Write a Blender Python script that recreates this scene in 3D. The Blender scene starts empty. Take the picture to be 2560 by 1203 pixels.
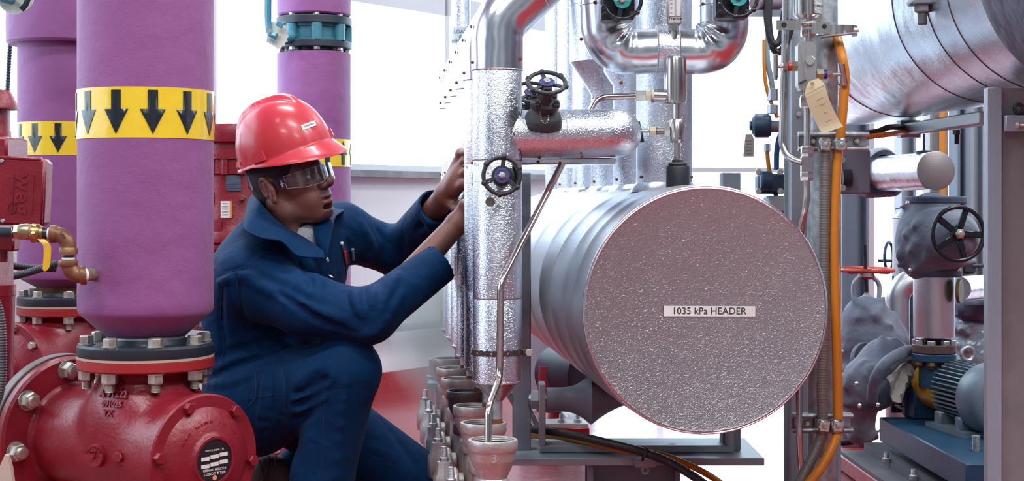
import bpy, math, random
import numpy as np
from mathutils import Vector, Matrix
random.seed(7); np.random.seed(7)
R = math.radians
SC = bpy.context.scene
COL = SC.collection
# ---------------------------------------------------------------- camera, sky, fill light, exposure
FPX, V0, CH = 3800.0, 505.0, 1.05          # focal length in pixels, horizon row, camera height
cam_d = bpy.data.cameras.new('camera'); cam = bpy.data.objects.new('camera', cam_d); COL.objects.link(cam)
cam.location = (0, 0, CH); cam.rotation_euler = (R(90), 0, 0)
cam_d.sensor_width = 36; cam_d.lens = 36 * FPX / 2560; cam_d.shift_y = -(601.5 - V0) / 2560
cam_d.clip_start = 0.05; cam_d.clip_end = 100
SC.camera = cam
world = bpy.data.worlds.new('sky'); SC.world = world; world.use_nodes = True
bg = world.node_tree.nodes['Background']; bg.inputs[0].default_value = (0.70, 0.86, 1.0, 1); bg.inputs[1].default_value = 5.4
SC.view_settings.view_transform = 'Standard'; SC.view_settings.look = 'None'
SC.view_settings.exposure = 0.0; SC.view_settings.gamma = 1.0; SC.view_settings.use_curve_mapping = False
FILL_W = 66.0                               # each added ceiling fill panel (built with its housing below)
SC.cycles.max_bounces = 8; SC.cycles.diffuse_bounces = 3; SC.cycles.glossy_bounces = 4
SC.cycles.transparent_max_bounces = 12; SC.cycles.sample_clamp_indirect = 6.0
SC.cycles.caustics_reflective = False; SC.cycles.caustics_refractive = False
SC.cycles.volume_bounces = 0; SC.cycles.volume_step_rate = 4

# ---------------------------------------------------------------- helpers
def P(u, v, d): return Vector(((u - 1280) / FPX * d, d, CH - (v - V0) / FPX * d))
def Z(v, d): return CH - (v - V0) / FPX * d
def X(u, d): return (u - 1280) / FPX * d
def S(n, d): return n * d / FPX
AX = Vector((-0.098, 1, 0)).normalized()    # plant axis (away from the viewer)
BX = Vector((AX.y, -AX.x, 0))               # plant axis to the right
UP = Vector((0, 0, 1))
OFF = {}
def frame(axis, hint=None):
    z = Vector(axis).normalized()
    h = Vector(hint) if hint is not None else (UP if abs(z.z) < 0.95 else Vector((0, 1, 0)))
    x = h.cross(z)
    if x.length < 1e-6: x = Vector((1, 0, 0)).cross(z)
    x.normalize(); y = z.cross(x)
    return x, y, z
def rot(axis, hint=None):
    x, y, z = frame(axis, hint)
    return Matrix((x, y, z)).transposed()
def link(o, parent=None):
    COL.objects.link(o)
    if parent is not None:
        o.parent = parent; OFF[o.name] = OFF[parent.name]
    else: OFF[o.name] = Vector((0, 0, 0))
    return o
def tag(o, label=None, cat=None, group=None, kind=None):
    if label: o['label'] = label
    if cat: o['category'] = cat
    if group: o['group'] = group
    if kind: o['kind'] = kind
    return o
def thing(name, label, cat, loc=(0, 0, 0), group=None):
    o = bpy.data.objects.new(name, None); COL.objects.link(o); o.location = loc; o.empty_display_size = 0.05
    OFF[o.name] = Vector(loc)
    return tag(o, label, cat, group)
def mk(name, mesh, mat, parent=None, ang=38):
    if mat is not None:
        mesh.materials.clear(); mesh.materials.append(mat)
    if ang is not None and len(mesh.polygons):
        mesh.polygons.foreach_set('use_smooth', [True] * len(mesh.polygons))
        try: mesh.set_sharp_from_angle(angle=R(ang))
        except Exception: pass
    return link(bpy.data.objects.new(name, mesh), parent)
class MB:
    def __init__(s): s.v = []; s.f = []
    def add(s, vs, fs):
        n = len(s.v); s.v += [Vector(p) for p in vs]; s.f += [tuple(i + n for i in f) for f in fs]; return s
    def box(s, c, size, M=None, bev=0.0):
        c = Vector(c); h = [a / 2 for a in size]
        if bev <= 0:
            vs = [Vector((x * h[0], y * h[1], z * h[2])) for x in (-1, 1) for y in (-1, 1) for z in (-1, 1)]
            fs = [(0, 1, 3, 2), (4, 6, 7, 5), (0, 4, 5, 1), (2, 3, 7, 6), (0, 2, 6, 4), (1, 5, 7, 3)]
        else:
            b = min(bev, min(h) * 0.95); vs = []; idx = {}
            for x in (-1, 1):
                for y in (-1, 1):
                    for z in (-1, 1):
                        for a in range(3):
                            q = [x * (h[0] - b), y * (h[1] - b), z * (h[2] - b)]
                            q[a] = (x, y, z)[a] * h[a]; idx[(x, y, z, a)] = len(vs); vs.append(Vector(q))
            fs = []
            for a in range(3):
                o1, o2 = [k for k in range(3) if k != a]
                for sg in (-1, 1):
                    ring = []
                    for p, q in ((-1, -1), (1, -1), (1, 1), (-1, 1)):
                        t = [0, 0, 0]; t[a] = sg; t[o1] = p; t[o2] = q; ring.append(idx[tuple(t) + (a,)])
                    flip = (sg < 0) ^ (a == 1)
                    fs.append(tuple(ring[::-1] if flip else ring))
            for a in range(3):            # edges along axis a
                o1, o2 = [k for k in range(3) if k != a]
                for p in (-1, 1):
                    for q in (-1, 1):
                        def g(e, ax):
                            t = [0, 0, 0]; t[a] = e; t[o1] = p; t[o2] = q; return idx[tuple(t) + (ax,)]
                        f = (g(-1, o1), g(1, o1), g(1, o2), g(-1, o2))
                        flip = (p * q > 0) ^ (a == 1)
                        fs.append(f[::-1] if flip else f)
            for x in (-1, 1):
                for y in (-1, 1):
                    for z in (-1, 1):
                        f = tuple(idx[(x, y, z, a)] for a in range(3)); fs.append(f if x * y * z > 0 else f[::-1])
        if M is not None: vs = [M @ p for p in vs]
        return s.add([p + c for p in vs], fs)
    def lathe(s, o, axis, prof, n=32, hint=None, a0=0.0, phase=0.0):
        x, y, z = frame(axis, hint); o = Vector(o); rings = []; vs = []; fs = []
        for r, t in prof:
            if r < 1e-7: rings.append([len(vs)]); vs.append(o + z * t)
            else:
                rings.append(list(range(len(vs), len(vs) + n)))
                vs += [o + z * t + (x * math.cos(phase + 2 * math.pi * k / n) + y * math.sin(phase + 2 * math.pi * k / n)) * r for k in range(n)]
        for A, B in zip(rings, rings[1:]):
            if len(A) == 1 and len(B) == 1: continue
            for k in range(n):
                k2 = (k + 1) % n
                if len(A) == 1: fs.append((A[0], B[k2], B[k]))
                elif len(B) == 1: fs.append((A[k], A[k2], B[0]))
                else: fs.append((A[k], A[k2], B[k2], B[k]))
        return s.add(vs, fs)
    def cyl(s, p0, p1, r0, r1=None, n=24, bev=0.0, hint=None, phase=0.0):
        p0 = Vector(p0); p1 = Vector(p1); L = (p1 - p0).length; r1 = r0 if r1 is None else r1
        if bev > 0: pr = [(0, 0), (r0 - bev, 0), (r0, bev), (r1, L - bev), (r1 - bev, L), (0, L)]
        else: pr = [(0, 0), (r0, 0), (r1, L), (0, L)]
        return s.lathe(p0, p1 - p0, pr, n, hint, phase=phase)
    def ring(s, p0, p1, ro, ri, n=32, bev=0.0, hint=None):
        p0 = Vector(p0); p1 = Vector(p1); L = (p1 - p0).length; b = bev
        pr = [(ri, 0), (ro - b, 0), (ro, b), (ro, L - b), (ro - b, L), (ri, L), (ri, 0)] if b > 0 else [(ri, 0), (ro, 0), (ro, L), (ri, L), (ri, 0)]
        return s.lathe(p0, p1 - p0, pr, n, hint)
    def tube(s, pts, r, n=12, caps=True, closed=False, hint=None, flat=1.0):
        pts = [Vector(p) for p in pts]; N = len(pts); rr = r if isinstance(r, (list, tuple)) else [r] * N
        T = []
        for i in range(N):
            a = pts[(i - 1) % N] if (i > 0 or closed) else pts[i]; b = pts[(i + 1) % N] if (i < N - 1 or closed) else pts[i]
            T.append((b - a).normalized())
        x, y, z = frame(T[0], hint); vs = []; fs = []
        for i in range(N):
            if i: x = (x - T[i] * x.dot(T[i])).normalized()
            y = T[i].cross(x)
            vs += [pts[i] + (x * math.cos(2 * math.pi * k / n) * flat + y * math.sin(2 * math.pi * k / n)) * rr[i] for k in range(n)]
        for i in range(N if closed else N - 1):
            j = (i + 1) % N
            for k in range(n):
                k2 = (k + 1) % n; fs.append((i * n + k, i * n + k2, j * n + k2, j * n + k))
        if caps and not closed:
            fs.append(tuple(range(n))[::-1]); fs.append(tuple((N - 1) * n + k for k in range(n)))
        return s.add(vs, fs)
    def torus(s, c, axis, Rr, r, n=36, m=10, a0=0, a1=360, flat=1.0):
        x, y, z = frame(axis); c = Vector(c); full = abs(a1 - a0) >= 360
        K = n if full else n + 1
        pts = [c + (x * math.cos(R(a0 + (a1 - a0) * k / n)) + y * math.sin(R(a0 + (a1 - a0) * k / n))) * Rr for k in range(K)]
        return s.tube(pts, r, m, closed=full, hint=z, flat=flat)
    def sphere(s, c, r, n=16, m=10, M=None):
        r = r if isinstance(r, (list, tuple)) else (r, r, r); c = Vector(c); vs = []; fs = []
        vs.append(Vector((0, 0, r[2])))
        for i in range(1, m):
            t = math.pi * i / m
            vs += [Vector((r[0] * math.sin(t) * math.cos(2 * math.pi * k / n), r[1] * math.sin(t) * math.sin(2 * math.pi * k / n), r[2] * math.cos(t))) for k in range(n)]
        vs.append(Vector((0, 0, -r[2])))
        for k in range(n):
            k2 = (k + 1) % n; fs.append((0, 1 + k, 1 + k2)); e = len(vs) - 1; b = 1 + (m - 2) * n; fs.append((e, b + k2, b + k))
            for i in range(m - 2):
                a = 1 + i * n; fs.append((a + k, a + n + k, a + n + k2, a + k2))
        if M is not None: vs = [M @ p for p in vs]
        return s.add([p + c for p in vs], fs)
    def prism(s, poly, o, ex, ey, h, ez=None):
        o = Vector(o); ex = Vector(ex); ey = Vector(ey); ez = Vector(ez) if ez is not None else ex.cross(ey); n = len(poly)
        a = [o + ex * p[0] + ey * p[1] for p in poly]
        fs = [tuple(range(n))[::-1], tuple(range(n, 2 * n))] + [(k, (k + 1) % n, n + (k + 1) % n, n + k) for k in range(n)]
        return s.add(a + [p + ez * h for p in a], fs)
    def sheet(s, grid, th=0.0):
        """grid of points (rows of equal length); th gives a thickness along the normal"""
        nr, nc = len(grid), len(grid[0]); g = [[Vector(p) for p in row] for row in grid]
        fs = [(i * nc + j, i * nc + j + 1, (i + 1) * nc + j + 1, (i + 1) * nc + j) for i in range(nr - 1) for j in range(nc - 1)]
        vs = [p for row in g for p in row]
        if th:
            N = []
            for i in range(nr):
                for j in range(nc):
                    a = g[min(i + 1, nr - 1)][j] - g[max(i - 1, 0)][j]; b = g[i][min(j + 1, nc - 1)] - g[i][max(j - 1, 0)]
                    N.append(a.cross(b).normalized())
            m = len(vs); vs2 = [p - n_ * th for p, n_ in zip(vs, N)]
            fs2 = [tuple(m + k for k in f[::-1]) for f in fs]; vs = vs + vs2; fs = fs + fs2
            bd = [j for j in range(nc)] + [i * nc + nc - 1 for i in range(1, nr)] + [(nr - 1) * nc + j for j in range(nc - 2, -1, -1)] + [i * nc for i in range(nr - 2, 0, -1)]
            for a, b in zip(bd, bd[1:] + bd[:1]): fs.append((b, a, m + a, m + b))
        return s.add(vs, fs)
    def mesh(s, name, off=None):
        m = bpy.data.meshes.new(name); o = off if off is not None else Vector((0, 0, 0))
        m.from_pydata([tuple(p - o) for p in s.v], [], s.f); m.validate(); m.update(); return m
    def build(s, name, mat, parent=None, ang=38, label=None):
        o = mk(name, s.mesh(name, OFF[parent.name] if parent is not None else None), mat, parent, ang)
        if label: o['label'] = label
        return o
    def solo(s, name, mat, base, label, cat, group=None, kind=None, ang=38):
        """a thing that is one mesh, its origin at base"""
        base = Vector(base); o = mk(name, s.mesh(name, base), mat, None, ang); o.location = base; OFF[o.name] = base
        return tag(o, label, cat, group, kind)
def inst(name, mesh, parent, pos, M=None):
    o = bpy.data.objects.new(name, mesh); link(o, parent); off = OFF[parent.name] if parent is not None else Vector((0, 0, 0))
    T = Matrix.Translation(Vector(pos) - off)
    o.matrix_local = T @ (M.to_4x4() if M is not None else Matrix.Identity(4)); return o
def fillet(pts, r, n=8):
    pts = [Vector(p) for p in pts]; out = [pts[0]]; rs = r if isinstance(r, (list, tuple)) else [r] * (len(pts) - 2)
    for i in range(1, len(pts) - 1):
        a, b, c = pts[i - 1], pts[i], pts[i + 1]; d0 = (a - b).normalized(); d1 = (c - b).normalized()
        th = d0.angle(d1); t = min(rs[i - 1] / math.tan(th / 2), 0.49 * (a - b).length if i > 1 else 0.98 * (a - b).length, 0.98 * (c - b).length if i == len(pts) - 2 else 0.49 * (c - b).length)
        rr = t * math.tan(th / 2); cen = b + (d0 + d1).normalized() * (rr / math.sin(th / 2))
        v0 = b + d0 * t - cen; v1 = b + d1 * t - cen; an = v0.angle(v1); ax = v0.cross(v1).normalized()
        for k in range(n + 1): out.append(cen + Matrix.Rotation(an * k / n, 3, ax) @ v0)
    out.append(pts[-1]); return out
def spline(pts, n=8):
    pts = [Vector(p) for p in pts]; out = []; Q = [pts[0] * 2 - pts[1]] + pts + [pts[-1] * 2 - pts[-2]]
    for i in range(1, len(Q) - 2):
        for k in range(n):
            t = k / n; a, b, c, d = Q[i - 1:i + 3]
            out.append(0.5 * ((2 * b) + (c - a) * t + (2 * a - 5 * b + 4 * c - d) * t * t + (3 * b - a - 3 * c + d) * t ** 3))
    out.append(pts[-1]); return out
_txt = {}
def text_mesh(body, size, ext=0.0, bold=0.0, spacing=1.0):
    key = (body, size, ext, bold, spacing)
    if key in _txt: return _txt[key]
    c = bpy.data.curves.new('lettering', 'FONT'); c.body = body; c.size = size; c.extrude = ext; c.offset = bold; c.resolution_u = 3
    c.align_x = 'CENTER'; c.align_y = 'CENTER'; c.space_character = spacing
    o = bpy.data.objects.new('lettering', c); COL.objects.link(o)
    bpy.context.view_layer.update()
    m = bpy.data.meshes.new_from_object(o.evaluated_get(bpy.context.evaluated_depsgraph_get())); bpy.data.objects.remove(o); bpy.data.curves.remove(c)
    _txt[key] = m; return m
def letter(name, body, size, mat, parent, pos, right, up, ext=0.0003, bold=0.0, spacing=1.0, label=None):
    m = text_mesh(body, size, ext, bold, spacing).copy(); m.materials.clear(); m.materials.append(mat)
    x = Vector(right).normalized(); y = Vector(up).normalized(); z = x.cross(y)
    o = inst(name, m, parent, pos, Matrix((x, y, z)).transposed())
    if label: o['label'] = label
    return o
# ---- implicit surfaces on a tensor grid, meshed by surface nets
class SDF:
    def __init__(s, xs, ys, zs):
        s.x = np.asarray(xs, np.float32); s.y = np.asarray(ys, np.float32); s.z = np.asarray(zs, np.float32)
        s.d = np.full((len(s.x), len(s.y), len(s.z)), 0.3, np.float32)
    def sl(s, lo, hi):
        r = []
        for a, l, h in zip((s.x, s.y, s.z), lo, hi): r.append(slice(max(0, int(np.searchsorted(a, l)) - 1), min(len(a), int(np.searchsorted(a, h)) + 1)))
        return tuple(r)
    def pts(s, q): return s.x[q[0]][:, None, None], s.y[q[1]][None, :, None], s.z[q[2]][None, None, :]
    def add(s, fn, lo, hi, k=0.02, sub=False, m=0.04):
        q = s.sl([a - m - k for a in lo], [a + m + k for a in hi])
        if any(a.start >= a.stop for a in q): return s
        x, y, z = s.pts(q); v = fn(x, y, z).astype(np.float32); d = s.d[q]
        if sub: d = -d
        if k > 0:
            h = np.maximum(k - np.abs(d - v), 0) / k; r = np.minimum(d, v) - h * h * k * 0.25
        else: r = np.minimum(d, v)
        if sub:
            v = -v; d0 = s.d[q]
            h = np.maximum(k - np.abs(d0 - v), 0) / max(k, 1e-6); r = np.maximum(d0, v) + h * h * k * 0.25 if k > 0 else np.maximum(d0, v)
        s.d[q] = r; return s
    def cone(s, a, b, ra, rb, k=0.02, sub=False, sq=None):
        a = np.array(a, float); b = np.array(b, float); ba = b - a; L2 = max(ba @ ba, 1e-9); r = max(ra, rb)
        if sq is not None: n = np.array(sq[0], float); n /= np.linalg.norm(n); f = sq[1]
        def fn(x, y, z):
            px, py, pz = x - a[0], y - a[1], z - a[2]
            t = np.clip((px * ba[0] + py * ba[1] + pz * ba[2]) / L2, 0, 1)
            qx, qy, qz = px - t * ba[0], py - t * ba[1], pz - t * ba[2]
            if sq is not None:
                c = qx * n[0] + qy * n[1] + qz * n[2]; c = c * (1 / f - 1); qx = qx + c * n[0]; qy = qy + c * n[1]; qz = qz + c * n[2]
            return np.sqrt(qx * qx + qy * qy + qz * qz) - (ra + t * (rb - ra))
        rr = r * (max(1, sq[1]) if sq is not None else 1)
        return s.add(fn, np.minimum(a, b) - rr, np.maximum(a, b) + rr, k, sub)
    def ell(s, c, r, M=None, k=0.02, sub=False):
        c = np.array(c, float); r = np.array(r, float); A = np.array(M if M is not None else np.eye(3), float)   # columns: local axes
        def fn(x, y, z):
            px, py, pz = x - c[0], y - c[1], z - c[2]; k0 = 0; k1 = 0
            for i in range(3):
                e = (px * A[0, i] + py * A[1, i] + pz * A[2, i]) / r[i]; k0 = k0 + e * e; k1 = k1 + (e / r[i]) ** 2
            k0 = np.sqrt(k0); k1 = np.sqrt(k1) + 1e-6; return k0 * (k0 - 1) / k1
        m = r.max(); return s.add(fn, c - m, c + m, k, sub)
    def box(s, c, h, M=None, rad=0.01, k=0.02, sub=False):
        c = np.array(c, float); A = np.array(M if M is not None else np.eye(3), float)
        def fn(x, y, z):
            px, py, pz = x - c[0], y - c[1], z - c[2]; o = 0; mx = None
            for i in range(3):
                e = np.abs(px * A[0, i] + py * A[1, i] + pz * A[2, i]) - (h[i] - rad); o = o + np.maximum(e, 0) ** 2; mx = e if mx is None else np.maximum(mx, e)
            return np.sqrt(o) + np.minimum(mx, 0) - rad
        m = np.linalg.norm(h); return s.add(fn, c - m, c + m, k, sub)
    def mesh(s, name, off=None):
        d = s.d; ins = d < 0; nx, ny, nz = d.shape
        act = np.zeros((nx - 1, ny - 1, nz - 1), np.uint8); al = np.ones_like(act, bool)
        for i in (0, 1):
            for j in (0, 1):
                for k in (0, 1):
                    c = ins[i:nx - 1 + i, j:ny - 1 + j, k:nz - 1 + k]; act |= c; al &= c
        cell = np.argwhere((act > 0) & ~al); idx = np.full(act.shape, -1, np.int64); idx[tuple(cell.T)] = np.arange(len(cell))
        acc = np.zeros((len(cell), 3)); cnt = np.zeros(len(cell)); C = [s.x, s.y, s.z]
        for ax in range(3):
            o1, o2 = [a for a in range(3) if a != ax]
            for p in (0, 1):
                for q in (0, 1):
                    A = cell.copy(); A[:, o1] += p; A[:, o2] += q; B = A.copy(); B[:, ax] += 1
                    da = d[tuple(A.T)]; db = d[tuple(B.T)]; m = (da < 0) != (db < 0); t = np.where(m, da / np.where(m, da - db, 1), 0)
                    pos = np.stack([C[a][A[:, a]] for a in range(3)], 1).astype(float)
                    pos[:, ax] = C[ax][A[:, ax]] + t * (C[ax][B[:, ax]] - C[ax][A[:, ax]])
                    acc += pos * m[:, None]; cnt += m
        V = acc / np.maximum(cnt, 1)[:, None]; Fs = []
        for ax in range(3):
            o1, o2 = [a for a in range(3) if a != ax]
            a = [slice(None)] * 3; b = [slice(None)] * 3; a[ax] = slice(0, d.shape[ax] - 1); b[ax] = slice(1, d.shape[ax])
            for o in (o1, o2): a[o] = slice(1, d.shape[o] - 1); b[o] = slice(1, d.shape[o] - 1)
            ia = ins[tuple(a)]; ch = np.argwhere(ia != ins[tuple(b)])
            if not len(ch): continue
            fl = ia[tuple(ch.T)]; ch[:, o1] += 1; ch[:, o2] += 1
            def g(p, q):
                c = ch.copy(); c[:, o1] -= p; c[:, o2] -= q; return idx[tuple(c.T)]
            qd = np.stack([g(1, 1), g(0, 1), g(0, 0), g(1, 0)], 1); flip = ~fl if ax != 1 else fl
            qd[flip] = qd[flip][:, ::-1]; Fs.append(qd)
        Fq = np.concatenate(Fs); Fq = Fq[(Fq >= 0).all(1)]
        if off is not None: V = V - np.array(off)
        m = bpy.data.meshes.new(name); m.vertices.add(len(V)); m.vertices.foreach_set('co', V.astype(np.float32).ravel())
        m.loops.add(len(Fq) * 4); m.loops.foreach_set('vertex_index', Fq.ravel().astype(np.int32)); m.polygons.add(len(Fq))
        m.polygons.foreach_set('loop_start', np.arange(0, len(Fq) * 4, 4, dtype=np.int32)); m.update(calc_edges=True); m.validate(); return m
    def build(s, name, mat, parent=None, smooth=1):
        m = s.mesh(name, OFF[parent.name] if parent is not None else None)
        if smooth: relax(m, smooth)
        return mk(name, m, mat, parent, None if False else 60)
def relax(m, it=1):
    n = len(m.vertices); co = np.empty(n * 3, np.float32); m.vertices.foreach_get('co', co); co = co.reshape(-1, 3)
    e = np.empty(len(m.edges) * 2, np.int32); m.edges.foreach_get('vertices', e); e = e.reshape(-1, 2); deg = np.bincount(e.ravel(), minlength=n)[:, None]
    for w in [0.5, -0.52] * it:
        a = np.zeros_like(co)
        for c in range(3): a[:, c] = np.bincount(e[:, 0], co[e[:, 1], c], n) + np.bincount(e[:, 1], co[e[:, 0], c], n)
        co = co + w * (a / np.maximum(deg, 1) - co)
    m.vertices.foreach_set('co', co.ravel().astype(np.float32)); m.update()
# ---------------------------------------------------------------- materials
MATS = {}
def mat(name, col, rough=0.5, metal=0.0, bump=None, var=None, coat=0.0, sheen=0.0, spec=0.5, aniso=None, emit=None, alpha=None, spots=None, sss=0.0):
    """bump=(noise scale, distance, detail, stretch xyz); var=(scale, second colour, low, high)"""
    if name in MATS: return MATS[name]
    m = bpy.data.materials.new(name); m.use_nodes = True; nt = m.node_tree; b = nt.nodes['Principled BSDF']; L = nt.links; N = nt.nodes
    b.inputs['Base Color'].default_value = (*col, 1); b.inputs['Roughness'].default_value = rough; b.inputs['Metallic'].default_value = metal
    b.inputs['Coat Weight'].default_value = coat; b.inputs['Coat Roughness'].default_value = 0.12; b.inputs['Sheen Weight'].default_value = sheen
    b.inputs['Specular IOR Level'].default_value = spec
    if sss: b.inputs['Subsurface Weight'].default_value = sss; b.inputs['Subsurface Radius'].default_value = (0.012, 0.004, 0.002); b.inputs['Subsurface Scale'].default_value = 0.5
    if emit: b.inputs['Emission Color'].default_value = (*emit[0], 1); b.inputs['Emission Strength'].default_value = emit[1]
    tc = N.new('ShaderNodeTexCoord')
    def noise(sc, det, st=(1, 1, 1), dist=0.0):
        mp = N.new('ShaderNodeMapping'); mp.inputs['Scale'].default_value = st; L.new(tc.outputs['Object'], mp.inputs[0])
        n = N.new('ShaderNodeTexNoise'); n.inputs['Scale'].default_value = sc; n.inputs['Detail'].default_value = det; n.inputs['Distortion'].default_value = dist
        L.new(mp.outputs[0], n.inputs['Vector']); return n
    last = None
    if var:
        for vr in (var if isinstance(var, list) else [var]):
            n = noise(vr[0], 5, vr[4] if len(vr) > 4 else (1, 1, 1)); rp = N.new('ShaderNodeMapRange'); rp.inputs[1].default_value = vr[2]; rp.inputs[2].default_value = vr[3]
            L.new(n.outputs['Fac'], rp.inputs[0]); mx = N.new('ShaderNodeMix'); mx.data_type = 'RGBA'; L.new(rp.outputs[0], mx.inputs[0])
            mx.inputs[6].default_value = (*col, 1); mx.inputs[7].default_value = (*vr[1], 1)
            if last is not None: L.new(last, mx.inputs[6])
            last = mx.outputs[2]
        L.new(last, b.inputs['Base Color'])
    if bump:
        prev = None
        for bp in (bump if isinstance(bump, list) else [bump]):
            n = noise(bp[0], bp[2], bp[3] if len(bp) > 3 else (1, 1, 1), bp[4] if len(bp) > 4 else 0.0)
            bn = N.new('ShaderNodeBump'); bn.inputs['Strength'].default_value = 1.0; bn.inputs['Distance'].default_value = bp[1]
            L.new(n.outputs['Fac'], bn.inputs['Height'])
            if prev is not None: L.new(prev, bn.inputs['Normal'])
            prev = bn.outputs[0]
        L.new(prev, b.inputs['Normal'])
    MATS[name] = m; return m
PURPLE = mat('purple canvas lagging', (0.255, 0.074, 0.24), 0.62, bump=[(14, 0.006, 3), (420, 0.0012, 2, (1, 1, 1.6))], var=(3, (0.285, 0.085, 0.27), 0.4, 0.65), sheen=0.15)
REDP = mat('dark red gloss paint', (0.215, 0.009, 0.020), 0.33, bump=[(90, 0.0012, 3), (9, 0.003, 2)], var=(14, (0.26, 0.015, 0.030), 0.45, 0.7))
REDF = mat('bright red flange paint', (0.34, 0.018, 0.020), 0.42, bump=(60, 0.001, 3))
BLACKP = mat('blue black painted steel', (0.018, 0.024, 0.036), 0.42, bump=(60, 0.001, 3), var=(26, (0.20, 0.20, 0.2), 0.66, 0.74))
BOLT = mat('zinc plated bolt', (0.60, 0.57, 0.50), 0.38, 0.85, var=(60, (0.38, 0.34, 0.27), 0.5, 0.7))
YEL = mat('yellow vinyl tape', (0.86, 0.61, 0.03), 0.25, bump=(30, 0.0015, 2), coat=0.3)
BLK = mat('black print', (0.010, 0.014, 0.022), 0.28, bump=(30, 0.0015, 2), coat=0.3)
EMB = mat('stucco embossed aluminium', (0.74, 0.78, 0.84), 0.24, 1.0, bump=[(190, 0.0011, 1.0, (1, 1, 1.3), 1.3), (6, 0.003, 2)])
ALU = mat('smooth aluminium sheet', (0.74, 0.77, 0.82), 0.25, 1.0, bump=[(9, 0.006, 2), (3, 0.006, 1)], var=(8, (0.72, 0.72, 0.74), 0.45, 0.7))
ALUD = mat('dull aluminium sheet', (0.66, 0.66, 0.69), 0.34, 1.0, bump=[(260, 0.0006, 2), (4, 0.008, 2)])
CAP = mat('fine embossed end sheet', (0.50, 0.47, 0.48), 0.34, 1.0, bump=[(220, 0.00095, 1.0, (1, 1, 1.1), 1.3), (5, 0.003, 2)])
SSTEEL = mat('stainless steel', (0.62, 0.58, 0.55), 0.22, 1.0, bump=(40, 0.0006, 2, (1, 1, 0.1)))
GALV = mat('galvanised steel', (0.52, 0.54, 0.56), 0.42, 0.8, var=(45, (0.38, 0.40, 0.42), 0.42, 0.6), bump=(40, 0.001, 3))
GREYP = mat('blue grey machine paint', (0.27, 0.31, 0.37), 0.42, bump=(70, 0.0008, 3), var=(10, (0.31, 0.35, 0.41), 0.4, 0.7))
LGREYP = mat('light grey steel paint', (0.46, 0.50, 0.55), 0.45, bump=(50, 0.0008, 3))
TEAL = mat('teal valve paint', (0.05, 0.22, 0.28), 0.42, bump=(50, 0.001, 3), var=(22, (0.10, 0.09, 0.09), 0.66, 0.74))
BRASS = mat('aged brass', (0.50, 0.34, 0.14), 0.34, 0.9, var=(30, (0.30, 0.16, 0.08), 0.45, 0.65))
BRONZE = mat('brown oxidised iron fitting', (0.20, 0.085, 0.045), 0.42, 0.35, var=(24, (0.36, 0.20, 0.08), 0.48, 0.68), bump=(60, 0.0012, 3))
BLUPIPE = mat('blue black pipe', (0.03, 0.045, 0.065), 0.32, 0.4, bump=(40, 0.0006, 3))
PTFE = mat('white thread tape', (0.82, 0.78, 0.72), 0.55)
YHAND = mat('yellow valve lever', (0.72, 0.42, 0.02), 0.38, var=(40, (0.62, 0.45, 0.15), 0.6, 0.75))
RUST = mat('rusty steel', (0.22, 0.075, 0.03), 0.7, 0.2, var=(34, (0.08, 0.04, 0.03), 0.45, 0.65), bump=(60, 0.002, 4))
BLACKI = mat('black cast iron', (0.022, 0.022, 0.026), 0.48, bump=(70, 0.0012, 3))
BLACKG = mat('gloss black enamel', (0.012, 0.014, 0.02), 0.28)
NAVYPL = mat('violet blue name disc', (0.045, 0.045, 0.17), 0.4, var=(60, (0.10, 0.10, 0.24), 0.5, 0.7, (0.3, 1, 3)))
TEALPL = mat('teal name disc', (0.02, 0.30, 0.30), 0.35, var=(60, (0.55, 0.62, 0.62), 0.55, 0.6, (0.2, 1, 4)))
CHAIN = mat('bead chain', (0.75, 0.72, 0.65), 0.3, 1.0)
WHITE = mat('white label', (0.78, 0.76, 0.72), 0.5)
CREAM = mat('manila tag card', (0.72, 0.58, 0.36), 0.6, bump=(20, 0.001, 2))
INK = mat('dark ink', (0.03, 0.025, 0.03), 0.6)
ORANGE = mat('orange cable sheath', (0.80, 0.27, 0.02), 0.4, bump=(30, 0.0006, 2))
GREYCAB = mat('grey flexible conduit', (0.22, 0.20, 0.18), 0.42, 0.2)
BLACKR = mat('black rubber', (0.020, 0.022, 0.026), 0.45)
NIP = mat('grey malleable iron', (0.50, 0.46, 0.44), 0.40, 0.55, bump=(80, 0.0012, 3), var=(20, (0.40, 0.36, 0.34), 0.5, 0.7))
BLUEP = mat('deep blue pump paint', (0.012, 0.055, 0.11), 0.4, bump=(60, 0.001, 3))
MOTOR = mat('steel blue motor paint', (0.14, 0.19, 0.24), 0.38, bump=(60, 0.0006, 3))
YGUARD = mat('yellow guard paint', (0.62, 0.34, 0.02), 0.38)
JACK = mat('slate blue insulating jacket', (0.155, 0.18, 0.245), 0.7, bump=[(9, 0.02, 3), (300, 0.0006, 2)], var=(6, (0.20, 0.225, 0.29), 0.45, 0.65), sheen=0.2)
JACKIN = mat('pale jacket lining', (0.36, 0.33, 0.31), 0.8, bump=(14, 0.02, 3))
REDW = mat('red handwheel paint', (0.55, 0.05, 0.03), 0.4)
DKBLUE = mat('dark blue instrument housing', (0.02, 0.06, 0.12), 0.42)
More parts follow.
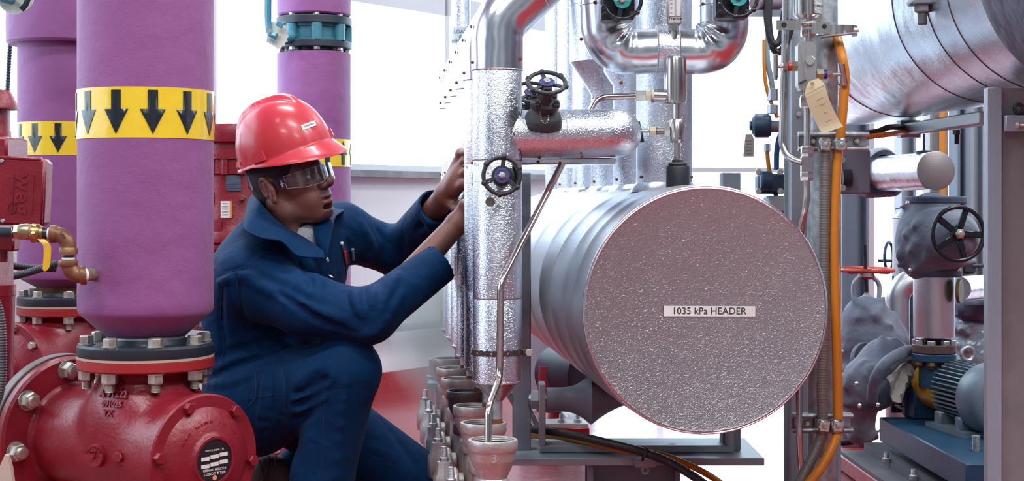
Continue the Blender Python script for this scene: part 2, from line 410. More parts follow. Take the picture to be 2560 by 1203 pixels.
# ---------------------------------------------------------------- the room
FLOOR = mat('red glossy floor paint', (0.27, 0.009, 0.016), 0.22, bump=[(3, 0.006, 4), (40, 0.0008, 3)], var=(1.6, (0.31, 0.02, 0.03), 0.45, 0.7), coat=0.25)
WALLM = mat('off white wall paint', (0.84, 0.88, 0.91), 0.6, bump=(20, 0.001, 3), var=(2.5, (0.70, 0.76, 0.80), 0.5, 0.7))
WALLG = mat('warm grey wall paint', (0.26, 0.27, 0.31), 0.7, var=(1.2, (0.19, 0.20, 0.24), 0.45, 0.6))
WALLR = mat('red wall base paint', (0.42, 0.015, 0.022), 0.35, bump=(20, 0.002, 3))
FRAMEM = mat('white window frame', (0.72, 0.75, 0.78), 0.4)
SILLM = mat('grey window sill', (0.20, 0.22, 0.23), 0.5, var=(6, (0.30, 0.31, 0.31), 0.45, 0.6, (1, 1, 1)))
CEILM = mat('dark grey ceiling', (0.13, 0.13, 0.145), 0.8)
gm = bpy.data.materials.new('clear window glass'); gm.use_nodes = True; nt = gm.node_tree; nt.nodes.clear()
_o = nt.nodes.new('ShaderNodeOutputMaterial'); _m = nt.nodes.new('ShaderNodeMixShader'); _t = nt.nodes.new('ShaderNodeBsdfTransparent'); _g = nt.nodes.new('ShaderNodeBsdfGlossy')
_g.inputs['Roughness'].default_value = 0.03; _t.inputs[0].default_value = (0.97, 0.985, 1, 1); _m.inputs[0].default_value = 0.05
nt.links.new(_t.outputs[0], _m.inputs[1]); nt.links.new(_g.outputs[0], _m.inputs[2]); nt.links.new(_m.outputs[0], _o.inputs[0]); GLASS = gm
def struct(name, mb, m, label, parent=None):
    o = mb.build(name, m, parent, 30)
    return tag(o, label, None, None, 'structure') if parent is None else o
WQ = Vector((-0.586, 8.5, 0)); WD = Vector((0.59, 0.807, 0)).normalized(); WN = Vector((WD.y, -WD.x, 0))   # window wall line, inward normal
def W(t, z, n=0.0): return WQ + WD * t + WN * n + UP * z
CEIL = 4.3
T0, T1 = -13.0, 1.9
C1 = W(T1, 0); BD = Vector((1, 0.098, 0)).normalized(); BN = Vector((BD.y, -BD.x, 0)); BL = 6.2
def Bk(t, z, n=0.0): return C1 + BD * t + BN * n + UP * z
CR = Bk(BL, 0); YB = -4.5
CL = W(T0, 0)
fl = MB(); fl.add([W(T0, 0), Vector((CL.x, YB, 0)), Vector((CR.x, YB, 0)), CR, C1], [(0, 1, 2, 3, 4)])
fl.add([p - UP * 0.1 for p in fl.v[:5]], [(4, 3, 2, 1, 0)])
struct('floor', fl, FLOOR, 'red painted glossy concrete floor of the plant room')
wk = MB(); wk.add([Vector((-6.5, YB, .004)), Vector((CR.x, YB, .004)), Vector((CR.x, 1.1, .004)), Vector((-6.5, 1.1, .004))], [(0, 1, 2, 3)])  # unseen grey strip, added to weaken red floor bounce and reflections
struct('floor_added_strip', wk, mat('grey bounce cutting strip', (.30, .31, .33), .4), 'unseen grey strip added over the floor to cut its red bounce')
ce = MB(); ce.add([p + UP * (CEIL) for p in fl.v[:5]], [(4, 3, 2, 1, 0)]); ce.add([p + UP * (CEIL + .1) for p in fl.v[:5]], [(0, 1, 2, 3, 4)])
struct('ceiling', ce, CEILM, 'dark grey ceiling above the plant room')
def slab(mb, a, b, z0, z1, n, th):       # a wall slab between floor points a and b, thickness away from the room
    a = Vector(a); b = Vector(b); d = (b - a).normalized(); n = Vector(n)
    vs = [a + UP * z0, b + UP * z0, b + UP * z1, a + UP * z1]; vs += [p - n * th for p in vs]
    return mb.add(vs, [(0, 1, 2, 3), (7, 6, 5, 4), (0, 4, 5, 1), (1, 5, 6, 2), (2, 6, 7, 3), (3, 7, 4, 0)])
SILL, TR0, TR1, HEAD = 1.205, 2.135, 2.25, 3.7
w = MB(); slab(w, W(T0, 0), W(T1, 0), 0, SILL - 0.02, WN, 0.2); slab(w, W(T0, 0), W(T1, 0), HEAD, CEIL, WN, 0.2)
struct('wall_left', w, WALLM, 'off white window wall behind the purple pipes')
w = MB(); slab(w, W(T0, 0, .02), W(T1, 0, .02), 0, 0.115, WN, 0.019); struct('baseboard_left', w, WALLR, 'red painted base strip along the window wall')
w = MB(); slab(w, W(T0, 0, .07), W(T1, 0, .07), SILL - 0.02, SILL + 0.015, WN, 0.27); struct('trim_1', w, SILLM, 'grey sill below the windows')
k = 0; t = T1 - 0.05; PW = 1.82
while t > T0 + 0.2:
    t2 = max(t - PW, T0) if k else .42; k += 1
    fr = MB(); a = .02
    for z0, z1 in ((SILL + .015, SILL + 0.05), (TR0, TR1), (HEAD - .06, HEAD)): slab(fr, W(t2, 0, -.05), W(t, 0, -.05), z0, z1, WN, 0.08)
    for q0, q1 in ((t2, t2 + a), (t - a, t)): slab(fr, W(q0, 0, -.05), W(q1, 0, -.05), SILL + .05, HEAD - .06, WN, 0.08)
    o = struct('window_%d' % k, fr, FRAMEM, 'tall white framed window number %d of the bright window wall' % k)
    for z0, z1 in ((SILL + .05, TR0), (TR1, HEAD - .06)):
        g = MB(); slab(g, W(t2 + a, 0, -.085), W(t - a, 0, -.085), z0, z1, WN, 0.006); g.build('pane', GLASS, o)
    t = t2
# far glazed wall
w = MB(); slab(w, Bk(0, 0), Bk(BL, 0), 0, 0.16, BN, .2); slab(w, Bk(0, 0), Bk(BL, 0), 3.7, CEIL, BN, .2)
struct('wall_back', w, WALLM, 'far wall with tall glazing behind the tank')
def t_of(u):
    q = (u - 1280) / FPX; return (q * C1.y - C1.x) / (BD.x - q * BD.y)
edges = [0.0, t_of(1655), t_of(1975), t_of(2190) - .02, t_of(2480), BL]
for t, t2 in zip(edges, edges[1:]):
    k += 1; fr = MB(); a = .025
    for z0, z1 in ((.16, .24), (1.25, 1.28), (3.62, 3.7)): slab(fr, Bk(t, 0, -.05), Bk(t2, 0, -.05), z0, z1, BN, .08)
    for q0, q1 in ((t, t + a), (t2 - a, t2)): slab(fr, Bk(q0, 0, -.05), Bk(q1, 0, -.05), .24, 3.62, BN, .08)
    o = struct('window_%d' % k, fr, FRAMEM, 'floor to ceiling window number %d in the far wall' % k)
    for z0, z1 in ((.24, 1.25), (1.28, 3.62)):
        g = MB(); slab(g, Bk(t + a, 0, -.085), Bk(t2 - a, 0, -.085), z0, z1, BN, .006); g.build('pane', GLASS, o)
w = MB(); slab(w, CR, Vector((CR.x, YB, 0)), 0, CEIL, (-1, 0, 0), .2); struct('wall_right', w, WALLG, 'warm grey plain wall beyond the right edge')
w = MB(); slab(w, Vector((CR.x, YB, 0)), Vector((CL.x, YB, 0)), 0, CEIL, (0, 1, 0), .2); struct('wall_front', w, WALLG, 'warm grey wall behind the viewer')
w = MB(); slab(w, Vector((CL.x, YB, 0)), CL, 0, CEIL, (1, 0, 0), .2); struct('wall_side', w, WALLG, 'warm grey end wall out of view')
for i_, xx in enumerate((-5.5, -3.2, -1.0, 1.1, 3.1)):  # unseen uprights added so the metal reflects dark and pale bands
    w = MB(); w.box((xx, YB + .12, CEIL / 2), (.7 if i_ % 2 else 1.1, .24, CEIL)); struct('trim_%d' % (i_ + 2), w, mat('dark slate reflection strip', (.05, .055, .07), .6) if i_ % 2 else mat('pale reflection strip', (.55, .53, .5), .6), 'unseen reflection strip number %d added on the wall behind the viewer' % (i_ + 1))
# light portals in the window openings help the sampler find the daylight
def portal(c, n, sx, sy):
    l = bpy.data.lights.new('window_portal', 'AREA'); l.shape = 'RECTANGLE'; l.size = sx; l.size_y = sy; l.cycles.is_portal = True
    o = bpy.data.objects.new('window_portal', l); COL.objects.link(o); o.location = c
    z = -Vector(n); x = UP.cross(z).normalized(); y = z.cross(x); o.matrix_world = Matrix.Translation(c) @ Matrix((x, y, z)).transposed().to_4x4()
portal(W((T0 + T1) / 2, (SILL + HEAD) / 2, -.02), WN, T1 - T0, HEAD - SILL)
portal(Bk(BL / 2, 1.9, -.02), BN, BL, 3.5)
# unseen ceiling panels added as fill light
FILLM = mat('lit fill panel diffuser', (0.9, 0.9, 0.88), 0.5, emit=((.95, .98, 1.0), 9.0))
for i, (x, y) in enumerate(((-2.2, 1.6), (0.4, 1.4), (2.6, 1.6), (-1.2, -1.2), (1.6, -1.2), (2.4, 4.6), (-0.6, 4.0), (-0.9, 6.4), (1.9, 6.6), (3.0, 2.8))):
    t = thing('fill_lamp', 'unseen white panel added as fill light %s' % ('above the purple pipes', 'above the viewer in the middle', 'over the right foreground', 'behind the viewer to the left', 'behind the viewer to the right', 'above the blue pump', 'above the kneeling worker', 'near the window wall', 'near the far glazing', 'beside the right column')[i], 'added fill light', (x, y, CEIL - .25), 'added fill panels under the ceiling')
    MB().box((x, y, CEIL - .2), (1.3, .34, .06), bev=.01).build('housing', FRAMEM, t); MB().box((x, y, CEIL - .235), (1.24, .28, .012)).build('diffuser', FILLM, t)
    for sx in (-.5, .5): MB().cyl((x + sx, y, CEIL - .18), (x + sx, y, CEIL), .006, n=8).build('hanger', GALV, t)
    l = bpy.data.lights.new('fill_light', 'AREA'); l.shape = 'RECTANGLE'; l.size = 1.2; l.size_y = .28; l.energy = FILL_W; l.color = (.93, .97, 1.0)
    o = bpy.data.objects.new('fill_light', l); COL.objects.link(o); o.location = (x, y, CEIL - .25)
# pipe running along the window wall
m = MB(); pz = .36; m.cyl(W(-6, pz, .09), W(.9, pz, .09), .02, n=14)
t = thing('wall_pipe', 'thin dark steel pipe running low along the off white wall', 'pipe', W(-1, 0, .09)); m.build('run', BLUPIPE, t)
for q in (-4, -2, -.2, .8):
    MB().box(W(q, pz, .05), (.03, .03, .09), rot(UP, WN)).build('bracket', GALV, t)
# ---------------------------------------------------------------- shared fasteners
_bm = {}
def hexmesh(r, h, stud=0.0, sr=0.6, m=None, thread=True, washer=False, n=6):
    key = (round(r, 5), round(h, 5), round(stud, 5), sr, m.name, washer, n)
    if key in _bm: return _bm[key]
    b = MB(); o = Vector((0, 0, 0))
    if washer: b.cyl(o, (0, 0, .0025), r * 1.15, n=20); 
    z0 = .0025 if washer else 0
    b.lathe((0, 0, z0), UP, [(0, 0), (r, 0), (r, h * .86), (r * .86, h), (0, h)], n)
    if stud > 0:
        pr = [(0, h * .5), (r * sr, h * .5)]; q = h
        if thread:
            while q < h + stud - .002:
                pr += [(r * sr, q), (r * sr * .86, q + .0012)]; q += .0026
        pr += [(r * sr, h + stud - .001), (r * sr * .8, h + stud), (0, h + stud)]
        b.lathe((0, 0, z0), UP, pr, 14)
    me = b.mesh('hexbolt'); me.materials.append(m); me.polygons.foreach_set('use_smooth', [True] * len(me.polygons)); me.set_sharp_from_angle(angle=R(35))
    _bm[key] = me; return me
def bolt(parent, pos, axis, r, h, stud=0.0, sr=0.6, m=None, spin=0.0, name='bolt', washer=False, thread=True):
    M = rot(axis) @ Matrix.Rotation(spin, 3, 'Z')
    return inst(name, hexmesh(r, h, stud, sr, m or BOLT, thread, washer), parent, pos, M)
def bolt_ring(parent, c, axis, Rb, n, r, h, stud=0.0, phase=0.0, name='bolt', m=None, hint=None, washer=False, sr=.6, only=None):
    x, y, z = frame(axis, hint)
    for k in range(n):
        a = phase + 2 * math.pi * k / n
        if only and not only(a): continue
        bolt(parent, Vector(c) + (x * math.cos(a) + y * math.sin(a)) * Rb, axis, r, h, stud, sr, m, a, name, washer)
def seg_poly(pts, n):            # subdivide a closed outline
    out = []
    for a, b in zip(pts, pts[1:] + pts[:1]):
        for i in range(n): out.append((a[0] + (b[0] - a[0]) * i / n, a[1] + (b[1] - a[1]) * i / n))
    return out
def on_cyl(c, r, ang, z):       # ang measured from the side facing the viewer, positive to the right
    return Vector((c[0] + r * math.sin(ang), c[1] - r * math.cos(ang), z))
def tape_band(parent, c, r, z0, z1, n, phase, down=True, k=1.0):
    b = MB(); pr = [(r, z0), (r + .0012, z0), (r + .0012, z1), (r, z1)]
    b.lathe((c[0], c[1], 0), UP, pr, 96); tb = b.build('tape_band', YEL, parent)
    h = z1 - z0; zm0 = z0 + h * .08; zm1 = z1 - h * .06; zs = zm0 + (zm1 - zm0) * .57
    for i in range(n):
        a0 = phase + 2 * math.pi * i / n; hw = .0305 / r * k; sw = hw * .40
        rows = []
        for s_, w in ((0, .02), (.14, .26), (.28, .5), (.42, .76), (.56, 1.0)): rows.append((zm0 + (zm1 - zm0) * s_, hw * w))
        rows += [(zm0 + (zm1 - zm0) * .562, sw), (zm1, sw)]
        if not down: rows = [(z0 + z1 - z, w_) for z, w_ in rows][::-1]
        g = [[on_cyl(c, r + .0022, a0 + w_ * (j / 4 - 1), z) for j in range(9)] for z, w_ in rows]
        m = MB().sheet(g, .0009); m.build('arrow', BLK, tb)
    return tb
def wrap_text(body, size, c, r, ang, z, m, parent, name='cast_lettering', ext=.002, tilt=0.0, bold=0.0006):
    me = text_mesh(body, size, ext, bold).copy(); off = OFF[parent.name]; n = len(me.vertices); co = np.empty(n * 3, np.float32); me.vertices.foreach_get('co', co); co = co.reshape(-1, 3)
    a = ang + co[:, 0] / r; rr = r + co[:, 2]
    out = np.stack([c[0] + rr * np.sin(a) - off.x, c[1] - rr * np.cos(a) - off.y, z + co[:, 1] - off.z], 1); me.vertices.foreach_set('co', out.astype(np.float32).ravel())
    me.update(); return mk(name, me, m, parent, 30)
# ---------------------------------------------------------------- purple lagged pipes
PIPES = {}
def purple_pipe(u, d, vt, vc0, vc1, vf0, vf1, label, rR=.169, rb=.10, tape=None, top=3.9, neckm=None):
    c = (X(u, d), d); t = thing('lagged_pipe', label, 'pipe', (c[0], c[1], Z(vf1, d)), 'purple lagged vertical pipes')
    z0, z1, zf0, zf1 = Z(vc0, d), Z(vc1, d), Z(vf0, d), Z(vf1, d)
    b = MB(); pr = [(rb * .9, z1 - .002), (rb, z1)]
    for i in range(1, 7): pr.append((rb + (rR - rb) * i / 7, z1 + (z0 - z1) * i / 7))
    pr += [(rR - .004, z0 - .003), (rR, z0 + .006)]; q = z0 + .03
    while q < top: pr.append((rR, q)); q += .05
    pr.append((rR, top)); b.lathe((c[0], c[1], 0), UP, pr, 72)
    b.build('lagging', PURPLE, t)
    MB().cyl((c[0], c[1], zf0 - .002), (c[0], c[1], z1 + .02), rb * .97, n=40).build('pipe_neck', neckm or GALV, t)
    MB().lathe((c[0], c[1], 0), UP, [(0, zf1), (.169, zf1), (.170, zf1 + .002), (.170, zf0 - .006), (.163, zf0), (rb * 1.05, zf0), (rb, zf0 + .012), (0, zf0 + .012)], 64).build('flange', BLACKP, t)
    for i in range(8):
        a = R(22.5 + 45 * i); bolt(t, on_cyl(c, .146, a, zf0), UP, .0185, .020, 0, m=BOLT, spin=a, washer=True)
    if tape: tape_band(t, c, rR, Z(tape[1], d), Z(tape[0], d), 12, R(tape[2]), tape[3])
    PIPES[u] = (c, zf1, d); return t
tf = purple_pipe(365, 3.86, 0, 778, 838, 856, 886, 'large magenta purple lagged pipe in front with a yellow band of five down arrows', tape=(229, 351, -11, True))
tr = purple_pipe(161, 5.68, 0, 692, 716, 738, 761, 'violet lagged pipe at the left edge with a thicker collar and yellow arrow band', tape=(309, 391, 9, True), neckm=RUST, rb=.105)
c, _, d = PIPES[161]
MB().lathe((c[0], c[1], 0), UP, [(.168, Z(112, d) + .004), (.20, Z(112, d) - .004), (.2085, Z(108, d)), (.209, Z(60, d)), (.207, Z(0, d)), (.207, 2.4), (.168, 2.43)], 72).build('collar', PURPLE, tr)
# middle pipe with its butterfly valve
d = 7.1; c = (X(785, d), d); t = thing('lagged_pipe', 'violet lagged pipe behind the worker with up arrows on a yellow band', 'pipe', (c[0], c[1], 0), 'purple lagged vertical pipes')
rR = .171
MB().lathe((c[0], c[1], 0), UP, [(0, 0)] + [(rR, .02 + k * .1) for k in range(int((Z(132, d) - .02) / .1))] + [(rR, Z(136, d)), (rR - .01, Z(133, d)), (0, Z(133, d))], 72).build('lagging', PURPLE, t)
MB().lathe((c[0], c[1], 0), UP, [(0, Z(42, d)), (rR - .008, Z(42, d)), (rR, Z(38, d)), (rR, 3.9), (0, 3.9)], 72).build('upper_lagging', PURPLE, t)
MB().cyl((c[0], c[1], Z(136, d)), (c[0], c[1], Z(36, d)), .12, n=40).build('pipe_neck', BLACKP, t)
tape_band(t, c, rR, Z(418, d), Z(350, d), 12, R(28), False)
v = thing('butterfly_valve', 'teal butterfly valve with toothed lever plate on the purple pipe above the worker', 'valve', (c[0], c[1], Z(95, d)))
for (a, b_) in ((66, 46), (124, 106)):
    MB().cyl((c[0], c[1], Z(a, d)), (c[0], c[1], Z(b_, d)), .176, n=56, bev=.004).build('flange', BLACKP, v)
MB().lathe((c[0], c[1], 0), UP, [(0, Z(106, d)), (.15, Z(106, d)), (.15, Z(100, d)), (.14, Z(98, d)), (.14, Z(74, d)), (.15, Z(72, d)), (.15, Z(66, d)), (0, Z(66, d))], 48).build('valve_body', TEAL, v)
for i in range(8):
    a = R(12 + 45 * i); p = on_cyl(c, .152, a, 0)
    MB().cyl((p.x, p.y, Z(106, d)), (p.x, p.y, Z(66, d)), .026, n=16).build('lug', TEAL, v)
    bolt(v, (p.x, p.y, Z(46, d)), UP, .016, .014, m=BOLT, spin=a); bolt(v, (p.x, p.y, Z(124, d)), -UP, .016, .014, m=BOLT, spin=a)
h0 = Vector((c[0], c[1], Z(88, d))); hp = P(694, 95, 6.9); hd = (hp - h0).normalized()
MB().cyl(h0 + hd * .10, hp, .036, .03, n=20).build('stem_neck', TEAL, v)
ex = P(720, 60, 6.86) - P(700, 110, 6.86); g = MB()
poly = []
for i in range(15):
    a = R(-70 + 130 * i / 14); rr = S(40, 6.86) * (1 if i % 2 else .9); poly.append((rr * math.cos(a), rr * math.sin(a)))
poly += [(-.015, .06), (-.03, -.03)]
g.prism(poly, P(683, 88, 6.86), (1, 0, 0), (0, 0, 1), .006, (0, -1, 0)); g.build('toothed_plate', mat('zinc plate', (.8, .82, .72), .3, .7), v)
lv = MB(); pts = [P(671, -60, 6.82), P(670, 50, 6.82), P(676, 84, 6.82), P(690, 92, 6.82)]
lv.tube(spline(pts, 6), [S(15, 6.8)] * 6 + [S(14, 6.8)] * 6 + [S(17, 6.8)] * 6 + [S(17, 6.8)], 8, flat=.6); lv.build('lever', TEAL, v)
MB().cyl(P(671, 76, 6.79), P(671, 76, 6.77), S(7, 6.8), n=14).build('pivot_pin', GALV, v)
MB().box(P(699, 62, 6.80), (.028, .02, .022), Matrix.Rotation(.5, 3, 'Y')).build('latch', TEAL, v)
# ---------------------------------------------------------------- suction diffusers
def diffuser(pipe_u, n, zc, L1, L2, Rl, Rc, Rbody, vred0, vred1, label, front=True):
    c, zf1, d = PIPES[pipe_u]; n = Vector(n).normalized(); o = Vector((c[0], c[1], zc))
    t = thing('suction_diffuser', label, 'suction diffuser', (c[0], c[1], zc - Rl), 'red suction diffusers under purple pipes')
    zr0, zr1 = Z(vred0, d), Z(vred1, d)
    A = o - n * L1; B = o + n * L2; lo = np.minimum(A, B) - .26; hi = np.maximum(A, B) + .26
    st = .0055; g = SDF(np.arange(lo[0], hi[0], st), np.arange(lo[1], hi[1], st), np.arange(zc - .2, zr0 + .03, st))
    def cylf(a, b, ra, rb):
        a = np.array(a, float); b = np.array(b, float); ax = b - a; L = np.linalg.norm(ax); ax = ax / L
        def fn(x, y, z):
            px, py, pz = x - a[0], y - a[1], z - a[2]; h = px * ax[0] + py * ax[1] + pz * ax[2]
            rad = np.sqrt(np.maximum(px * px + py * py + pz * pz - h * h, 0)); t_ = np.clip(h / L, 0, 1)
            return np.maximum(rad - (ra + (rb - ra) * t_), np.maximum(-h, h - L))
        r_ = max(ra, rb); return fn, np.minimum(a, b) - r_, np.maximum(a, b) + r_
    fn, l_, h_ = cylf(A, B - n * .03, Rbody * .93, Rbody); g.add(fn, l_, h_, 0)
    fn, l_, h_ = cylf((c[0], c[1], zc), (c[0], c[1], zr1 + .01), .128, .112); g.add(fn, l_, h_, .05)
    g.ell(o + UP * .09, (.14, .14, .10), k=.06)
    fn, l_, h_ = cylf(A - n * 0, A + n * .05, Rl * .93, Rbody); g.add(fn, l_, h_, .02)
    g.build('body', REDP, t, 2)
    MB().lathe((c[0], c[1], 0), UP, [(0, zr1), (.166, zr1), (.171, zr1 + .004), (.171, zr0 - .002), (.168, zr0), (0, zr0)], 64).build('top_flange', REDF, t)
    MB().cyl((c[0], c[1], zr0), (c[0], c[1], zf1), .1705, n=56).build('gasket', mat('tan gasket', (.5, .36, .28), .7), t)
    for i in range(8):
        a = R(22.5 + 45 * i); bolt(t, on_cyl(c, .146, a, zr1), -UP, .0205, .024, .020, sr=.62, m=BOLT, spin=a, name='nut', washer=True)
    MB().lathe(A, n, [(0, -.03), (Rl, -.03), (Rl + .002, -.026), (Rl + .002, .004), (Rl, .006), (0, .006)], 72).build('pipe_flange', mat('brown grey flange steel', (.16, .13, .12), .5, .2), t)
    MB().lathe(A, n, [(0, .008), (Rl - .008, .008), (Rl - .003, .012), (Rl - .003, .034), (Rl - .010, .042), (Rl * .80, .046), (Rbody + .01, .05), (0, .05)], 72).build('side_flange', REDP, t)
    bolt_ring(t, A + n * .046, n, Rl * .83, 8, .0235, .025, .014, R(8), 'nut', BOLT, UP, True, .6)
    cv = MB().lathe(B, n, [(0, -.035), (Rc * .955, -.035), (Rc * .96, -.012), (Rc, -.01), (Rc, .010), (Rc - .004, .014), (Rc * .80, .0145), (Rc * .76, .020), (Rc * .62, .034), (Rc * .45, .042), (Rc * .40, .045), (Rc * .37, .052), (Rc * .33, .052), (Rc * .325, .048), (0, .048)], 72).build('cover', REDP, t)
    bolt_ring(t, B + n * .014, n, Rc * .88, 8 if not front else 6, .0145, .017, 0, R(-8), 'cover_bolt', REDP if front else BOLT, UP, False)
    return t, o, n, B
c0, zf, d0 = PIPES[365]
td, o, n, B = diffuser(365, (.74, -.67, 0), .425, .375, .235, .212, .158, .142, 892, 919, 'large red cast iron suction diffuser in the foreground with a round black nameplate')
x, y, z = frame(n)                     # x lies to the right as seen from the front of the cover
px_ = UP.cross(n).normalized(); fy = UP
np_ = MB(); np_.cyl(B + n * .047, B + n * .0495, .0505, n=40); disc = np_.build('nameplate', mat('black nameplate enamel', (.012, .012, .016), .35), td)
def on_disc(a, b_, w=0.0505): return B + n * w + px_ * a + UP * b_
for r_, cols in ((.010, (-.027, 0, .027)), (-.008, (-.027, 0, .027))):
    for cc in cols: MB().box(on_disc(cc, r_ + cc * .1), (.024, .009, .0008), Matrix((px_, UP, n)).transposed()).build('print_field', WHITE, disc)
dn = -UP; lf = -px_
letter('lettering', 'BELL & GOSSETT', .0088, WHITE, disc, on_disc(.0, -.030), lf, dn, .0002, .0001)
letter('lettering', 'SUCTION DIFFUSER', .0078, WHITE, disc, on_disc(.0, -.0205), lf, dn, .0002, .0001)
letter('lettering', 'ITT Bell & Gossett', .0072, WHITE, disc, on_disc(0, .026), lf, dn, .0002)
MB().cyl(on_disc(.0, -.041), on_disc(0, -.041, .0512), .0062, n=16).build('emblem', mat('orange emblem', (.8, .35, .2), .5), disc)
for i, ch in enumerate('B&G MADE IN USA'):
    a = R(150 - 8.6 * i); rr = .088
    if ch != ' ': letter('cast_lettering', ch, .017, REDP, td, B + n * .033 + px_ * (rr * math.cos(a)) + UP * (rr * math.sin(a)), px_ * math.sin(a) - UP * math.cos(a), px_ * math.cos(a) + UP * math.sin(a), .004, .0006)
from mathutils.bvhtree import BVHTree
_bd = [o_ for o_ in td.children if o_.name.startswith('body')][0].data
_bv = BVHTree.FromPolygons([tuple(v_.co + OFF[td.name]) for v_ in _bd.vertices], [tuple(p_.vertices) for p_ in _bd.polygons])
for i, (s_, v_, sz, ut) in enumerate((('B & G', 966, .020, 290), ('A 91222', 986, .024, 285), ('091025', 1011, .020, 281), ('YX', 1034, .022, 271))):
    e_ = Vector((0, 0, CH)); dr_ = (P(ut, v_, 3.8) - e_).normalized(); h_ = _bv.ray_cast(e_ + dr_ * 2, dr_)
    nn_ = Vector((h_[1].x, h_[1].y, h_[1].z * .5)).normalized(); rr_ = UP.cross(nn_).normalized(); letter('cast_lettering', s_, sz, REDP, td, h_[0] + nn_ * .001, rr_, nn_.cross(rr_), .0035, .0008)
def plug(pu, pv, dd, r_, hgt, head=None, dirn=(-.30, -.95, .06)):
    dirn = Vector(dirn).normalized(); p = P(pu, pv, dd); MB().lathe(p - dirn * .05, dirn, [(0, 0), (r_ * 1.15, 0), (r_ * 1.08, .03), (r_, .05), (r_ * .92, .05 + hgt), (0, .05 + hgt)], 32).build('boss', REDP, td)
    return p, dirn
p, dr = plug(240, 1140, 3.735, .028, .012)
MB().cyl(p + dr * .005, p + dr * .022, .007, n=10).build('boss_pin', REDP, td)
for i, ch in enumerate('STAMP OUTLET'):
    a = R(160 - 12.5 * i); xx = UP.cross(-dr).normalized() * -1; xx = Vector((1, 0, 0)) - dr * dr.x; xx.normalize(); yy = dr.cross(xx); yy = yy if yy.z > 0 else -yy
    if ch != ' ': letter('cast_lettering', ch, .009, REDP, td, p + dr * .012 + xx * (.021 * math.cos(a)) + yy * (.021 * math.sin(a)), xx * math.sin(a) - yy * math.cos(a), xx * math.cos(a) + yy * math.sin(a), .002, .0003)
letter('cast_lettering', 'ITT', .013, REDP, td, p + dr * .0125 + UP * .008, (1, -.25, 0), UP, .002, .0005)
p, dr = plug(305, 1142, 3.70, .022, .012)
bolt(td, p + dr * .012, dr, .013, .010, m=REDP, name='square_plug')
diffuser(161, (-.50, -.86, 0), Z(905, 5.68), .30, .24, .20, .165, .15, 766, 786, 'red suction diffuser standing behind under the violet pipe', front=False)
# thin tag hanging off the rear diffuser cover
g = MB(); g.prism([(0, -.07), (.012, -.08), (.018, .05), (.012, .07), (0, .02)], P(118, 935, 5.2), (1, -.3, 0), UP, .002); tg = g.solo('metal_tag', REDP, P(118, 980, 5.2), 'narrow red metal tag standing on the rear diffuser cover', 'tag')
# ---------------------------------------------------------------- brass drain assembly on the front pipe
dv = 3.66
t = thing('drain_line', 'brown iron elbows with brass ball valve tapped into the magenta pipe', 'pipe fitting', P(160, 640, dv))
MB().cyl(P(-60, 580, dv + .02), P(36, 581, dv), .0135, n=20).build('supply_pipe', BLUPIPE, t)
b = MB(); b.lathe(P(33, 580, dv), (1, .02, 0), [(0, 0), (.0165, 0), (.0165, .002)], 20); 
b.lathe(P(38, 580, dv), (1, 0, 0), [(0, 0), (.0195, 0), (.0195, .010), (.0175, .010)], 6)
b.lathe(P(47, 580, dv), (1, 0, 0), [(.0175, 0), (.0195, .004), (.0195, .012), (.0205, .018), (.0195, .028), (.0175, .030)], 28); b.build('union', mat('dull nickel brass', (.42, .33, .20), .35, .9, var=(30, (.3, .24, .15), .5, .7)), t)
b = MB(); b.lathe(P(78, 583, dv), (1, 0, 0), [(0, 0), (.022, .001), (.0235, .005), (.0225, .010), (.0225, .018), (.019, .022), (.0165, .024), (.0165, .030), (0, .030)], 28)
b.lathe(P(84, 583, dv), (1, 0, 0), [(.0205, 0), (.0245, .001), (.0245, .010), (.020, .012)], 6); b.build('ball_valve', BRASS, t)
MB().cyl(P(104, 583, dv), P(133, 585, dv), .0137, n=20).build('nipple', BLUPIPE, t)
MB().cyl(P(96, 583, dv), P(106, 583, dv), .0150, n=20).build('thread_tape', PTFE, t); MB().cyl(P(121, 585, dv), P(130, 585, dv), .0150, n=20).build('thread_tape', PTFE, t)
lv = MB(); pts = [P(102, 598, dv - .03), P(113, 608, dv - .035), P(118, 622, dv - .035), P(116, 660, dv - .035), P(112, 678, dv - .035)]
W2 = .0085; rows = [[p - Vector((W2 * k_, 0, 0)), p + Vector((W2 * k_, 0, 0))] for p, k_ in zip(spline(pts, 5), [1.0] * 16 + [.95, .9, .8, .6, .3])]
lv.sheet(rows, .003); lv.build('lever', YHAND, t)
def elbow(p0, pc, p1, r, parent, m, name='elbow', collar=1.18, n=24, fr=.75):
    pts = fillet([p0, pc, p1], min((Vector(p0) - Vector(pc)).length, (Vector(p1) - Vector(pc)).length) * fr, 10)
    b = MB().tube(pts, r, n)
    for a_, b_ in ((Vector(p0), Vector(pc)), (Vector(p1), Vector(pc))):
        e = (b_ - a_).normalized(); b.lathe(a_, e, [(0, -.001), (r * collar * .97, -.001), (r * collar, .001), (r * collar, .011), (r * 1.02, .015)], n)
    return b.build(name, m, parent)
elbow(P(128, 585, dv), P(171, 586, dv), P(171, 634, dv), .0185, t, BRONZE, fr=.8)
MB().cyl(P(171, 632, dv), P(171, 650, dv), .0142, n=20).build('nipple', BLUPIPE, t); 
for v_ in (633, 644): MB().cyl(P(171, v_, dv), P(171, v_ + 5, dv), .0155, n=20).build('thread_tape', PTFE, t)
elbow(P(171, 652, dv), P(170, 693, dv), P(214, 688, dv + .01), .0195, t, BRONZE, fr=.8)
MB().cyl(P(212, 688, dv + .01), P(252, 685, 3.76), .0152, n=20).build('nipple', mat('scuffed yellow brass', (.42, .34, .22), .5, .6, var=(40, (.16, .12, .08), .5, .62)), t)
MB().cyl(P(209, 688, dv + .008), P(215, 688, dv + .012), .0165, n=20).build('thread_tape', PTFE, t)
b = MB()
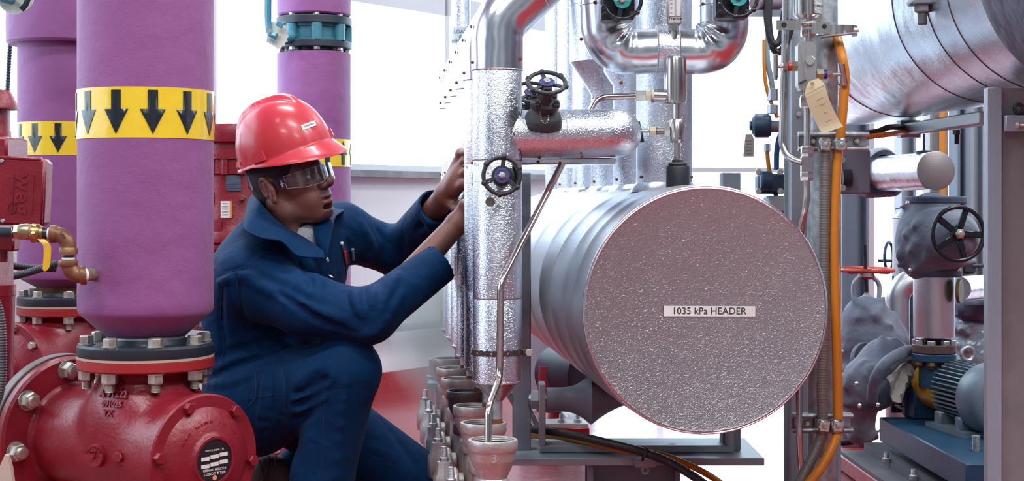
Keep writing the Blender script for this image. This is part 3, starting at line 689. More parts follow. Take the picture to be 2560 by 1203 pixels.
q = P(250, 686, 3.735); qn = Vector((-.69, -.72, 0)); qx, qy, qz = frame(qn)
pl = [(.024 * (1 + .22 * math.sin(3.1 * k) * math.cos(1.7 * k)) * math.cos(2 * math.pi * k / 18), .022 * (1 + .2 * math.sin(2.3 * k)) * math.sin(2 * math.pi * k / 18)) for k in range(18)]
b.prism(pl, q + qn * .001, qx, qy, .002); b.build('torn_lagging', mat('dark torn lagging', (.05, .03, .035), .9), t)
letter('cast_lettering', 'USA', .010, BRONZE, t, P(157, 588, dv - .019), (.6, -.1, -.8), (.8, -.1, .6), .0012)
# ---------------------------------------------------------------- red motors at the left edge
d = 4.25; t = thing('motor_terminal_box', 'red terminal box with embossed block letters at the left edge', 'terminal box', P(40, 560, d))
tilt = Matrix.Rotation(R(2.5), 3, 'Y') @ Matrix.Rotation(R(5), 3, 'Z')
cB = P(18, 478, d + .05); bw = S(205, d)
MB().box(cB, (bw, .10, S(170, d)), tilt, bev=.012).build('box', REDP, t)
fx = tilt @ Vector((1, 0, 0)); fu = tilt @ UP; fn_ = tilt @ Vector((0, -1, 0))
MB().box(cB + fn_ * .054, (bw * .985, .012, S(164, d)), tilt, bev=.005).build('lid', REDP, t)
MB().box(cB + fu * S(83, d) + fn_ * .046, (bw * .9, .03, .012), tilt, bev=.004).build('rim', REDP, t)
lc = P(69, 483, d - .02) ; lc = cB + fx * S(51, d) + fu * S(-4, d) + fn_ * .061
letter('cast_lettering', 'weg', S(62, d), REDP, t, lc, -fu, fx, .0025, .0012, 1.05)
for sg in (-1, 1):
    MB().box(lc + fx * S(24, d) * sg, (.003, .005, S(98, d)), tilt).build('embossed_frame', REDP, t)
for e in ((10, 402), (12, 552)):
    bolt(t, P(e[0] - 5, e[1], d - .012), fn_, .006, .005, m=GALV, name='screw')
# motor carrying that box
t = thing('pump_motor', 'red vertical pump motor with sloped cap at the left edge', 'motor', P(-20, 700, 4.62))
d = 4.62; e = P(-22, 300, d)
MB().lathe((e.x, e.y, 0), UP, [(0, Z(226, d)), (S(45, d), Z(226, d)), (S(67, d), Z(268, d)), (S(67, d), Z(274, d)), (S(50, d), Z(275, d)), (0, Z(275, d))], 40).build('cap', REDP, t)
MB().lathe((e.x, e.y, 0), UP, [(0, Z(275, d)), (S(46, d), Z(275, d)), (S(46, d), Z(325, d)), (S(48, d), Z(330, d)), (S(48, d), Z(345, d)), (0, Z(345, d))], 40).build('neck', REDP, t)
MB().box(P(-30, 372, d), (S(150, d), .2, S(54, d)), bev=.008).build('shoulder', REDP, t)
MB().box(P(-60, 640, d), (S(150, d), .2, S(480, d)), bev=.03).build('frame', REDP, t)
m = MB(); m.box(P(-10, 606, 4.45), (S(105, 4.45), .08, S(40, 4.45)), tilt, bev=.006); m.build('bracket', REDP, t)
MB().cyl(P(8, 622, 4.45), P(8, 655, 4.45), S(13, 4.4), n=20).build('conduit_hub', REDP, t)
# red cylinder with grey conduit, lower left
d = 4.4; t = thing('pump_column', 'glossy red steel pump column at the lower left edge', 'pump', P(-10, 1203, d)); e = P(-14, 800, d)
MB().lathe((e.x, e.y, 0), UP, [(0, Z(1000, d)), (S(40, d), Z(1000, d)), (S(44, d), Z(985, d)), (S(50, d), Z(740, d)), (S(52, d), Z(738, d)), (S(52, d), Z(712, d)), (S(44, d), Z(712, d)), (0, Z(710, d))], 40).build('column', REDP, t)
MB().lathe((e.x, e.y, 0), UP, [(0, Z(1420, d)), (S(110, d), Z(1420, d)), (S(100, d), Z(1090, d)), (S(84, d), Z(1040, d)), (S(50, d), Z(1005, d)), (S(38, d), Z(998, d)), (0, Z(998, d))], 40).build('volute', REDP, t)
MB().box(P(42, 992, 4.35), (.03, .03, .008)).build('foot_plate', GALV, t)
def corrugated(pts, r, amp, pitch, n=14):
    L = [0]
    for a_, b_ in zip(pts, pts[1:]): L.append(L[-1] + (b_ - a_).length)
    N = int(L[-1] / (pitch / 4)); out = []; rr = []; j = 0
    for i in range(N + 1):
        s_ = L[-1] * i / N
        while j < len(L) - 2 and L[j + 1] < s_: j += 1
        f = (s_ - L[j]) / max(L[j + 1] - L[j], 1e-9); out.append(pts[j].lerp(pts[j + 1], f)); rr.append(r + amp * math.sin(2 * math.pi * s_ / pitch))
    return MB().tube(out, rr, n)
b = corrugated(spline([P(-14, 740, 3.9), P(2, 800, 3.9), P(6, 900, 3.9), P(0, 980, 3.9), P(-30, 1060, 3.9)], 8), .011, .0012, .007)
b.solo('flexible_conduit', mat('grey ribbed conduit', (.09, .095, .10), .45), P(0, 1000, 3.9), 'grey ribbed conduit in front of the red pump column', 'conduit')
b = corrugated(spline([P(-40, 640, 4.9), P(10, 655, 4.9), P(50, 668, 4.95), P(140, 672, 5.0)], 6), .0115, .001, .008); b.solo('flexible_conduit', BLACKR, P(20, 660, 4.9), 'upper black ribbed hose beside the violet pipe foot', 'conduit', 'black hoses by the violet pipe')
b = corrugated(spline([P(-40, 692, 4.8), P(10, 693, 4.8), P(55, 686, 4.85), P(140, 660, 4.95)], 6), .0115, .001, .008); b.solo('flexible_conduit', BLACKR, P(20, 690, 4.8), 'lower black ribbed hose beside the violet pipe foot', 'conduit', 'black hoses by the violet pipe')
b = corrugated(spline([P(33, -40, 5.9), P(30, 40, 5.9), P(24, 130, 5.9), P(18, 240, 5.9), P(14, 330, 5.9)], 6), .0085, .0012, .011); b.solo('hanging_cable', mat('blue black cable', (.03, .06, .09), .4), P(18, 330, 5.9), 'dark ribbed cable hanging before the window at the left edge', 'cable')
# teal valve lever plate in the top left corner
d = 5.1; t = thing('butterfly_valve', 'teal valve lever with pale toothed plate in the top left corner', 'valve', P(30, 20, d))
poly = [(S(46, d) * math.cos(R(a)), S(46, d) * math.sin(R(a))) for a in range(-150, 31, 12)]
MB().prism(poly + [(S(30, d), S(40, d)), (-S(40, d), S(40, d))], P(40, -10, d), (1, 0, 0), UP, .006, (0, -1, 0)).build('toothed_plate', MATS['zinc plate'], t)
MB().tube([P(-20, -30, d - .03), P(14, -6, d - .03), P(34, 4, d - .03)], [S(18, d), S(16, d), S(9, d)], 10).build('lever', TEAL, t)
MB().cyl(P(48, 13, d - .005), P(48, 13, d - .02), S(5, d), n=12).build('pivot_pin', GALV, t)
MB().tube([P(55, 25, d), P(66, 12, d), P(78, -20, d)], S(9, d), 10).build('plate_arm', BLUPIPE, t)
# pale wedge in the lower left corner
g = MB(); d = 3.7; g.prism([(-.04, -.09), (.03, -.09), (.018, .0), (.010, .030), (.004, .034), (-.02, -.02)], P(8, 1172, d), (1, 0, 0), UP, .02, (0, 1, 0)); g.solo('cast_rib', mat('pale cream cast rib', (.55, .45, .38), .5), P(8, 1203, d), 'pale cream wedge shaped rib at the lower left corner', 'bracket')
# ---------------------------------------------------------------- red motor behind the worker
d = 6.35; c = P(600, 500, d); t = thing('pump_motor', 'large red vertical motor with nameplates behind the hard hat', 'motor', (c.x, c.y, Z(1010, d)))
def lz(prof): return [(S(r_, d), Z(v_, d)) for r_, v_ in prof]
b = MB(); b.lathe((c.x, c.y, 0), UP, lz([(0, 362), (112, 362), (118, 358), (120, 344), (120, 322), (116, 315), (0, 314)]), 48); b.build('top_cap', REDP, t)
b = MB(); b.lathe((c.x, c.y, 0), UP, lz([(0, 400), (112, 400), (112, 390), (104, 388), (104, 362), (0, 362)]), 48); b.build('fan_cowl', REDP, t)
b = MB(); b.lathe((c.x, c.y, 0), UP, lz([(0, 800), (100, 800), (104, 770), (104, 610), (112, 604), (112, 586), (108, 580), (100, 560), (100, 440), (106, 436), (106, 402), (0, 402)]), 48); b.build('frame', REDP, t)
for k in range(14):
    a = R(k * 360 / 14); p = on_cyl((c.x, c.y), S(106, d), a, Z(700, d)); b = MB().box(p, (S(10, d), S(12, d), S(160, d)), Matrix.Rotation(a, 3, 'Z')); b.build('fin', REDP, t)
for k in range(6):
    p = on_cyl((c.x, c.y), S(105, d), R(-50 + 20 * k), Z(420, d)); MB().cyl(p - UP * .03, p + UP * .03, S(9, d), n=12).build('stud_boss', REDP, t)
MB().lathe((c.x, c.y, 0), UP, lz([(0, 820), (118, 820), (120, 816), (120, 792), (118, 788), (0, 788)]), 48).build('lower_flange', REDP, t)
MB().lathe((c.x, c.y, 0), UP, lz([(0, 1130), (100, 1130), (90, 1000), (70, 900), (74, 820), (0, 820)]), 48).build('pedestal', REDP, t)
def patch(u0, u1, v0, v1, name, m, lift=.004, rr=101, parent=None):
    g = []
    for j in range(5):
        v_ = v0 + (v1 - v0) * j / 4; row = []
        for i in range(7):
            u_ = u0 + (u1 - u0) * i / 6; a = math.asin(max(-.98, min(.98, (u_ - 600) / rr))); row.append(on_cyl((c.x, c.y), S(rr, d) + lift, a, Z(v_, d)))
        g.append(row)
    return MB().sheet(g[::-1], .002).build(name, m, parent or t)
nb = patch(585, 620, 440, 478, 'nameplate', mat('blue grey nameplate', (.12, .16, .20), .35, .5, var=(50, (.05, .08, .11), .5, .55, (.2, .2, 4))))
patch(533, 551, 481, 511, 'sticker', WHITE); st = patch(572, 594, 503, 544, 'sticker', WHITE); patch(594, 599, 503, 544, 'warning_strip', mat('orange strip', (.75, .28, .05), .5))
for i, (a_, b_) in enumerate(((508, 510), (515, 517), (521, 523), (528, 530), (535, 537))): patch(576, 590, a_, b_, 'print_line', mat('grey print', (.30, .28, .28), .7), .0052, parent=st)
patch(536, 575, 548, 585, 'recess_panel', REDP, .008); bolt(t, P(608, 495, d - S(102, d)), (0, -1, 0), .012, .03, m=RUST, name='drain_plug')
for v_ in (805, 812): pass
MB().box(P(515, 806, 5.9), (S(50, 5.9), .02, S(26, 5.9)), bev=.003).build('plate_rail', mat('grey data plate', (.30, .29, .31), .4, .6, var=(30, (.10, .10, .12), .5, .55, (4, 1, 1))), t)
MB().box(P(497, 965, 5.6), (S(14, 5.6), .01, S(26, 5.6))).build('paper_label', WHITE, t)
# ---------------------------------------------------------------- the big header tank
VPU = 1280 + FPX * AX.x / AX.y
def along(u, d0, d): return VPU + (u - VPU) * d0 / d           # pixel column of a line along the plant axis
def rivet(parent, pos, axis, r=.0042):
    key = ('rivet', round(r, 5))
    if key not in _bm:
        b = MB(); b.lathe((0, 0, 0), UP, [(r, 0), (r, r * .5), (r * .7, r * 1.0), (0, r * 1.1)], 8); me = b.mesh('screw'); me.materials.append(RUST); _bm[key] = me
    return inst('screw', _bm[key], parent, pos, rot(axis))
TC = P(1765, 775, 3.75); TR_ = .306
tank = thing('header_tank', 'big horizontal aluminium clad steam header tank with round end facing the viewer', 'tank', (TC.x, TC.y + .8, TC.z - TR_))
pr = [(TR_ - .004, .0), (TR_, .002), (TR_, .03)]
q = .03; L_ = 3.0
for s_ in (.16, .34, .36, .62, .90, 1.25, 1.7, 2.2, 2.7):
    pr += [(TR_ - .001, s_ - .03), (TR_ + .001, s_ - .018), (TR_ + .0045, s_), (TR_ + .001, s_ + .018), (TR_ - .001, s_ + .03)] if s_ != .36 else []
pr += [(TR_, L_), (0, L_)]
MB().lathe(TC, AX, pr, 128).build('cladding', mat('satin aluminium cladding', (.56, .57, .61), .36, 1.0, bump=[(220, .0008, 2), (2.2, .012, 2, (1, .4, 1))]), tank)
MB().lathe(TC, AX, [(0, -.001), (TR_ - .012, -.001), (TR_ - .006, -.003), (TR_ - .001, -.001), (TR_ - .001, .006), (0, .006)], 128).build('end_sheet', CAP, tank)
MB().torus(TC + AX * .0005, AX, TR_ - .001, .0028, 128, 8).build('rim_bead', ALU, tank)
lr = BX * math.cos(R(.6)) - UP * math.sin(R(.6)); lu = UP * math.cos(R(.6)) + BX * math.sin(R(.6)); lc = TC + BX * S(8, 3.75) - UP * S(3, 3.75) - AX * .0045
lb = MB().box(lc, (S(233, 3.75), S(26, 3.75), .0012), Matrix((lr, lu, -AX)).transposed()).build('header_label', WHITE, tank)
letter('lettering', '1035 kPa HEADER', S(24.5, 3.75), INK, lb, lc - AX * .0012 - BX * S(1, 3.75), lr, lu, .0002, .00005)
# ---------------------------------------------------------------- handwheels
def wheel(parent, c, axis, Rw, rr=.12, spokes=3, knobs=6, m=BLACKI, disc=NAVYPL, ph=90, hint=None, nut=True, discr=.42, flat=False):
    c = Vector(c); x, y, z = frame(axis, hint)
    w_ = MB(); w_.torus(c, z, Rw, Rw * rr, 48, 10); rim = w_.build('wheel_rim', m, parent)
    for k in range(knobs):
        a = R(ph + 360 * k / knobs); MB().sphere(c + (x * math.cos(a) + y * math.sin(a)) * Rw * 1.04, Rw * rr * 1.42, 12, 8).build('knob', m, rim)
    for k in range(spokes):
        a = R(ph + 360 * k / spokes); e = x * math.cos(a) + y * math.sin(a); f = -x * math.sin(a) + y * math.cos(a)
        MB().box(c + e * Rw * .62 - z * Rw * .05, (Rw * .80, Rw * .24, Rw * .13), Matrix((e, f, z)).transposed(), bev=Rw * .03).build('spoke', m, rim)
    MB().lathe(c, z, [(0, -Rw * .35), (Rw * .2, -Rw * .35), (Rw * .24, -Rw * .02), (Rw * discr * 1.04, 0), (Rw * discr * 1.04, Rw * .05), (0, Rw * .05)], 32).build('hub', m, rim)
    if disc: MB().lathe(c, z, [(0, Rw * .06), (Rw * discr, Rw * .06), (Rw * discr, Rw * .08), (0, Rw * .08)], 32).build('name_disc', disc, rim)
    if nut: bolt(rim, c + z * Rw * .08, z, Rw * .19, Rw * .13, Rw * .08, m=BOLT, name='nut')
    return rim
def chain(parent, pts, r=.0016):
    b = MB(); P_ = spline(pts, 10); acc = 0; last = None
    for a_, b_ in zip(P_, P_[1:]):
        acc += (b_ - a_).length
        if acc > r * 3.0: b.sphere(b_, r, 8, 6); acc = 0
    o = b.build('bead_chain', CHAIN, parent); o['kind'] = 'stuff'; return o
# ---------------------------------------------------------------- row of drip legs
CZT = Z(170, 3.73); CZC = Z(955, 3.73)
ORD = ['nearest', 'second', 'third', 'fourth', 'fifth', 'sixth']
CD = [3.73, 4.04, 4.36, 4.66, 4.96, 5.26]
cols = []
for i, d in enumerate(CD):
    u = along(1243, 3.73, d); cx = X(u, d); r = .0605
    t = thing('drip_leg', '%s of the embossed aluminium drip legs in the row%s' % (ORD[i], (', beside the tank post' if i == 0 else ' at the worker’s hands' if i == 2 else ' behind')), 'pipe', (cx, d, CZC - .12), 'embossed drip legs in a row')
    cols.append((t, cx, d)); o = Vector((cx, d, 0))
    zz = [CZC, Z(745, 3.73), Z(401, 3.73), CZT + .01]
    for a_, b_ in zip(zz, zz[1:]):
        MB().lathe(o, UP, [(r - .001, a_), (r, a_ + .001), (r, b_ - .001), (r - .0015, b_ + .002)], 56).build('cladding', EMB, t)
        MB().lathe(o, UP, [(r - .001, b_ - .0012), (r + .0006, b_ - .001), (r + .0006, b_ + .001), (r - .001, b_ + .0012)], 48).build('seam', RUST if i == 0 else ALUD, t)
    MB().lathe(o, UP, [(.013, CZC - .046), (.016, CZC - .044), (r - .002, CZC - .001), (r + .001, CZC), (r + .001, CZC + .004), (r, CZC + .005)], 56).build('bottom_cone', EMB, t)
    MB().cyl((cx, d, CZC - .092), (cx, d, CZC - .03), .0125, n=20).build('tail_pipe', GALV, t)
    MB().cyl((cx, d, CZC - .116), (cx, d, CZC - .090), .0130, n=20).build('tail_thread', RUST, t)
    # smooth sheet elbow on top, bending up to the right
    k45 = (BX * .72 + UP * .70).normalized(); p0 = Vector((cx, d, CZT - .006)); pc = Vector((cx, d, CZT + .115))
    pts = fillet([p0, pc, pc + k45 * .62], .10, 7)
    MB().tube(pts, .0635, 48).build('sheet_elbow', ALU, t)
    for s_ in (.115, .30): MB().torus(pc + k45 * s_, k45, .0638, .0012, 48, 6).build('bead', ALUD, t)
    MB().torus(p0, UP, .0637, .0012, 48, 6).build('bead', ALUD, t)
    for a_, zz_ in ((-70, CZT + .012), (62, CZT + .02), (-78, CZT + .10), (-70, Z(408, 3.73))): rivet(t, on_cyl((cx, d), .0635, R(a_), zz_), (math.sin(R(a_)), -math.cos(R(a_)), 0))
# valves with handwheels on the drip legs
for i in (0, 1, 2, 3):
    _, cx, d = cols[i]; zc = Z(441, 3.73); c = Vector((cx + .012, d - .115, zc)); Rw = S(46, 3.62)
    t = thing('globe_valve', '%s black handwheel valve on the %s drip leg%s' % ('front' if i == 0 else 'rear', ORD[i], ' facing the viewer' if i == 0 else ' hidden behind its neighbour'), 'valve', (c.x, d - .06, zc - .05), 'handwheel valves on the drip legs')
    wheel(t, c, (0.10, -1, .05), Rw, ph=83, hint=UP)
    MB().lathe(c + Vector((0, .02, 0)), (0, 1, 0), [(0, 0), (.012, 0), (.013, .02), (.024, .022), (.026, .034), (.018, .038), (.030, .045), (.033, .06), (.030, .07), (0, .07)], 24).build('bonnet', BLACKI, t)
    for sg in (-1, 1): MB().box(c + Vector((sg * .019, .025, .004)), (.006, .05, .012)).build('yoke_arm', BLACKI, t)
    MB().lathe(c + Vector((-.004, .066, .0)), (0, 1, 0), [(.040, 0), (.043, .001), (.043, .012), (.028, .012)], 36).build('sealant_ring', BLACKR, t)
    if i == 0:
        chain(t, [c + Vector((-.03, .02, .03)), c + Vector((-.032, -.002, -.0)), c + Vector((-.026, 0, -.035)), c + Vector((-.029, .01, -.045))])
        MB().lathe(c + Vector((-.028, .012, -.063)), (0, -1, .1), [(0, 0), (.0115, 0), (.0115, .0015), (0, .0015)], 20, ).build('oval_tag', mat('tarnished brass tag', (.12, .11, .09), .45, .8), t)
    elif i == 1:
        pass
# strap holding the tube to the first drip leg
_, cx, d = cols[0]; t = thing('perforated_strap', 'brown perforated strap clamped round the nearest drip leg', 'strap', (cx, d, Z(880, 3.73))); zc = Z(879, 3.73)
N_ = 60; g = []
for row in range(5):
    s_ = (row / 4 - .5) * .0155; pts = []
    for k in range(N_ + 1):
        a = R(-150 + 240 * k / N_); wv = .85 + .15 * math.cos(k * 2 * math.pi / 4); pts.append(on_cyl((cx, d), .0628, a, zc + s_ * wv))
    g.append(pts)
STRAP = mat('dark brown strap steel', (.07, .045, .04), .5, .4); MB().sheet(g, .0015).build('band', STRAP, t)
for k in range(-4, 5):
    a = R(-84 + 18 * (k + 4)); p = on_cyl((cx, d), .0637, a, zc); MB().cyl(p, p + Vector((math.sin(a), -math.cos(a), 0)) * .0008, .0028, n=10).build('hole', BLACKI if k % 2 else CHAIN, t)
MB().box((cx + .073, d - .02, zc), (.022, .010, .015), bev=.002).build('end_tab', STRAP, t); bolt(t, (cx + .078, d - .027, zc), (0, -1, 0), .0095, .008, m=BOLT)
# ---------------------------------------------------------------- drain funnels (threaded reducers)
RD = [3.46, 3.73, 4.04, 4.36, 4.66, 4.96, 5.26]; ZR = Z(1098, 3.46)
for i, d in enumerate(RD):
    u = along(1232, 3.46, d); cx = X(u, d); mm = NIP if i not in (3,) else mat('dark malleable iron', (.10, .095, .095), .42, .5, bump=(80, .0012, 3))
    t = thing('drain_funnel', ('nearest grey threaded drain funnel with a raised 3' if i == 0 else 'black grey drain funnel among pale ones, fourth in the row' if i == 3 else '%s pale grey drain funnel in the row, counted from the viewer' % (ORD + ['seventh'])[i]), 'drain funnel', (cx, d, 0), 'threaded drain funnels in a row'); o = Vector((cx, d, 0))
    MB().lathe(o, UP, [(.040, ZR - .04), (.0475, ZR - .012), (.049, ZR - .001), (.0515, ZR), (.056, ZR - .001), (.057, ZR - .004), (.057, ZR - .022), (.0545, ZR - .026), (.0525, ZR - .030), (.0525, ZR - .044), (.050, ZR - .050), (.034, ZR - .084), (.033, ZR - .088), (.037, ZR - .093), (.038, ZR - .098), (.038, ZR - .120), (.034, ZR - .126), (.030, ZR - .126)], 44).build('reducer', mm, t)
    MB().lathe(o, UP, [(0, ZR - .055), (.032, ZR - .052), (.044, ZR - .03), (.0465, ZR - .012)] , 32).build('dark_bore', mat('dark bore lining', (.03, .025, .025), .3), t)  # near black lining inside the funnel mouth
    for k in range(5): MB().torus((cx, d, ZR - .006 - .0045 * k), UP, .0478 - .0007 * k, .0011, 36, 5).build('thread', mm, t)
    MB().cyl((cx, d, 0), (cx, d, ZR - .12), .029, n=24).build('drain_pipe', NIP, t)
    MB().lathe(o, UP, [(.029, .10), (.040, .102), (.042, .115), (.040, .128), (.029, .13)], 24).build('coupling', NIP, t)
    if i:
        MB().cyl((cx - .03, d - .02, ZR - .20), (cx - .075, d - .03, ZR - .20), .024, n=20).build('valve_branch', NIP, t); MB().lathe((cx - .078, d - .03, ZR - .245), UP, [(0, 0), (.026, 0), (.030, .01), (.030, .06), (.024, .07), (.020, .10), (.0, .10)], 8).build('branch_cap', NIP, t)
        MB().torus((cx - .05, d - .03, ZR - .20), (1, .2, 0), .033, .007, 24, 8).build('branch_ring', NIP, t)
        bolt(t, (cx - .078, d - .03, ZR - .145), UP, .013, .012, .028, m=GALV, name='clamp_bolt')
    if i == 0:
        wrap_text('3', .030, (cx, d), .0526, R(4), ZR - .0365, mm, t, ext=.0012); wrap_text('CHINA', .009, (cx, d), .0572, R(2), ZR - .012, mm, t, ext=.0009, bold=.0002); wrap_text('2', .022, (cx, d), .0382, R(5), ZR - .108, mm, t, ext=.0012)
# stand legs behind the funnels
t = thing('pipe_stand', 'small pinkish steel stand with straight legs on the floor behind the funnels', 'stand', P(1090, 1070, 5.5)); dd = 5.5
for u_, v0_, v1_, d_ in ((1081, 958, 1040, 5.75), (1096, 970, 1068, 5.5), (1138, 945, 1030, 5.8)):
    MB().box((X(u_, d_), d_, Z(v0_, d_) / 2), (S(11, d_), S(11, d_), Z(v0_, d_))).build('leg', LGREYP, t)
MB().box((X(1108, 5.6), 5.62, Z(955, 5.6)), (S(70, 5.6), .3, .02)).build('top_plate', LGREYP, t); MB().sphere((X(1110, 5.5), 5.55, Z(938, 5.5)), (.045, .05, .04)).build('float_trap', NIP, t); bolt(t, (X(1083, 5.7), 5.6, Z(952, 5.6)), UP, .02, .02, .06, m=GALV)
# ---------------------------------------------------------------- branch pipes, risers and U bends
def gored(path, r, m, parent, name, inner, wr=0.0, nw=4, n=44, rr=None):
    """tube whose inner side is crimped in folds"""
    pts = [Vector(p) for p in path]; b = MB().tube(pts, rr or r, n); k = 0
    for i in range(len(pts)):
        s_ = i / (len(pts) - 1)
        for j in range(n):
            p = b.v[k]; e = (p - pts[i]); w_ = max(0.0, e.normalized().dot(Vector(inner).normalized()) * .9 + .1) * math.sin(math.pi * min(1, max(0, s_))) ; b.v[k] = p + e.normalized() * (wr * w_ * (math.sin(2 * math.pi * nw * s_) - .35)); k += 1
    return b.build(name, m, parent, 70)
t = thing('branch_pipe', 'short embossed aluminium branch pipe joining the nearest drip leg to the riser', 'pipe', P(1420, 400, 3.8)); dB = 3.79
pts = fillet([P(1262, 336, 3.74), P(1552, 332, dB), P(1552, 332, dB) + AX * .42], .055, 8)
MB().tube(pts, .060, 56).build('cladding', EMB, t)
a = P(1262, 336, 3.74); e = (P(1552, 332, dB) - a).normalized()
for s_ in (.145,): MB().torus(a + e * s_, e, .0604, .0009, 48, 6).build('seam', ALUD, t)
rivet(t, P(1349, 393, 3.74), (0, -.5, -.8)); rivet(t, P(1455, 390, 3.745), (0, -.5, -.8))
pp = P(1288, 336, 3.735)          # dark mitre line at the joint
pl = [on_cyl((cols[0][1], 3.73), .0625, R(40 + 38 * abs(k / 8)), Z(336 + 66 * k / 8, 3.72)) for k in range(-8, 9)]
MB().tube(pl, .0012, 6).build('mitre_seal', BLACKR, t)
b = MB(); b.box(P(1420, 404, 3.83), (S(240, 3.8), .10, S(16, 3.8)), bev=.004); b.build('drip_tray', ALU, t); rivet(t, P(1345, 405, 3.775), (0, -1, 0)); rivet(t, P(1400, 408, 3.775), (0, -1, 0))
for i, dd in ((1, 4.10), (2, 4.42)):
    t = thing('branch_pipe', '%s embossed branch pipe behind the %s drip leg' % (ORD[i], ORD[i]), 'pipe', (cols[i][1] + .2, dd, Z(400, 3.8)), 'branch pipes behind the nearest one')
    q0 = Vector((cols[i][1], cols[i][2], Z(336, 3.74))); q1 = q0 + BX * (along(1552, dB, dd) - along(1243, 3.73, CD[i])) / FPX * dd
    MB().tube(fillet([q0, q1, q1 + AX * .35], .055, 8), .060, 40).build('cladding', EMB, t)
# handwheel valve on the branch
def tilted_valve(c, lab, first):
    ax = Vector((.05, -.62, .78)).normalized(); c = Vector(c); t = thing('globe_valve', lab, 'valve', c - UP * .1, 'handwheel valves on the branch pipes')
    wheel(t, c, ax, S(47, 3.62), ph=100)
    base = c + Vector((-.008, .055, -.098)); x = (c - base)
    MB().lathe(base, x, [(0, 0), (.047, 0), (.046, .018), (.040, .030), (.028, .040), (.026, .046), (.036, .048), (.037, .060), (.030, .064), (.018, .066), (.016, .085), (.012, .11), (0, .11)], 28).build('bonnet', BLACKI, t)
    for a in range(4):
        ux, uy, uz = frame(x); bolt(t, base + uz * .060 + (ux * math.cos(R(45 + 90 * a)) + uy * math.sin(R(45 + 90 * a))) * .034, uz, .010, .010, .008, m=BLACKI, name='gland_bolt')
    MB().box(base + x.normalized() * .06 + Vector((.002, -.026, .0)), (.017, .012, .075), rot(x)).build('yoke_arm', BLACKI, t)
    if first:
        e = base + Vector((-.008, -.044, .058)); chain(t, [e, e + Vector((.0, -.010, -.03)), e + Vector((.004, -.012, -.052)), e + Vector((.012, -.012, -.058)), e + Vector((.019, -.010, -.05)), e + Vector((.021, -.006, -.02)), e + Vector((.020, .0, .0))])
    return t
tilted_valve(P(1367, 207, 3.66), 'black handwheel valve with bead chain on the branch pipe', True)
q = P(1367, 207, 3.66) + AX * .33; tilted_valve(q, 'black handwheel valve half hidden behind the nearest drip leg', False)
# risers out of the tank top
RS = [(4.27, .078), (4.74, .066), (5.20, .066), (5.66, .066), (6.10, .066), (6.5, .066)]
for i, (d, r) in enumerate(RS):
    u = along(1765, 3.75, d); cx = X(u, d); zt = TC.z + TR_ - .03
    t = thing('riser_pipe', '%s embossed aluminium riser standing on the header tank' % ORD[i], 'pipe', (cx, d, zt), 'risers on the header tank'); o = Vector((cx, d, 0))
    if i == 2: pr = [(r, zt), (r, Z(236, d)), (.135, Z(160, d)), (.139, Z(157, d)), (.139, 3.6)]
    elif i == 1: pr = [(r, zt), (r, Z(215, d)), (.095, Z(180, d)), (.095, 3.6)]
    else: pr = [(r, zt), (r, Z(300, d)), (r, 3.6)]
    b = MB(); b.lathe(o, UP, pr, 56); b.build('cladding', EMB, t)
    MB().lathe(o, UP, [(r + .018, zt + .018), (r + .012, zt + .032), (r + .001, zt + .045)], 40).build('skirt', ALU, t)
    MB().torus((cx, d, 1.62 + .05 * i), UP, (.139 if i == 2 else .095 if i == 1 else r) + .0005, .001, 48, 6).build('seam', ALUD, t)
    for a in (-60, 20, 70): rivet(t, on_cyl((cx, d), r, R(a), zt + .06), (math.sin(R(a)), -math.cos(R(a)), 0))
# U bend in front of the first riser
dU = 4.08; t = thing('u_bend', 'polished aluminium U shaped pipe bend crossing in front of the tall riser', 'pipe', P(1662, 205, dU))
lp = [P(1512, -140, dU), P(1512, -20, dU)]; sp = fillet([P(1512, -30, dU), P(1512, 136, dU), P(1645, 126, dU)], S(76, dU), 34)
rl = [S(61, dU) + S(6, dU) * math.sin(math.pi * i / (len(sp) - 1)) ** 2 - S(5, dU) * i / (len(sp) - 1) for i in range(len(sp))]
gored(sp, .066, ALU, t, 'elbow', (.8, -.5, 1), .005, 3.6, rr=rl)
MB().tube([P(1512, -160, dU), P(1512, 14, dU)], S(60.5, dU), 48).build('leg', EMB, t)
sp2 = fillet([P(1811, -30, dU), P(1811, 136, dU), P(1690, 126, dU)], S(76, dU), 34)
gored(sp2, .066, ALU, t, 'elbow', (-.8, -.5, 1), .005, 3.6, rr=rl)
MB().tube([P(1811, -160, dU), P(1811, 14, dU)], S(60.5, dU), 48).build('leg', EMB, t)
MB().tube([P(1640, 123, dU), P(1696, 123, dU)], S(58.5, dU), 48).build('saddle', EMB, t)
for u_ in (1641, 1695): MB().torus(P(u_, 123, dU), (1, 0, 0), S(58.5, dU), .0022, 48, 6).build('bead', ALUD, t)
for u_ in (1512, 1811): MB().torus(P(u_, 14, dU), UP, S(61.5, dU), .0016, 48, 6).build('bead', ALUD, t)
for e in ((1487, 6), (1453, 98), (1553, 207), (1757, 10)): rivet(t, P(e[0], e[1], dU - .06), (0, -1, 0), .005)
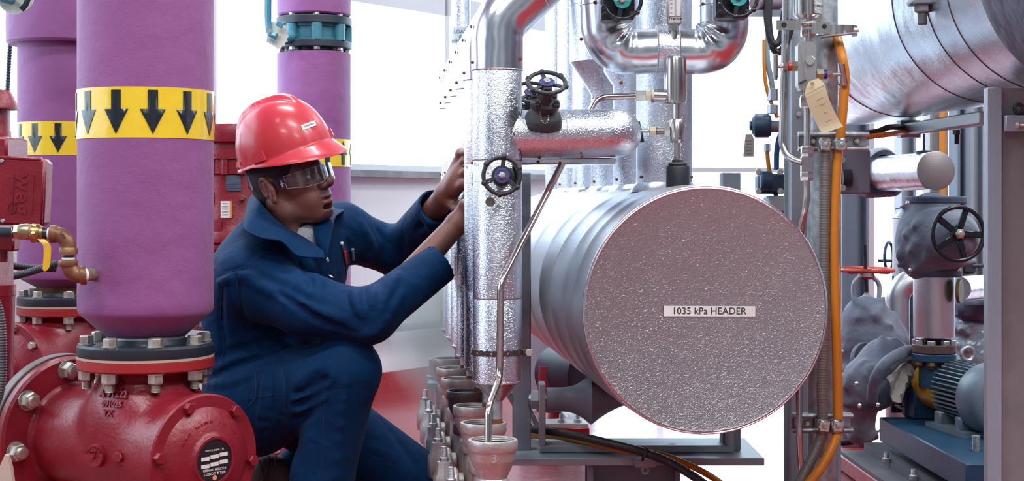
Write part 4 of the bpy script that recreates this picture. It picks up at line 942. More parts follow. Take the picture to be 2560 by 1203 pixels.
for u0, vv, lab in ((1556, 0, 'left'), (1846, -6, 'right')):
    c = P(u0, vv, 3.90); t = thing('gate_valve', 'gloss black valve with teal disc on the %s leg of the U bend' % lab, 'valve', c, 'black valves on the U bend legs')
    wheel(t, c, (0, -1, .05), S(47, 3.9), .10, 3, 6, BLACKG, TEALPL, 20, UP, True, .46)
    b = MB(); b.box(c + Vector((-S(8, 3.9), .075, S(10, 3.9))), (S(84, 3.9), .075, S(110, 3.9)), bev=.006); b.build('bonnet', BLACKG, t)
    MB().lathe(c + Vector((0, .01, 0)), (0, 1, 0), [(.010, 0), (.012, .03), (.022, .035), (.022, .05)], 16).build('gland', BLACKG, t)
    for ex, ez in ((-40, 45), (26, 45), (-40, -34), (26, -34)): bolt(t, c + Vector((S(ex, 3.9), .038, S(ez, 3.9))), (0, -1, 0), .010, .009, .006, m=BLACKI, name='bonnet_bolt')
# ---------------------------------------------------------------- sampling assembly on the tank
dS = 4.03; t = thing('sample_cooler', 'stainless sampling pot with thermometer standing on the tank top', 'gauge assembly', P(1695, 468, dS)); uc = 1693
def vz(prof, seg=28): return [(S(r_, dS), Z(v_, dS)) for r_, v_ in prof]
def lat(uc_, prof, name, m, n=28, par=None): o = P(uc_, 0, dS); return MB().lathe((o.x, o.y, 0), UP, vz(prof), n).build(name, m, par or t)
lat(1695, [(0, 476), (29, 476), (30, 470), (30, 420), (28, 415), (0, 415)], 'rubber_socket', BLACKR, 20)
lat(1694, [(0, 415), (22, 415), (24, 411), (22, 407), (14, 405), (14, 400), (11, 398), (0, 398)], 'lock_nut', BLACKI, 6)
lat(1693, [(0, 400), (8.5, 400), (8.5, 355), (0, 355)], 'tube', SSTEEL)
lat(1692, [(0, 358), (12, 358), (19, 350), (19, 308), (15, 299), (9, 297), (0, 297)], 'valve_body', SSTEEL, 24)
lat(1692, [(0, 300), (8.5, 300), (8.5, 256), (0, 256)], 'tube', SSTEEL)
lat(1688, [(0, 260), (20, 260), (27, 256), (28, 250), (28, 150), (26, 143), (20, 140), (0, 140)], 'pot', SSTEEL, 40)
lat(1686, [(0, 141), (11, 141), (11, 136), (0, 136)], 'seal', PTFE); lat(1685, [(0, 138), (9.5, 138), (9.5, 75), (0, 75)], 'thermowell', SSTEEL); lat(1685, [(0, 78), (13, 78), (14, 70), (14, 60), (0, 60)], 'collar', SSTEEL, 6)
MB().cyl(P(1670, 240, dS), P(1632, 239, dS), S(16, dS), n=24, bev=.002).build('side_spout', SSTEEL, t)
MB().cyl(P(1634, 239, dS), P(1628, 239, dS), S(18, dS), n=20).build('seal', PTFE, t)
MB().cyl(P(1629, 239, dS), P(1612, 239, dS), S(13, dS), n=6).build('hex_fitting', BRASS if False else mat('pale brass', (.6, .52, .36), .3, 1.0), t); MB().cyl(P(1614, 239, dS), P(1588, 240, dS), S(14.5, dS), n=6, bev=.001).build('hex_nut', SSTEEL, t)
MB().cyl(P(1674, 328, dS), P(1660, 328, dS), S(14, dS), n=6).build('hex_nut', SSTEEL, t)
b = MB(); pr = []; 
for k in range(9): pr += [(S(10, dS), S(k * 2.6, dS)), (S(8.6, dS), S(k * 2.6 + 1.3, dS))]
b.lathe(P(1662, 328, dS), (-1, 0, 0), [(0, 0)] + pr + [(0, S(24, dS))], 20); b.build('thread', SSTEEL, t)
MB().cyl(P(1640, 328, dS), P(1622, 328, dS), S(13, dS), n=6, bev=.001).build('bonnet_nut', MATS['pale brass'], t); MB().cyl(P(1624, 328, dS), P(1598, 328, dS), S(4, dS), n=12).build('spindle', SSTEEL, t)
MB().cyl(P(1594, 303, dS), P(1606, 356, dS), S(5.5, dS), n=14, bev=.001).build('tee_handle', BLACKG, t)
bb = P(1685, 20, dS)
MB().box(bb, (S(37, dS), .026, S(84, dS)), bev=.004).build('thermometer_case', mat('pale grey case', (.62, .62, .63), .35, .3), t)
sp_ = MB().box(bb + Vector((S(1, dS), -.0145, S(8, dS))), (S(27, dS), .002, S(60, dS))).build('scale_plate', WHITE, t)
MB().box(bb + Vector((S(3, dS), -.0165, S(8, dS))), (S(2, dS), .002, S(58, dS))).build('capillary', mat('capillary glass', (.35, .38, .5), .15), sp_)
for k in range(5):
    letter('lettering', str(40 - k * 10), S(7, dS), INK, sp_, bb + Vector((-S(8, dS), -.0158, S(30 - k * 11, dS))), (0, 0, 1), (-1, 0, 0), .0001)
letter('lettering', 'Trerice', S(10.5, dS), INK, t, bb + Vector((S(1, dS), -.0135, -S(28, dS))), (1, 0, 0), UP, .0003, .0002, 1.05)
MB().sphere(bb + Vector((0, -.014, -S(36, dS))), S(2.5, dS), 8, 6).build('screw', BOLT, t)
# bent sampling tube
b = MB(); pts = fillet([P(1600, 240, dS), P(1492, 243, 4.0), P(1252, 706, 3.585), P(1249, 945, 3.60), P(1221, 1020, 3.475), P(1220, 1112, 3.46)], [.055, .05, .04, .04], 8)
b.tube(pts, S(8.6, 3.75), 16); b.solo('sample_tube', mat('copper stained stainless', (.55, .46, .42), .2, 1.0), P(1220, 1110, 3.46), 'bent stainless tube slanting from the sampling pot down into the nearest funnel', 'tube')
# ---------------------------------------------------------------- tank support
dP = 4.45; PZ = Z(1146, dP); t = thing('support_stand', 'grey painted steel stand with plate, posts and roller under the tank', 'stand', (X(1590, 4.6), 4.65, 0))
x0, x1 = X(1281, dP), X(1911, dP)
MB().box(((x0 + x1) / 2, dP + .19, PZ - .011), (x1 - x0, .38, .022), bev=.002).build('base_plate', LGREYP, t)
pw = S(46, 4.6); ptop = Z(432, 4.62)
for u_ in (1304, 1825):
    cx = X(u_, 4.62); hh = ptop - PZ; b = MB(); b.box((cx, 4.62, PZ + hh / 2), (pw, .07, hh), bev=.003); b.build('post', GREYP, t)
cx = X(1578, 4.55)
b = MB(); b.box((cx, 4.58, PZ / 2 - .011), (S(228, 4.55), .012, PZ - .022)); b.build('pedestal_web', GREYP, t)
for u_ in (1474, 1688): MB().box((X(u_, 4.55), 4.58, PZ / 2 - .011), (.014, .20, PZ - .022)).build('pedestal_flange', GREYP, t)
MB().box((cx, 4.6, .012), (.42, .34, .024)).build('floor_plate', GREYP, t)
dR = 4.58; rz = Z(999, dR); ul = 1355; ur = 1822
for u_, vt_ in ((ul, 957), (ur, 957)):
    MB().box((X(u_, dR), dR, (PZ + .02 + Z(vt_, dR)) / 2), (.020, .085, Z(vt_, dR) - PZ - .02), bev=.003).build('bracket_leg', LGREYP, t)
MB().box((X((ul + ur) / 2, dR), dR, PZ + .012), (X(ur, dR) - X(ul, dR) + .02, .085, .022), bev=.004).build('bracket_base', LGREYP, t)
for u_ in (1475, 1680): MB().cyl((X(u_, dR), dR - .01, PZ + .023), (X(u_, dR), dR - .01, PZ + .0238), .012, n=20).build('slot_hole', BLACKI, t)
um = 1588
prof = []
for k in range(25):
    s_ = -1 + 2 * k / 24; uu = um + s_ * 222; au = abs(s_ * 222)
    if au > 112: rp = 30 + 34 * max(0, 1 - (au - 112) / 70) ** 2.2
    else: rp = 10 + 54 * (au / 112) ** 1.7
    prof.append((S(rp, dR), X(uu, dR) - X(um, dR)))
prof = [(0, prof[0][1])] + prof + [(0, prof[-1][1])]
MB().lathe((X(um, dR), dR, rz), (1, 0, 0), prof, 40).build('roller', GREYP, t)
MB().cyl((X(1322, dR), dR, rz), (X(1375, dR), dR, rz), S(14, dR), n=16).build('axle', GALV, t); MB().cyl((X(1327, dR), dR, rz), (X(1347, dR), dR, rz), S(25, dR), n=6, bev=.002).build('axle_nut', LGREYP, t)
MB().box((X(1612, dP), dP - .012, PZ - .012), (S(52, dP), .02, .026), bev=.003).build('cable_clip', LGREYP, t); MB().torus((X(1612, dP), dP - .02, PZ - .032), (0, 1, 0), .009, .004, 20, 8).build('clip_eye', LGREYP, t)
# hoses across the plate
b = corrugated(spline([P(1300, 1072, 4.8), P(1372, 1078, 4.62), P(1450, 1092, 4.50), P(1560, 1118, 4.40), P(1610, 1132, 4.38), P(1690, 1165, 4.33), P(1790, 1235, 4.28), P(1900, 1360, 4.22), P(1990, 1425, 4.25)], 8), S(10.5, 4.4), .0007, .0055, 16); b.solo('cable_hose', mat('brown black ribbed hose', (.055, .05, .05), .4), P(1600, 1130, 4.4), 'dark ribbed hose draped across the stand plate', 'hose')
b = MB().tube(spline([P(1320, 1090, 4.8), P(1390, 1092, 4.66), P(1470, 1108, 4.55), P(1560, 1127, 4.45), P(1640, 1134, 4.42), P(1720, 1162, 4.38), P(1790, 1200, 4.34), P(1830, 1240, 4.3), P(1920, 1350, 4.26), P(2010, 1420, 4.28)], 8), S(8, 4.4), 16); b.solo('cable_hose', ORANGE, P(1640, 1150, 4.4), 'orange cable draped across the stand plate', 'cable')
MB().torus(P(1612, 1136, 4.375), (1, 0, -.45), S(17, 4.4), .0028, 24, 8).solo('cable_tie', BLACKR, P(1612, 1136, 4.37), 'black cable tie holding the two hoses at the plate edge', 'cable tie')
for k, (a_, b_) in enumerate((((1272, 985), (1338, 1090)), ((1290, 960), (1350, 1075)))):
    MB().cyl(P(*a_, 5.0), P(*b_, 5.0), S(9 - k * 2, 5.0), n=14).solo('conduit_pipe', GALV, P(*b_, 5.0), ('thicker' if k == 0 else 'thinner') + ' bare metal conduit slanting behind the stand post', 'conduit', 'slanting conduits behind the post')
# equipment behind the tank
t = thing('control_cabinet', 'lavender grey cabinet standing behind the drip legs and tank', 'cabinet', P(1345, 1010, 7.3))
dd = 7.3; w0, w1, h1 = X(1300, dd), X(1376, dd), Z(800, dd)
MB().box(((w0 + w1) / 2, dd + .1, h1 / 2 + .04), (w1 - w0, .3, h1 - .08), bev=.006).build('body', mat('lavender grey paint', (.42, .40, .50), .45), t); MB().box(((w0 + w1) / 2, dd - .055, h1 / 2 + .04), (w1 - w0 - .03, .015, h1 - .14), bev=.003).build('door', MATS['lavender grey paint'], t)
MB().box(((w0 + w1) / 2, dd + .1, .02), (w1 - w0 + .04, .34, .08)).build('plinth', mat('white plinth', (.6, .58, .6), .5), t)
t = thing('condensate_pump', 'dark motor unit on a red edged pad seen under the tank', 'pump', P(1420, 1070, 6.8)); dd = 6.9
MB().box((X(1412, dd), dd, .03), (S(110, dd), .5, .06), bev=.004).build('pad', WALLR, t); MB().box((X(1412, dd), dd, .068), (S(104, dd), .48, .016)).build('pad_top', WHITE, t)
MB().cyl((X(1385, dd), dd + .1, Z(935, dd)), (X(1470, dd), dd - .1, Z(935, dd)), S(66, dd), n=28, bev=.01).build('motor', mat('dark violet motor', (.03, .025, .045), .45), t)
MB().lathe((X(1374, dd), dd, 0), UP, [(0, .07), (.09, .07), (.06, .1), (.05, Z(915, dd)), (0, Z(915, dd))], 20).build('volute', REDP, t)
for u_ in (1400, 1440): bolt(t, (X(u_, dd), dd - .2, .075), UP, .018, .02, .02, m=GALV)
# pale riser with stencilled lettering far behind the drip legs
d = 5.75; t = thing('stencilled_riser', 'pale far riser with stencilled lettering high behind the drip legs', 'pipe', (X(1152, d), d, Z(190, d))); o = Vector((X(1152, d), d, 0))
MB().lathe(o, UP, [(0, Z(560, d)), (S(24, d), Z(560, d)), (S(24, d), 3.9), (0, 3.9)], 40).build('cladding', EMB, t)
MB().lathe(o, UP, [(S(24, d), Z(112, d)), (S(25, d), Z(112, d)), (S(25, d), Z(70, d)), (S(24, d), Z(70, d))], 40).build('sign_band', mat('pale sign band', (.62, .70, .76), .5), t)
for s_, v_ in (('LOAD', 82), ('&', 94), ('CONDENSE', 105)): wrap_text(s_, S(13 if s_ != 'CONDENSE' else 10, d), (o.x, o.y), S(25.4, d), R(0), Z(v_, d), mat('blue grey stencil', (.16, .22, .28), .6), t, 'lettering', .0004, bold=.0003)
# ---------------------------------------------------------------- instrument post in front of the right hand vessel
dG = 4.30
def cyl_v(u, d, r, v0, v1): p = P(u, 0, d); return MB().cyl((p.x, p.y, Z(v1, d)), (p.x, p.y, Z(v0, d)), r, n=32)
b = MB(); p = P(2057, 0, dG); b.cyl((p.x, p.y, 0), (p.x, p.y, 3.6), S(37, dG), n=36)
b.solo('instrument_post', GALV, (p.x, p.y, 0), 'galvanised round steel post right of the tank end', 'post')
dF = 4.22
b = MB().tube(spline([P(2092, 92, 4.28), P(2104, 140, dF), P(2112, 190, dF), P(2108, 260, dF), P(2102, 330, dF), P(2098, 358, dF), P(2092, 420, dF), P(2086, 600, dF), P(2090, 800, dF), P(2094, 950, dF), P(2094, 1070, dF), P(2084, 1110, dF - .02), P(2055, 1165, dF - .04), P(2015, 1220, dF - .05), P(1960, 1320, dF - .05), P(1900, 1440, dF - .03)], 8), S(12, dF), 18)
b.solo('orange_conduit', ORANGE, P(2090, 1200, dF), 'long orange sheathed cable clamped to the instrument post', 'cable')
b = corrugated(spline([P(2063, 360, dF), P(2062, 500, dF), P(2060, 700, dF), P(2060, 850, dF), P(2055, 960, dF), P(2056, 1070, dF), P(2042, 1120, dF), P(2012, 1180, dF - .03), P(1990, 1220, dF - .04), P(1930, 1330, dF - .04), P(1870, 1440, dF - .02)], 8), S(13.5, dF), .0005, .0075, 18)
b.solo('grey_conduit', GREYCAB, P(2050, 1200, dF), 'grey brown ribbed conduit beside the orange cable', 'conduit')
# strut channels with clamps
def strut(v0, v1, u0, u1, d, lab, cl):
    t = thing('strut_channel', lab, 'strut', P((u0 + u1) / 2, v1, d), 'strut channels on the post')
    for vv in (v0, v1): MB().cyl(P(u0, vv, d), P(u1, vv, d), S(6.5, d), n=14).build('lip', GALV, t)
    MB().box((P(u0, v0, d) + P(u1, v1, d)) / 2 + Vector((0, .022, 0)), (S(u1 - u0 - 4, d), .004, S(v1 - v0 + 8, d))).build('web', GALV, t)
    for vv, s_ in ((v0 - 4, 1), (v1 + 4, -1)): MB().box(P((u0 + u1) / 2, vv, d) + Vector((0, .010, 0)), (S(u1 - u0 - 2, d), .024, .003)).build('side', GALV, t)
    MB().box(P(u0 + 2, (v0 + v1) / 2, d) + Vector((0, .01, 0)), (.003, .03, S(v1 - v0, d))).build('end_plate', mat('dark channel end', (.10, .09, .09), .5, .5), t)
    for u_ in cl:
        q = P(u_, (v0 + v1) / 2 + 8, d - .052); MB().box(q + Vector((0, .01, 0)), (S(31, d), .035, S(34, d)), bev=.006).build('pipe_clamp', mat('bright zinc clamp', (.66, .66, .64), .25, 1.0), t)
        bolt(t, q - Vector((0, .008, -.001)), (0, -1, 0), .0085, .006, .003, m=BOLT, name='clamp_bolt')
    for u_ in (u0 + 34, u1 - 32): bolt(t, P(u_, (v0 + v1) / 2, d + .018), (0, -1, 0), .0095, .012, .01, m=BOLT, name='nut')
strut(336, 372, 1996, 2172, 4.255, 'upper strut channel bolted across the galvanised post', (2063, 2102))
strut(1040, 1076, 1982, 2132, 4.255, 'lower strut channel bolted across the post near the floor', (2060, 2094))
# stainless impulse tube, manifold and transmitter
dT = 4.20; t = thing('pressure_transmitter', 'stainless pressure transmitter and valve manifold hung on the post', 'instrument', P(2018, 600, dT)); uu = 2018
def lt(u_, prof, name, m=SSTEEL, n=24, ph=0.0, d=dT, par=None): o = P(u_, 0, d); return MB().lathe((o.x, o.y, 0), UP, [(S(r_, d), Z(v_, d)) for r_, v_ in prof], n, phase=ph).build(name, m, par or t)
lt(2019, [(0, 47), (25, 47), (33, 40), (34, 34), (34, -60), (0, -60)], 'housing', SSTEEL, 36)
g = []
for j in range(4): g.append([on_cyl((X(2019, dT), dT), S(34.6, dT), R(18 + 50 * i / 8), Z(36 - 20 * j, dT)) for i in range(9)])
lab = MB().sheet(g, .0006).build('data_label', mat('silver label', (.7, .7, .68), .35, .5, var=(120, (.2, .2, .2), .55, .6, (1, 1, 5))), t)
letter('lettering', '0-1600 kPa', S(8, dT), INK, lab, on_cyl((X(2019, dT), dT), S(35.4, dT), R(40), Z(18, dT)), (.77, .64, 0), UP, .0002)
lt(2020, [(0, 62), (11, 62), (11, 45), (0, 45)], 'neck'); lt(2019, [(0, 66), (23, 66), (25, 63), (25, 58), (23, 55), (0, 55)], 'clamp_disc')
lt(2020, [(0, 92), (18, 92), (20, 88), (20, 70), (18, 66), (0, 66)], 'hex_nut', n=6, ph=.5); lt(2020, [(0, 106), (13, 106), (13, 92), (0, 92)], 'thread')
b = MB(); h = [(-14, 104), (14, 104), (23, 114), (23, 212), (16, 226), (-16, 226), (-23, 212), (-23, 114)]
b.prism([(S(a_, dT), -S(v_ - 165, dT)) for a_, v_ in h][::-1], P(2018, 165, dT - .02), (1, 0, 0), UP, .042, (0, 1, 0)); b.build('manifold_block', mat('satin stainless block', (.5, .49, .48), .34, 1.0), t)
bolt(t, P(2026, 152, dT - .02), (0, -1, 0), S(12, dT), .010, 0, m=BOLT, name='vent_plug', spin=.3); MB().cyl(P(2026, 152, dT - .03), P(2026, 152, dT - .034), S(10, dT), n=20).build('plug_face', CHAIN, t)
lt(2018, [(0, 240), (14, 240), (14, 226), (0, 226)], 'thread', PTFE); lt(2017, [(0, 270), (17, 270), (19, 266), (19, 246), (16, 238), (0, 238)], 'hex_nut', n=6, ph=.5)
lt(2018, [(0, 368), (8, 368), (8, 268), (0, 268)], 'tube'); lt(2018, [(0, 392), (15, 392), (17, 388), (17, 370), (15, 366), (0, 366)], 'hex_nut', n=6, ph=.5)
lt(2018, [(0, 430), (18, 430), (18, 392), (0, 392)], 'tee_body', n=6, ph=.5); lt(2017, [(0, 452), (15, 452), (17, 448), (17, 432), (15, 429), (0, 429)], 'hex_nut', n=6, ph=.5)
b = MB().tube(spline([P(2017, 448, dT), P(2017, 495, dT), P(2012, 530, dT), P(2004, 570, dT + .01), P(1999, 640, dT + .02), P(1998, 900, dT + .02), P(1998, 1060, dT), P(2000, 1130, dT), P(2006, 1230, dT), P(2010, 1450, dT)], 8), S(8, dT), 14); b.build('impulse_tube', MATS['copper stained stainless'], t)
for sg, u0, u1, ub, tl, cc in ((-1, 1996, 1952, 1939, 0, mat('red band', (.55, .06, .03), .4, .5)), (1, 2040, 2087, 2108, .22, mat('blue band', (.03, .05, .25), .4, .5))):
    y_ = 166 if sg < 0 else 186
    MB().cyl(P(u0, y_, dT - .005), P(u0 + sg * 19, y_, dT - .005), S(14, dT), n=6, bev=.001).build('hex_fitting', SSTEEL if sg < 0 else MATS['pale brass'], t)
    MB().cyl(P(u0 + sg * 18, y_, dT - .005), P(u0 + sg * 26, y_, dT - .005), S(12, dT), n=18).build('colour_band', cc, t); MB().cyl(P(u0 + sg * 26, y_, dT - .005), P(u0 + sg * 40, y_, dT - .005), S(10, dT), n=6, bev=.001).build('hex_fitting', SSTEEL, t)
    MB().cyl(P(u0 + sg * 38, y_, dT - .005), P(ub, y_, dT - .005), S(4.5, dT), n=10).build('spindle', SSTEEL, t)
    c_ = P(ub, y_, dT - .005); e_ = (UP - Vector((tl * 1.0, .3 if sg > 0 else 0, 0))).normalized(); MB().cyl(c_ - e_ * S(28, dT), c_ + e_ * S(30, dT), S(7.5, dT), n=18, bev=.0015).build('tee_handle', SSTEEL, t); MB().cyl(c_ - e_ * S(34, dT), c_ - e_ * S(28, dT), S(5, dT), n=12).build('handle_knob', BRONZE if sg > 0 else SSTEEL, t)
MB().cyl(P(1999, 208, dT - .025), P(2016, 200, dT - .03), .0025, n=8).build('wire_end', BLACKR, t)
b = MB().tube([P(2004, 30, dT - .04), P(2000, 90, dT - .03), P(2012, 180, dT - .03), P(2016, 200, dT - .03)], .0008, 6); b.build('tag_wire', CHAIN, t); MB().tube([P(2020, 30, dT - .04), P(2022, 90, dT - .03), P(2017, 130, dT - .03), P(2006, 276, dT - .03)], .0008, 6).build('tag_wire', CHAIN, t)
b = MB().tube(fillet([P(1966, -80, dT + .03), P(1962, 120, dT + .03), P(1955, 360, dT + .02), P(1968, 394, dT + .01), P(2004, 406, dT)], [.1, .05, .04], 6), S(9, dT), 14); b.solo('bypass_tube', SSTEEL, P(2000, 406, dT), 'long bent stainless tube left of the transmitter manifold', 'tube')
t = thing('pipe_clamp_band', 'flat steel clamp band bolted round the post under the transmitter', 'clamp', P(2060, 70, dT))
MB().box(P(1972, 63, dT - .02), (S(62, dT), .003, S(24, dT))).build('strap_end', SSTEEL, t); MB().cyl(P(1960, 63, dT - .023), P(1960, 63, dT - .018), S(7, dT), n=14).build('slot', BLACKI, t)
g = []
for j in range(3): g.append([Vector((X(2085, dG) + S(54, dG) * math.cos(R(a)), dG - .02 + S(54, dG) * .8 * math.sin(R(a)), Z(58 + 12 * j, dT))) for a in range(-170, 40, 10)])
MB().sheet(g, .003).build('band', SSTEEL, t)
MB().box(P(2052, 70, dT - .03), (S(46, dT), .003, S(28, dT))).build('ear', SSTEEL, t); MB().cyl(P(2061, 66, dT - .034), P(2061, 66, dT - .029), S(6, dT), n=14).build('slot', BLACKI, t)
bolt(t, P(2134, 76, dT), (1, 0, 0), .008, .009, .006, m=BOLT); MB().box(P(2095, 88, dT + .02), (S(90, dT), .05, .003), Matrix.Rotation(-.12, 3, 'Y')).build('shelf', GALV, t)
# paper tags
g = []; tp = spline([P(2034, 200, 4.13), P(2040, 235, 4.125), P(2052, 270, 4.13), P(2072, 310, 4.135), P(2082, 326, 4.13)], 3); wv = Vector((S(25, 4.13), -.004, S(9, 4.13)))
N_ = len(tp)
for i, q in enumerate(tp):
    k_ = .45 if i == 0 else .8 if i == 1 else 1.0; g.append([q - wv * k_, q - wv * k_ * .33, q + wv * k_ * .33, q + wv * k_])
t = MB().sheet(g[::-1], .0008).solo('paper_tag', CREAM, P(2082, 340, 4.13), 'cream cardboard tag wired to the transmitter manifold', 'tag')
MB().lathe(P(2031, 210, 4.117), (0, -1, .1), [(.0015, 0), (.0055, 0), (.0055, .0006), (.0015, .0006)], 16).build('eyelet', BRONZE, t)
for i, (q, s_, w_) in enumerate((((2050, 222), .0085, 'Commissioning Tag'), ((2056, 248), .006, 'Unit No.'), ((2062, 262), .006, 'Name'), ((2070, 282), .006, 'Date'), ((2078, 302), .006, 'Passed'))):
    letter('lettering', w_, s_, INK, t, P(q[0] - 6, q[1], 4.112), (.55, 0, .83) if False else (.83, -.1, .42), (-.42, 0, .83), .0001)
t = MB().sheet([[P(1858, 392, 5.6), P(1884, 392, 5.6)], [P(1862, 350, 5.6), P(1886, 350, 5.6)], [P(1864, 336, 5.6), P(1880, 336, 5.6)]], .001).solo('paper_tag', mat('pale paper tag', (.6, .55, .48), .6), P(1872, 392, 5.6), 'small pale tag hanging in front of the bright window', 'tag')
for k in range(5): MB().box(P(1872, 352 + 8 * k, 5.597), (S(16, 5.6), .0006, S(2, 5.6))).build('print_line', MATS['grey print'], t)
MB().cyl(P(1886, 312, 5.31), P(1872, 340, 5.6), .0008, n=6).build('tag_wire', CHAIN, t)
# second transmitter with its cables
dI = 5.3; t = thing('junction_instrument', 'dark blue round instrument housing with flexible cables left of the post', 'instrument', P(1910, 500, dI))
MB().cyl(P(1874, 314, dI), P(1882, 314, dI), S(12, dI), n=18).build('cap_stub', DKBLUE, t); MB().lathe(P(1880, 315, dI), (1, -.2, 0), [(0, 0), (S(20, dI), 0), (S(30, dI), S(8, dI)), (S(30, dI), S(40, dI)), (S(24, dI), S(48, dI)), (0, S(48, dI))], 14).build('housing', DKBLUE, t)
MB().cyl(P(1918, 316, dI), P(1950, 316, dI), S(15, dI), n=18).build('hub', mat('grey casting', (.22, .23, .26), .45), t)
for a_, b_ in ((222, 252), (262, 285), (360, 380)): MB().cyl(P(1931 if a_ < 300 else 1918, a_, dI), P(1931 if a_ < 300 else 1918, b_, dI), S(14 if a_ < 300 else 9, dI), n=6, bev=.002).build('cable_gland', mat('pale gland', (.5, .55, .62), .3, .6), t)
MB().box(P(1926, 460, dI), (S(70, dI), .08, S(50, dI)), bev=.01).build('positioner', DKBLUE, t); MB().cyl(P(1900, 452, dI - .05), P(1930, 452, dI - .05), S(24, dI), n=18, bev=.004).build('gauge_block', DKBLUE, t)
for ex, ey in ((1896, 430), (1896, 478), (1950, 430), (1950, 478)): bolt(t, P(ex, ey, dI - .045), (0, -1, 0), .012, .01, m=BOLT)
MB().tube(spline([P(1924, -60, dI), P(1922, 60, dI), P(1918, 140, dI), P(1928, 200, dI), P(1932, 226, dI)], 6), S(7, dI), 12).build('pale_hose', mat('pale blue hose', (.30, .40, .48), .4), t)
MB().tube(spline([P(1910, 100, dI), P(1912, 190, dI), P(1922, 240, dI), P(1944, 295, dI)], 6), S(5, dI), 10).build('orange_cable', ORANGE, t); MB().tube(spline([P(1918, 380, dI), P(1922, 420, dI), P(1932, 470, dI), P(1946, 500, dI)], 6), S(5.5, dI), 10).build('orange_cable', ORANGE, t)
MB().tube(spline([P(1972, 310, dI), P(1950, 340, dI), P(1942, 380, dI), P(1941, 425, dI)], 6), S(7, dI), 12).build('blue_hose', mat('blue hose', (.02, .12, .28), .35), t); MB().lathe(P(1980, 312, dI), (0, -1, 0), [(0, 0), (S(17, dI), 0), (S(17, dI), .03), (S(12, dI), .04), (0, .04)], 20).build('teal_knob', mat('teal plastic', (.02, .22, .18), .3), t)
MB().box(P(1970, 510, dI), (S(110, dI), .12, S(40, dI)), bev=.006).build('mount_bracket', LGREYP, t); MB().box(P(1965, 545, dI + .05), (S(60, dI), .1, S(60, dI)), bev=.02).build('filter_bowl', LGREYP, t)
for i, (k, o_) in enumerate((((1917, -40), (1920, 60), (1935, 112), (1952, 105), (1960, 40)), ((1922, -40), (1928, 80), (1945, 135), (1968, 110), (1980, 40)))[j] and (j, None) for j in range(2)):
    pts = (((1917, -40), (1918, 50), (1930, 105), (1950, 100), (1962, 30)), ((1925, -40), (1922, 60), (1936, 126), (1960, 118), (1984, 50)))[i]
    MB().tube(spline([P(a_, b_, 4.6 + .03 * i) for a_, b_ in pts], 6), S(9, 4.6), 12).solo('looped_cable', BLACKR, P(*pts[2], 4.6), ('inner' if i == 0 else 'outer') + ' loop of black cable hanging beside the transmitter', 'cable', 'black cable loops by the transmitter')
t = thing('actuator_flange', 'purple grey pipe stub with dark wheel boss right of the U bend', 'pipe', P(1905, 30, 4.6)); MB().cyl(P(1888, 8, 4.6), P(1945, 6, 4.7), S(19, 4.6), n=24, bev=.003).build('stub', mat('mauve casting', (.30, .22, .26), .4, .4), t); MB().box(P(1920, 32, 4.75), (S(90, 4.7), .05, S(16, 4.7))).build('ledge', LGREYP, t)
# grey column behind the post
cg = mat('pale blue column paint', (.34, .38, .44), .45)
b = MB(); p = P(1992, 0, 4.75); b.box((p.x, p.y, 1.7), (S(30, 4.75), .12, 3.4), bev=.003); t = thing('steel_column', 'pale grey steel column directly behind the instrument post', 'column', (p.x, p.y, 0)); b.build('web', cg, t)
for s_ in (-1, 1): MB().box((p.x, p.y + .06 * s_, 1.7), (S(46, 4.75), .008, 3.4)).build('flange', cg, t)
bolt(t, P(1998, 286, 4.68), (0, -1, 0), .008, .006, m=BOLT)
# ---------------------------------------------------------------- large overhead vessel on the right
d1 = 4.5; c1 = P(2487, -7, d1); rv = S(265, d1)
t = thing('overhead_vessel', 'huge aluminium clad horizontal vessel crossing the upper right corner', 'vessel', c1 - UP * rv)
s0, s1 = d1 / .78 - d1, -1.2
p0 = c1 + AX * ((d1 / .78 - d1) / AX.y); L_ = (s0 - s1) / AX.y
VESS = mat('reflective vessel cladding', (.70, .75, .81), .26, 1.0, bump=[(320, .0006, 2), (3, .012, 3), (9, .003, 2)])
MB().lathe(p0, -AX, [(0, -.02), (rv * .9, -.015), (rv, 0), (rv, L_), (rv * .9, L_ + .02), (0, L_ + .03)], 120).build('cladding', VESS, t)
for s_ in (1.0, .86, 1.06, 1.10):
    dd = d1 / s_; MB().torus(c1 + AX * ((dd - d1) / AX.y), AX, rv + .0004, .0016, 160, 6).build('seam', mat('dark seam', (.12, .07, .08), .5, .5), t)
cs = c1 + AX * ((d1 / 1.09 - d1) / AX.y)
bp = P(2306, 6, 4.2)
MB().box(bp, (S(66, 4.2), .06, S(14, 4.2)), bev=.004).build('lug_plate', GREYP, t); bolt(t, bp - UP * .008, -UP, S(20, 4.2), .020, .034, sr=.62, m=mat('grey painted nut', (.30, .31, .34), .4, .3), name='lug_nut')
bj = c1 + AX * ((d1 / 1.20 - d1) / AX.y)
JV = mat('dark blue vessel jacket', (.06, .075, .13), .65, bump=[(6, .03, 3), (300, .0006, 2)], sheen=.2)
MB().lathe(c1 + AX * ((d1 / 1.175 - d1) / AX.y), -AX, [(rv, 0), (rv + .028, .004), (rv + .034, .02), (rv + .036, .1), (rv + .034, .5), (rv + .030, .9)], 120).build('jacket', JV, t)
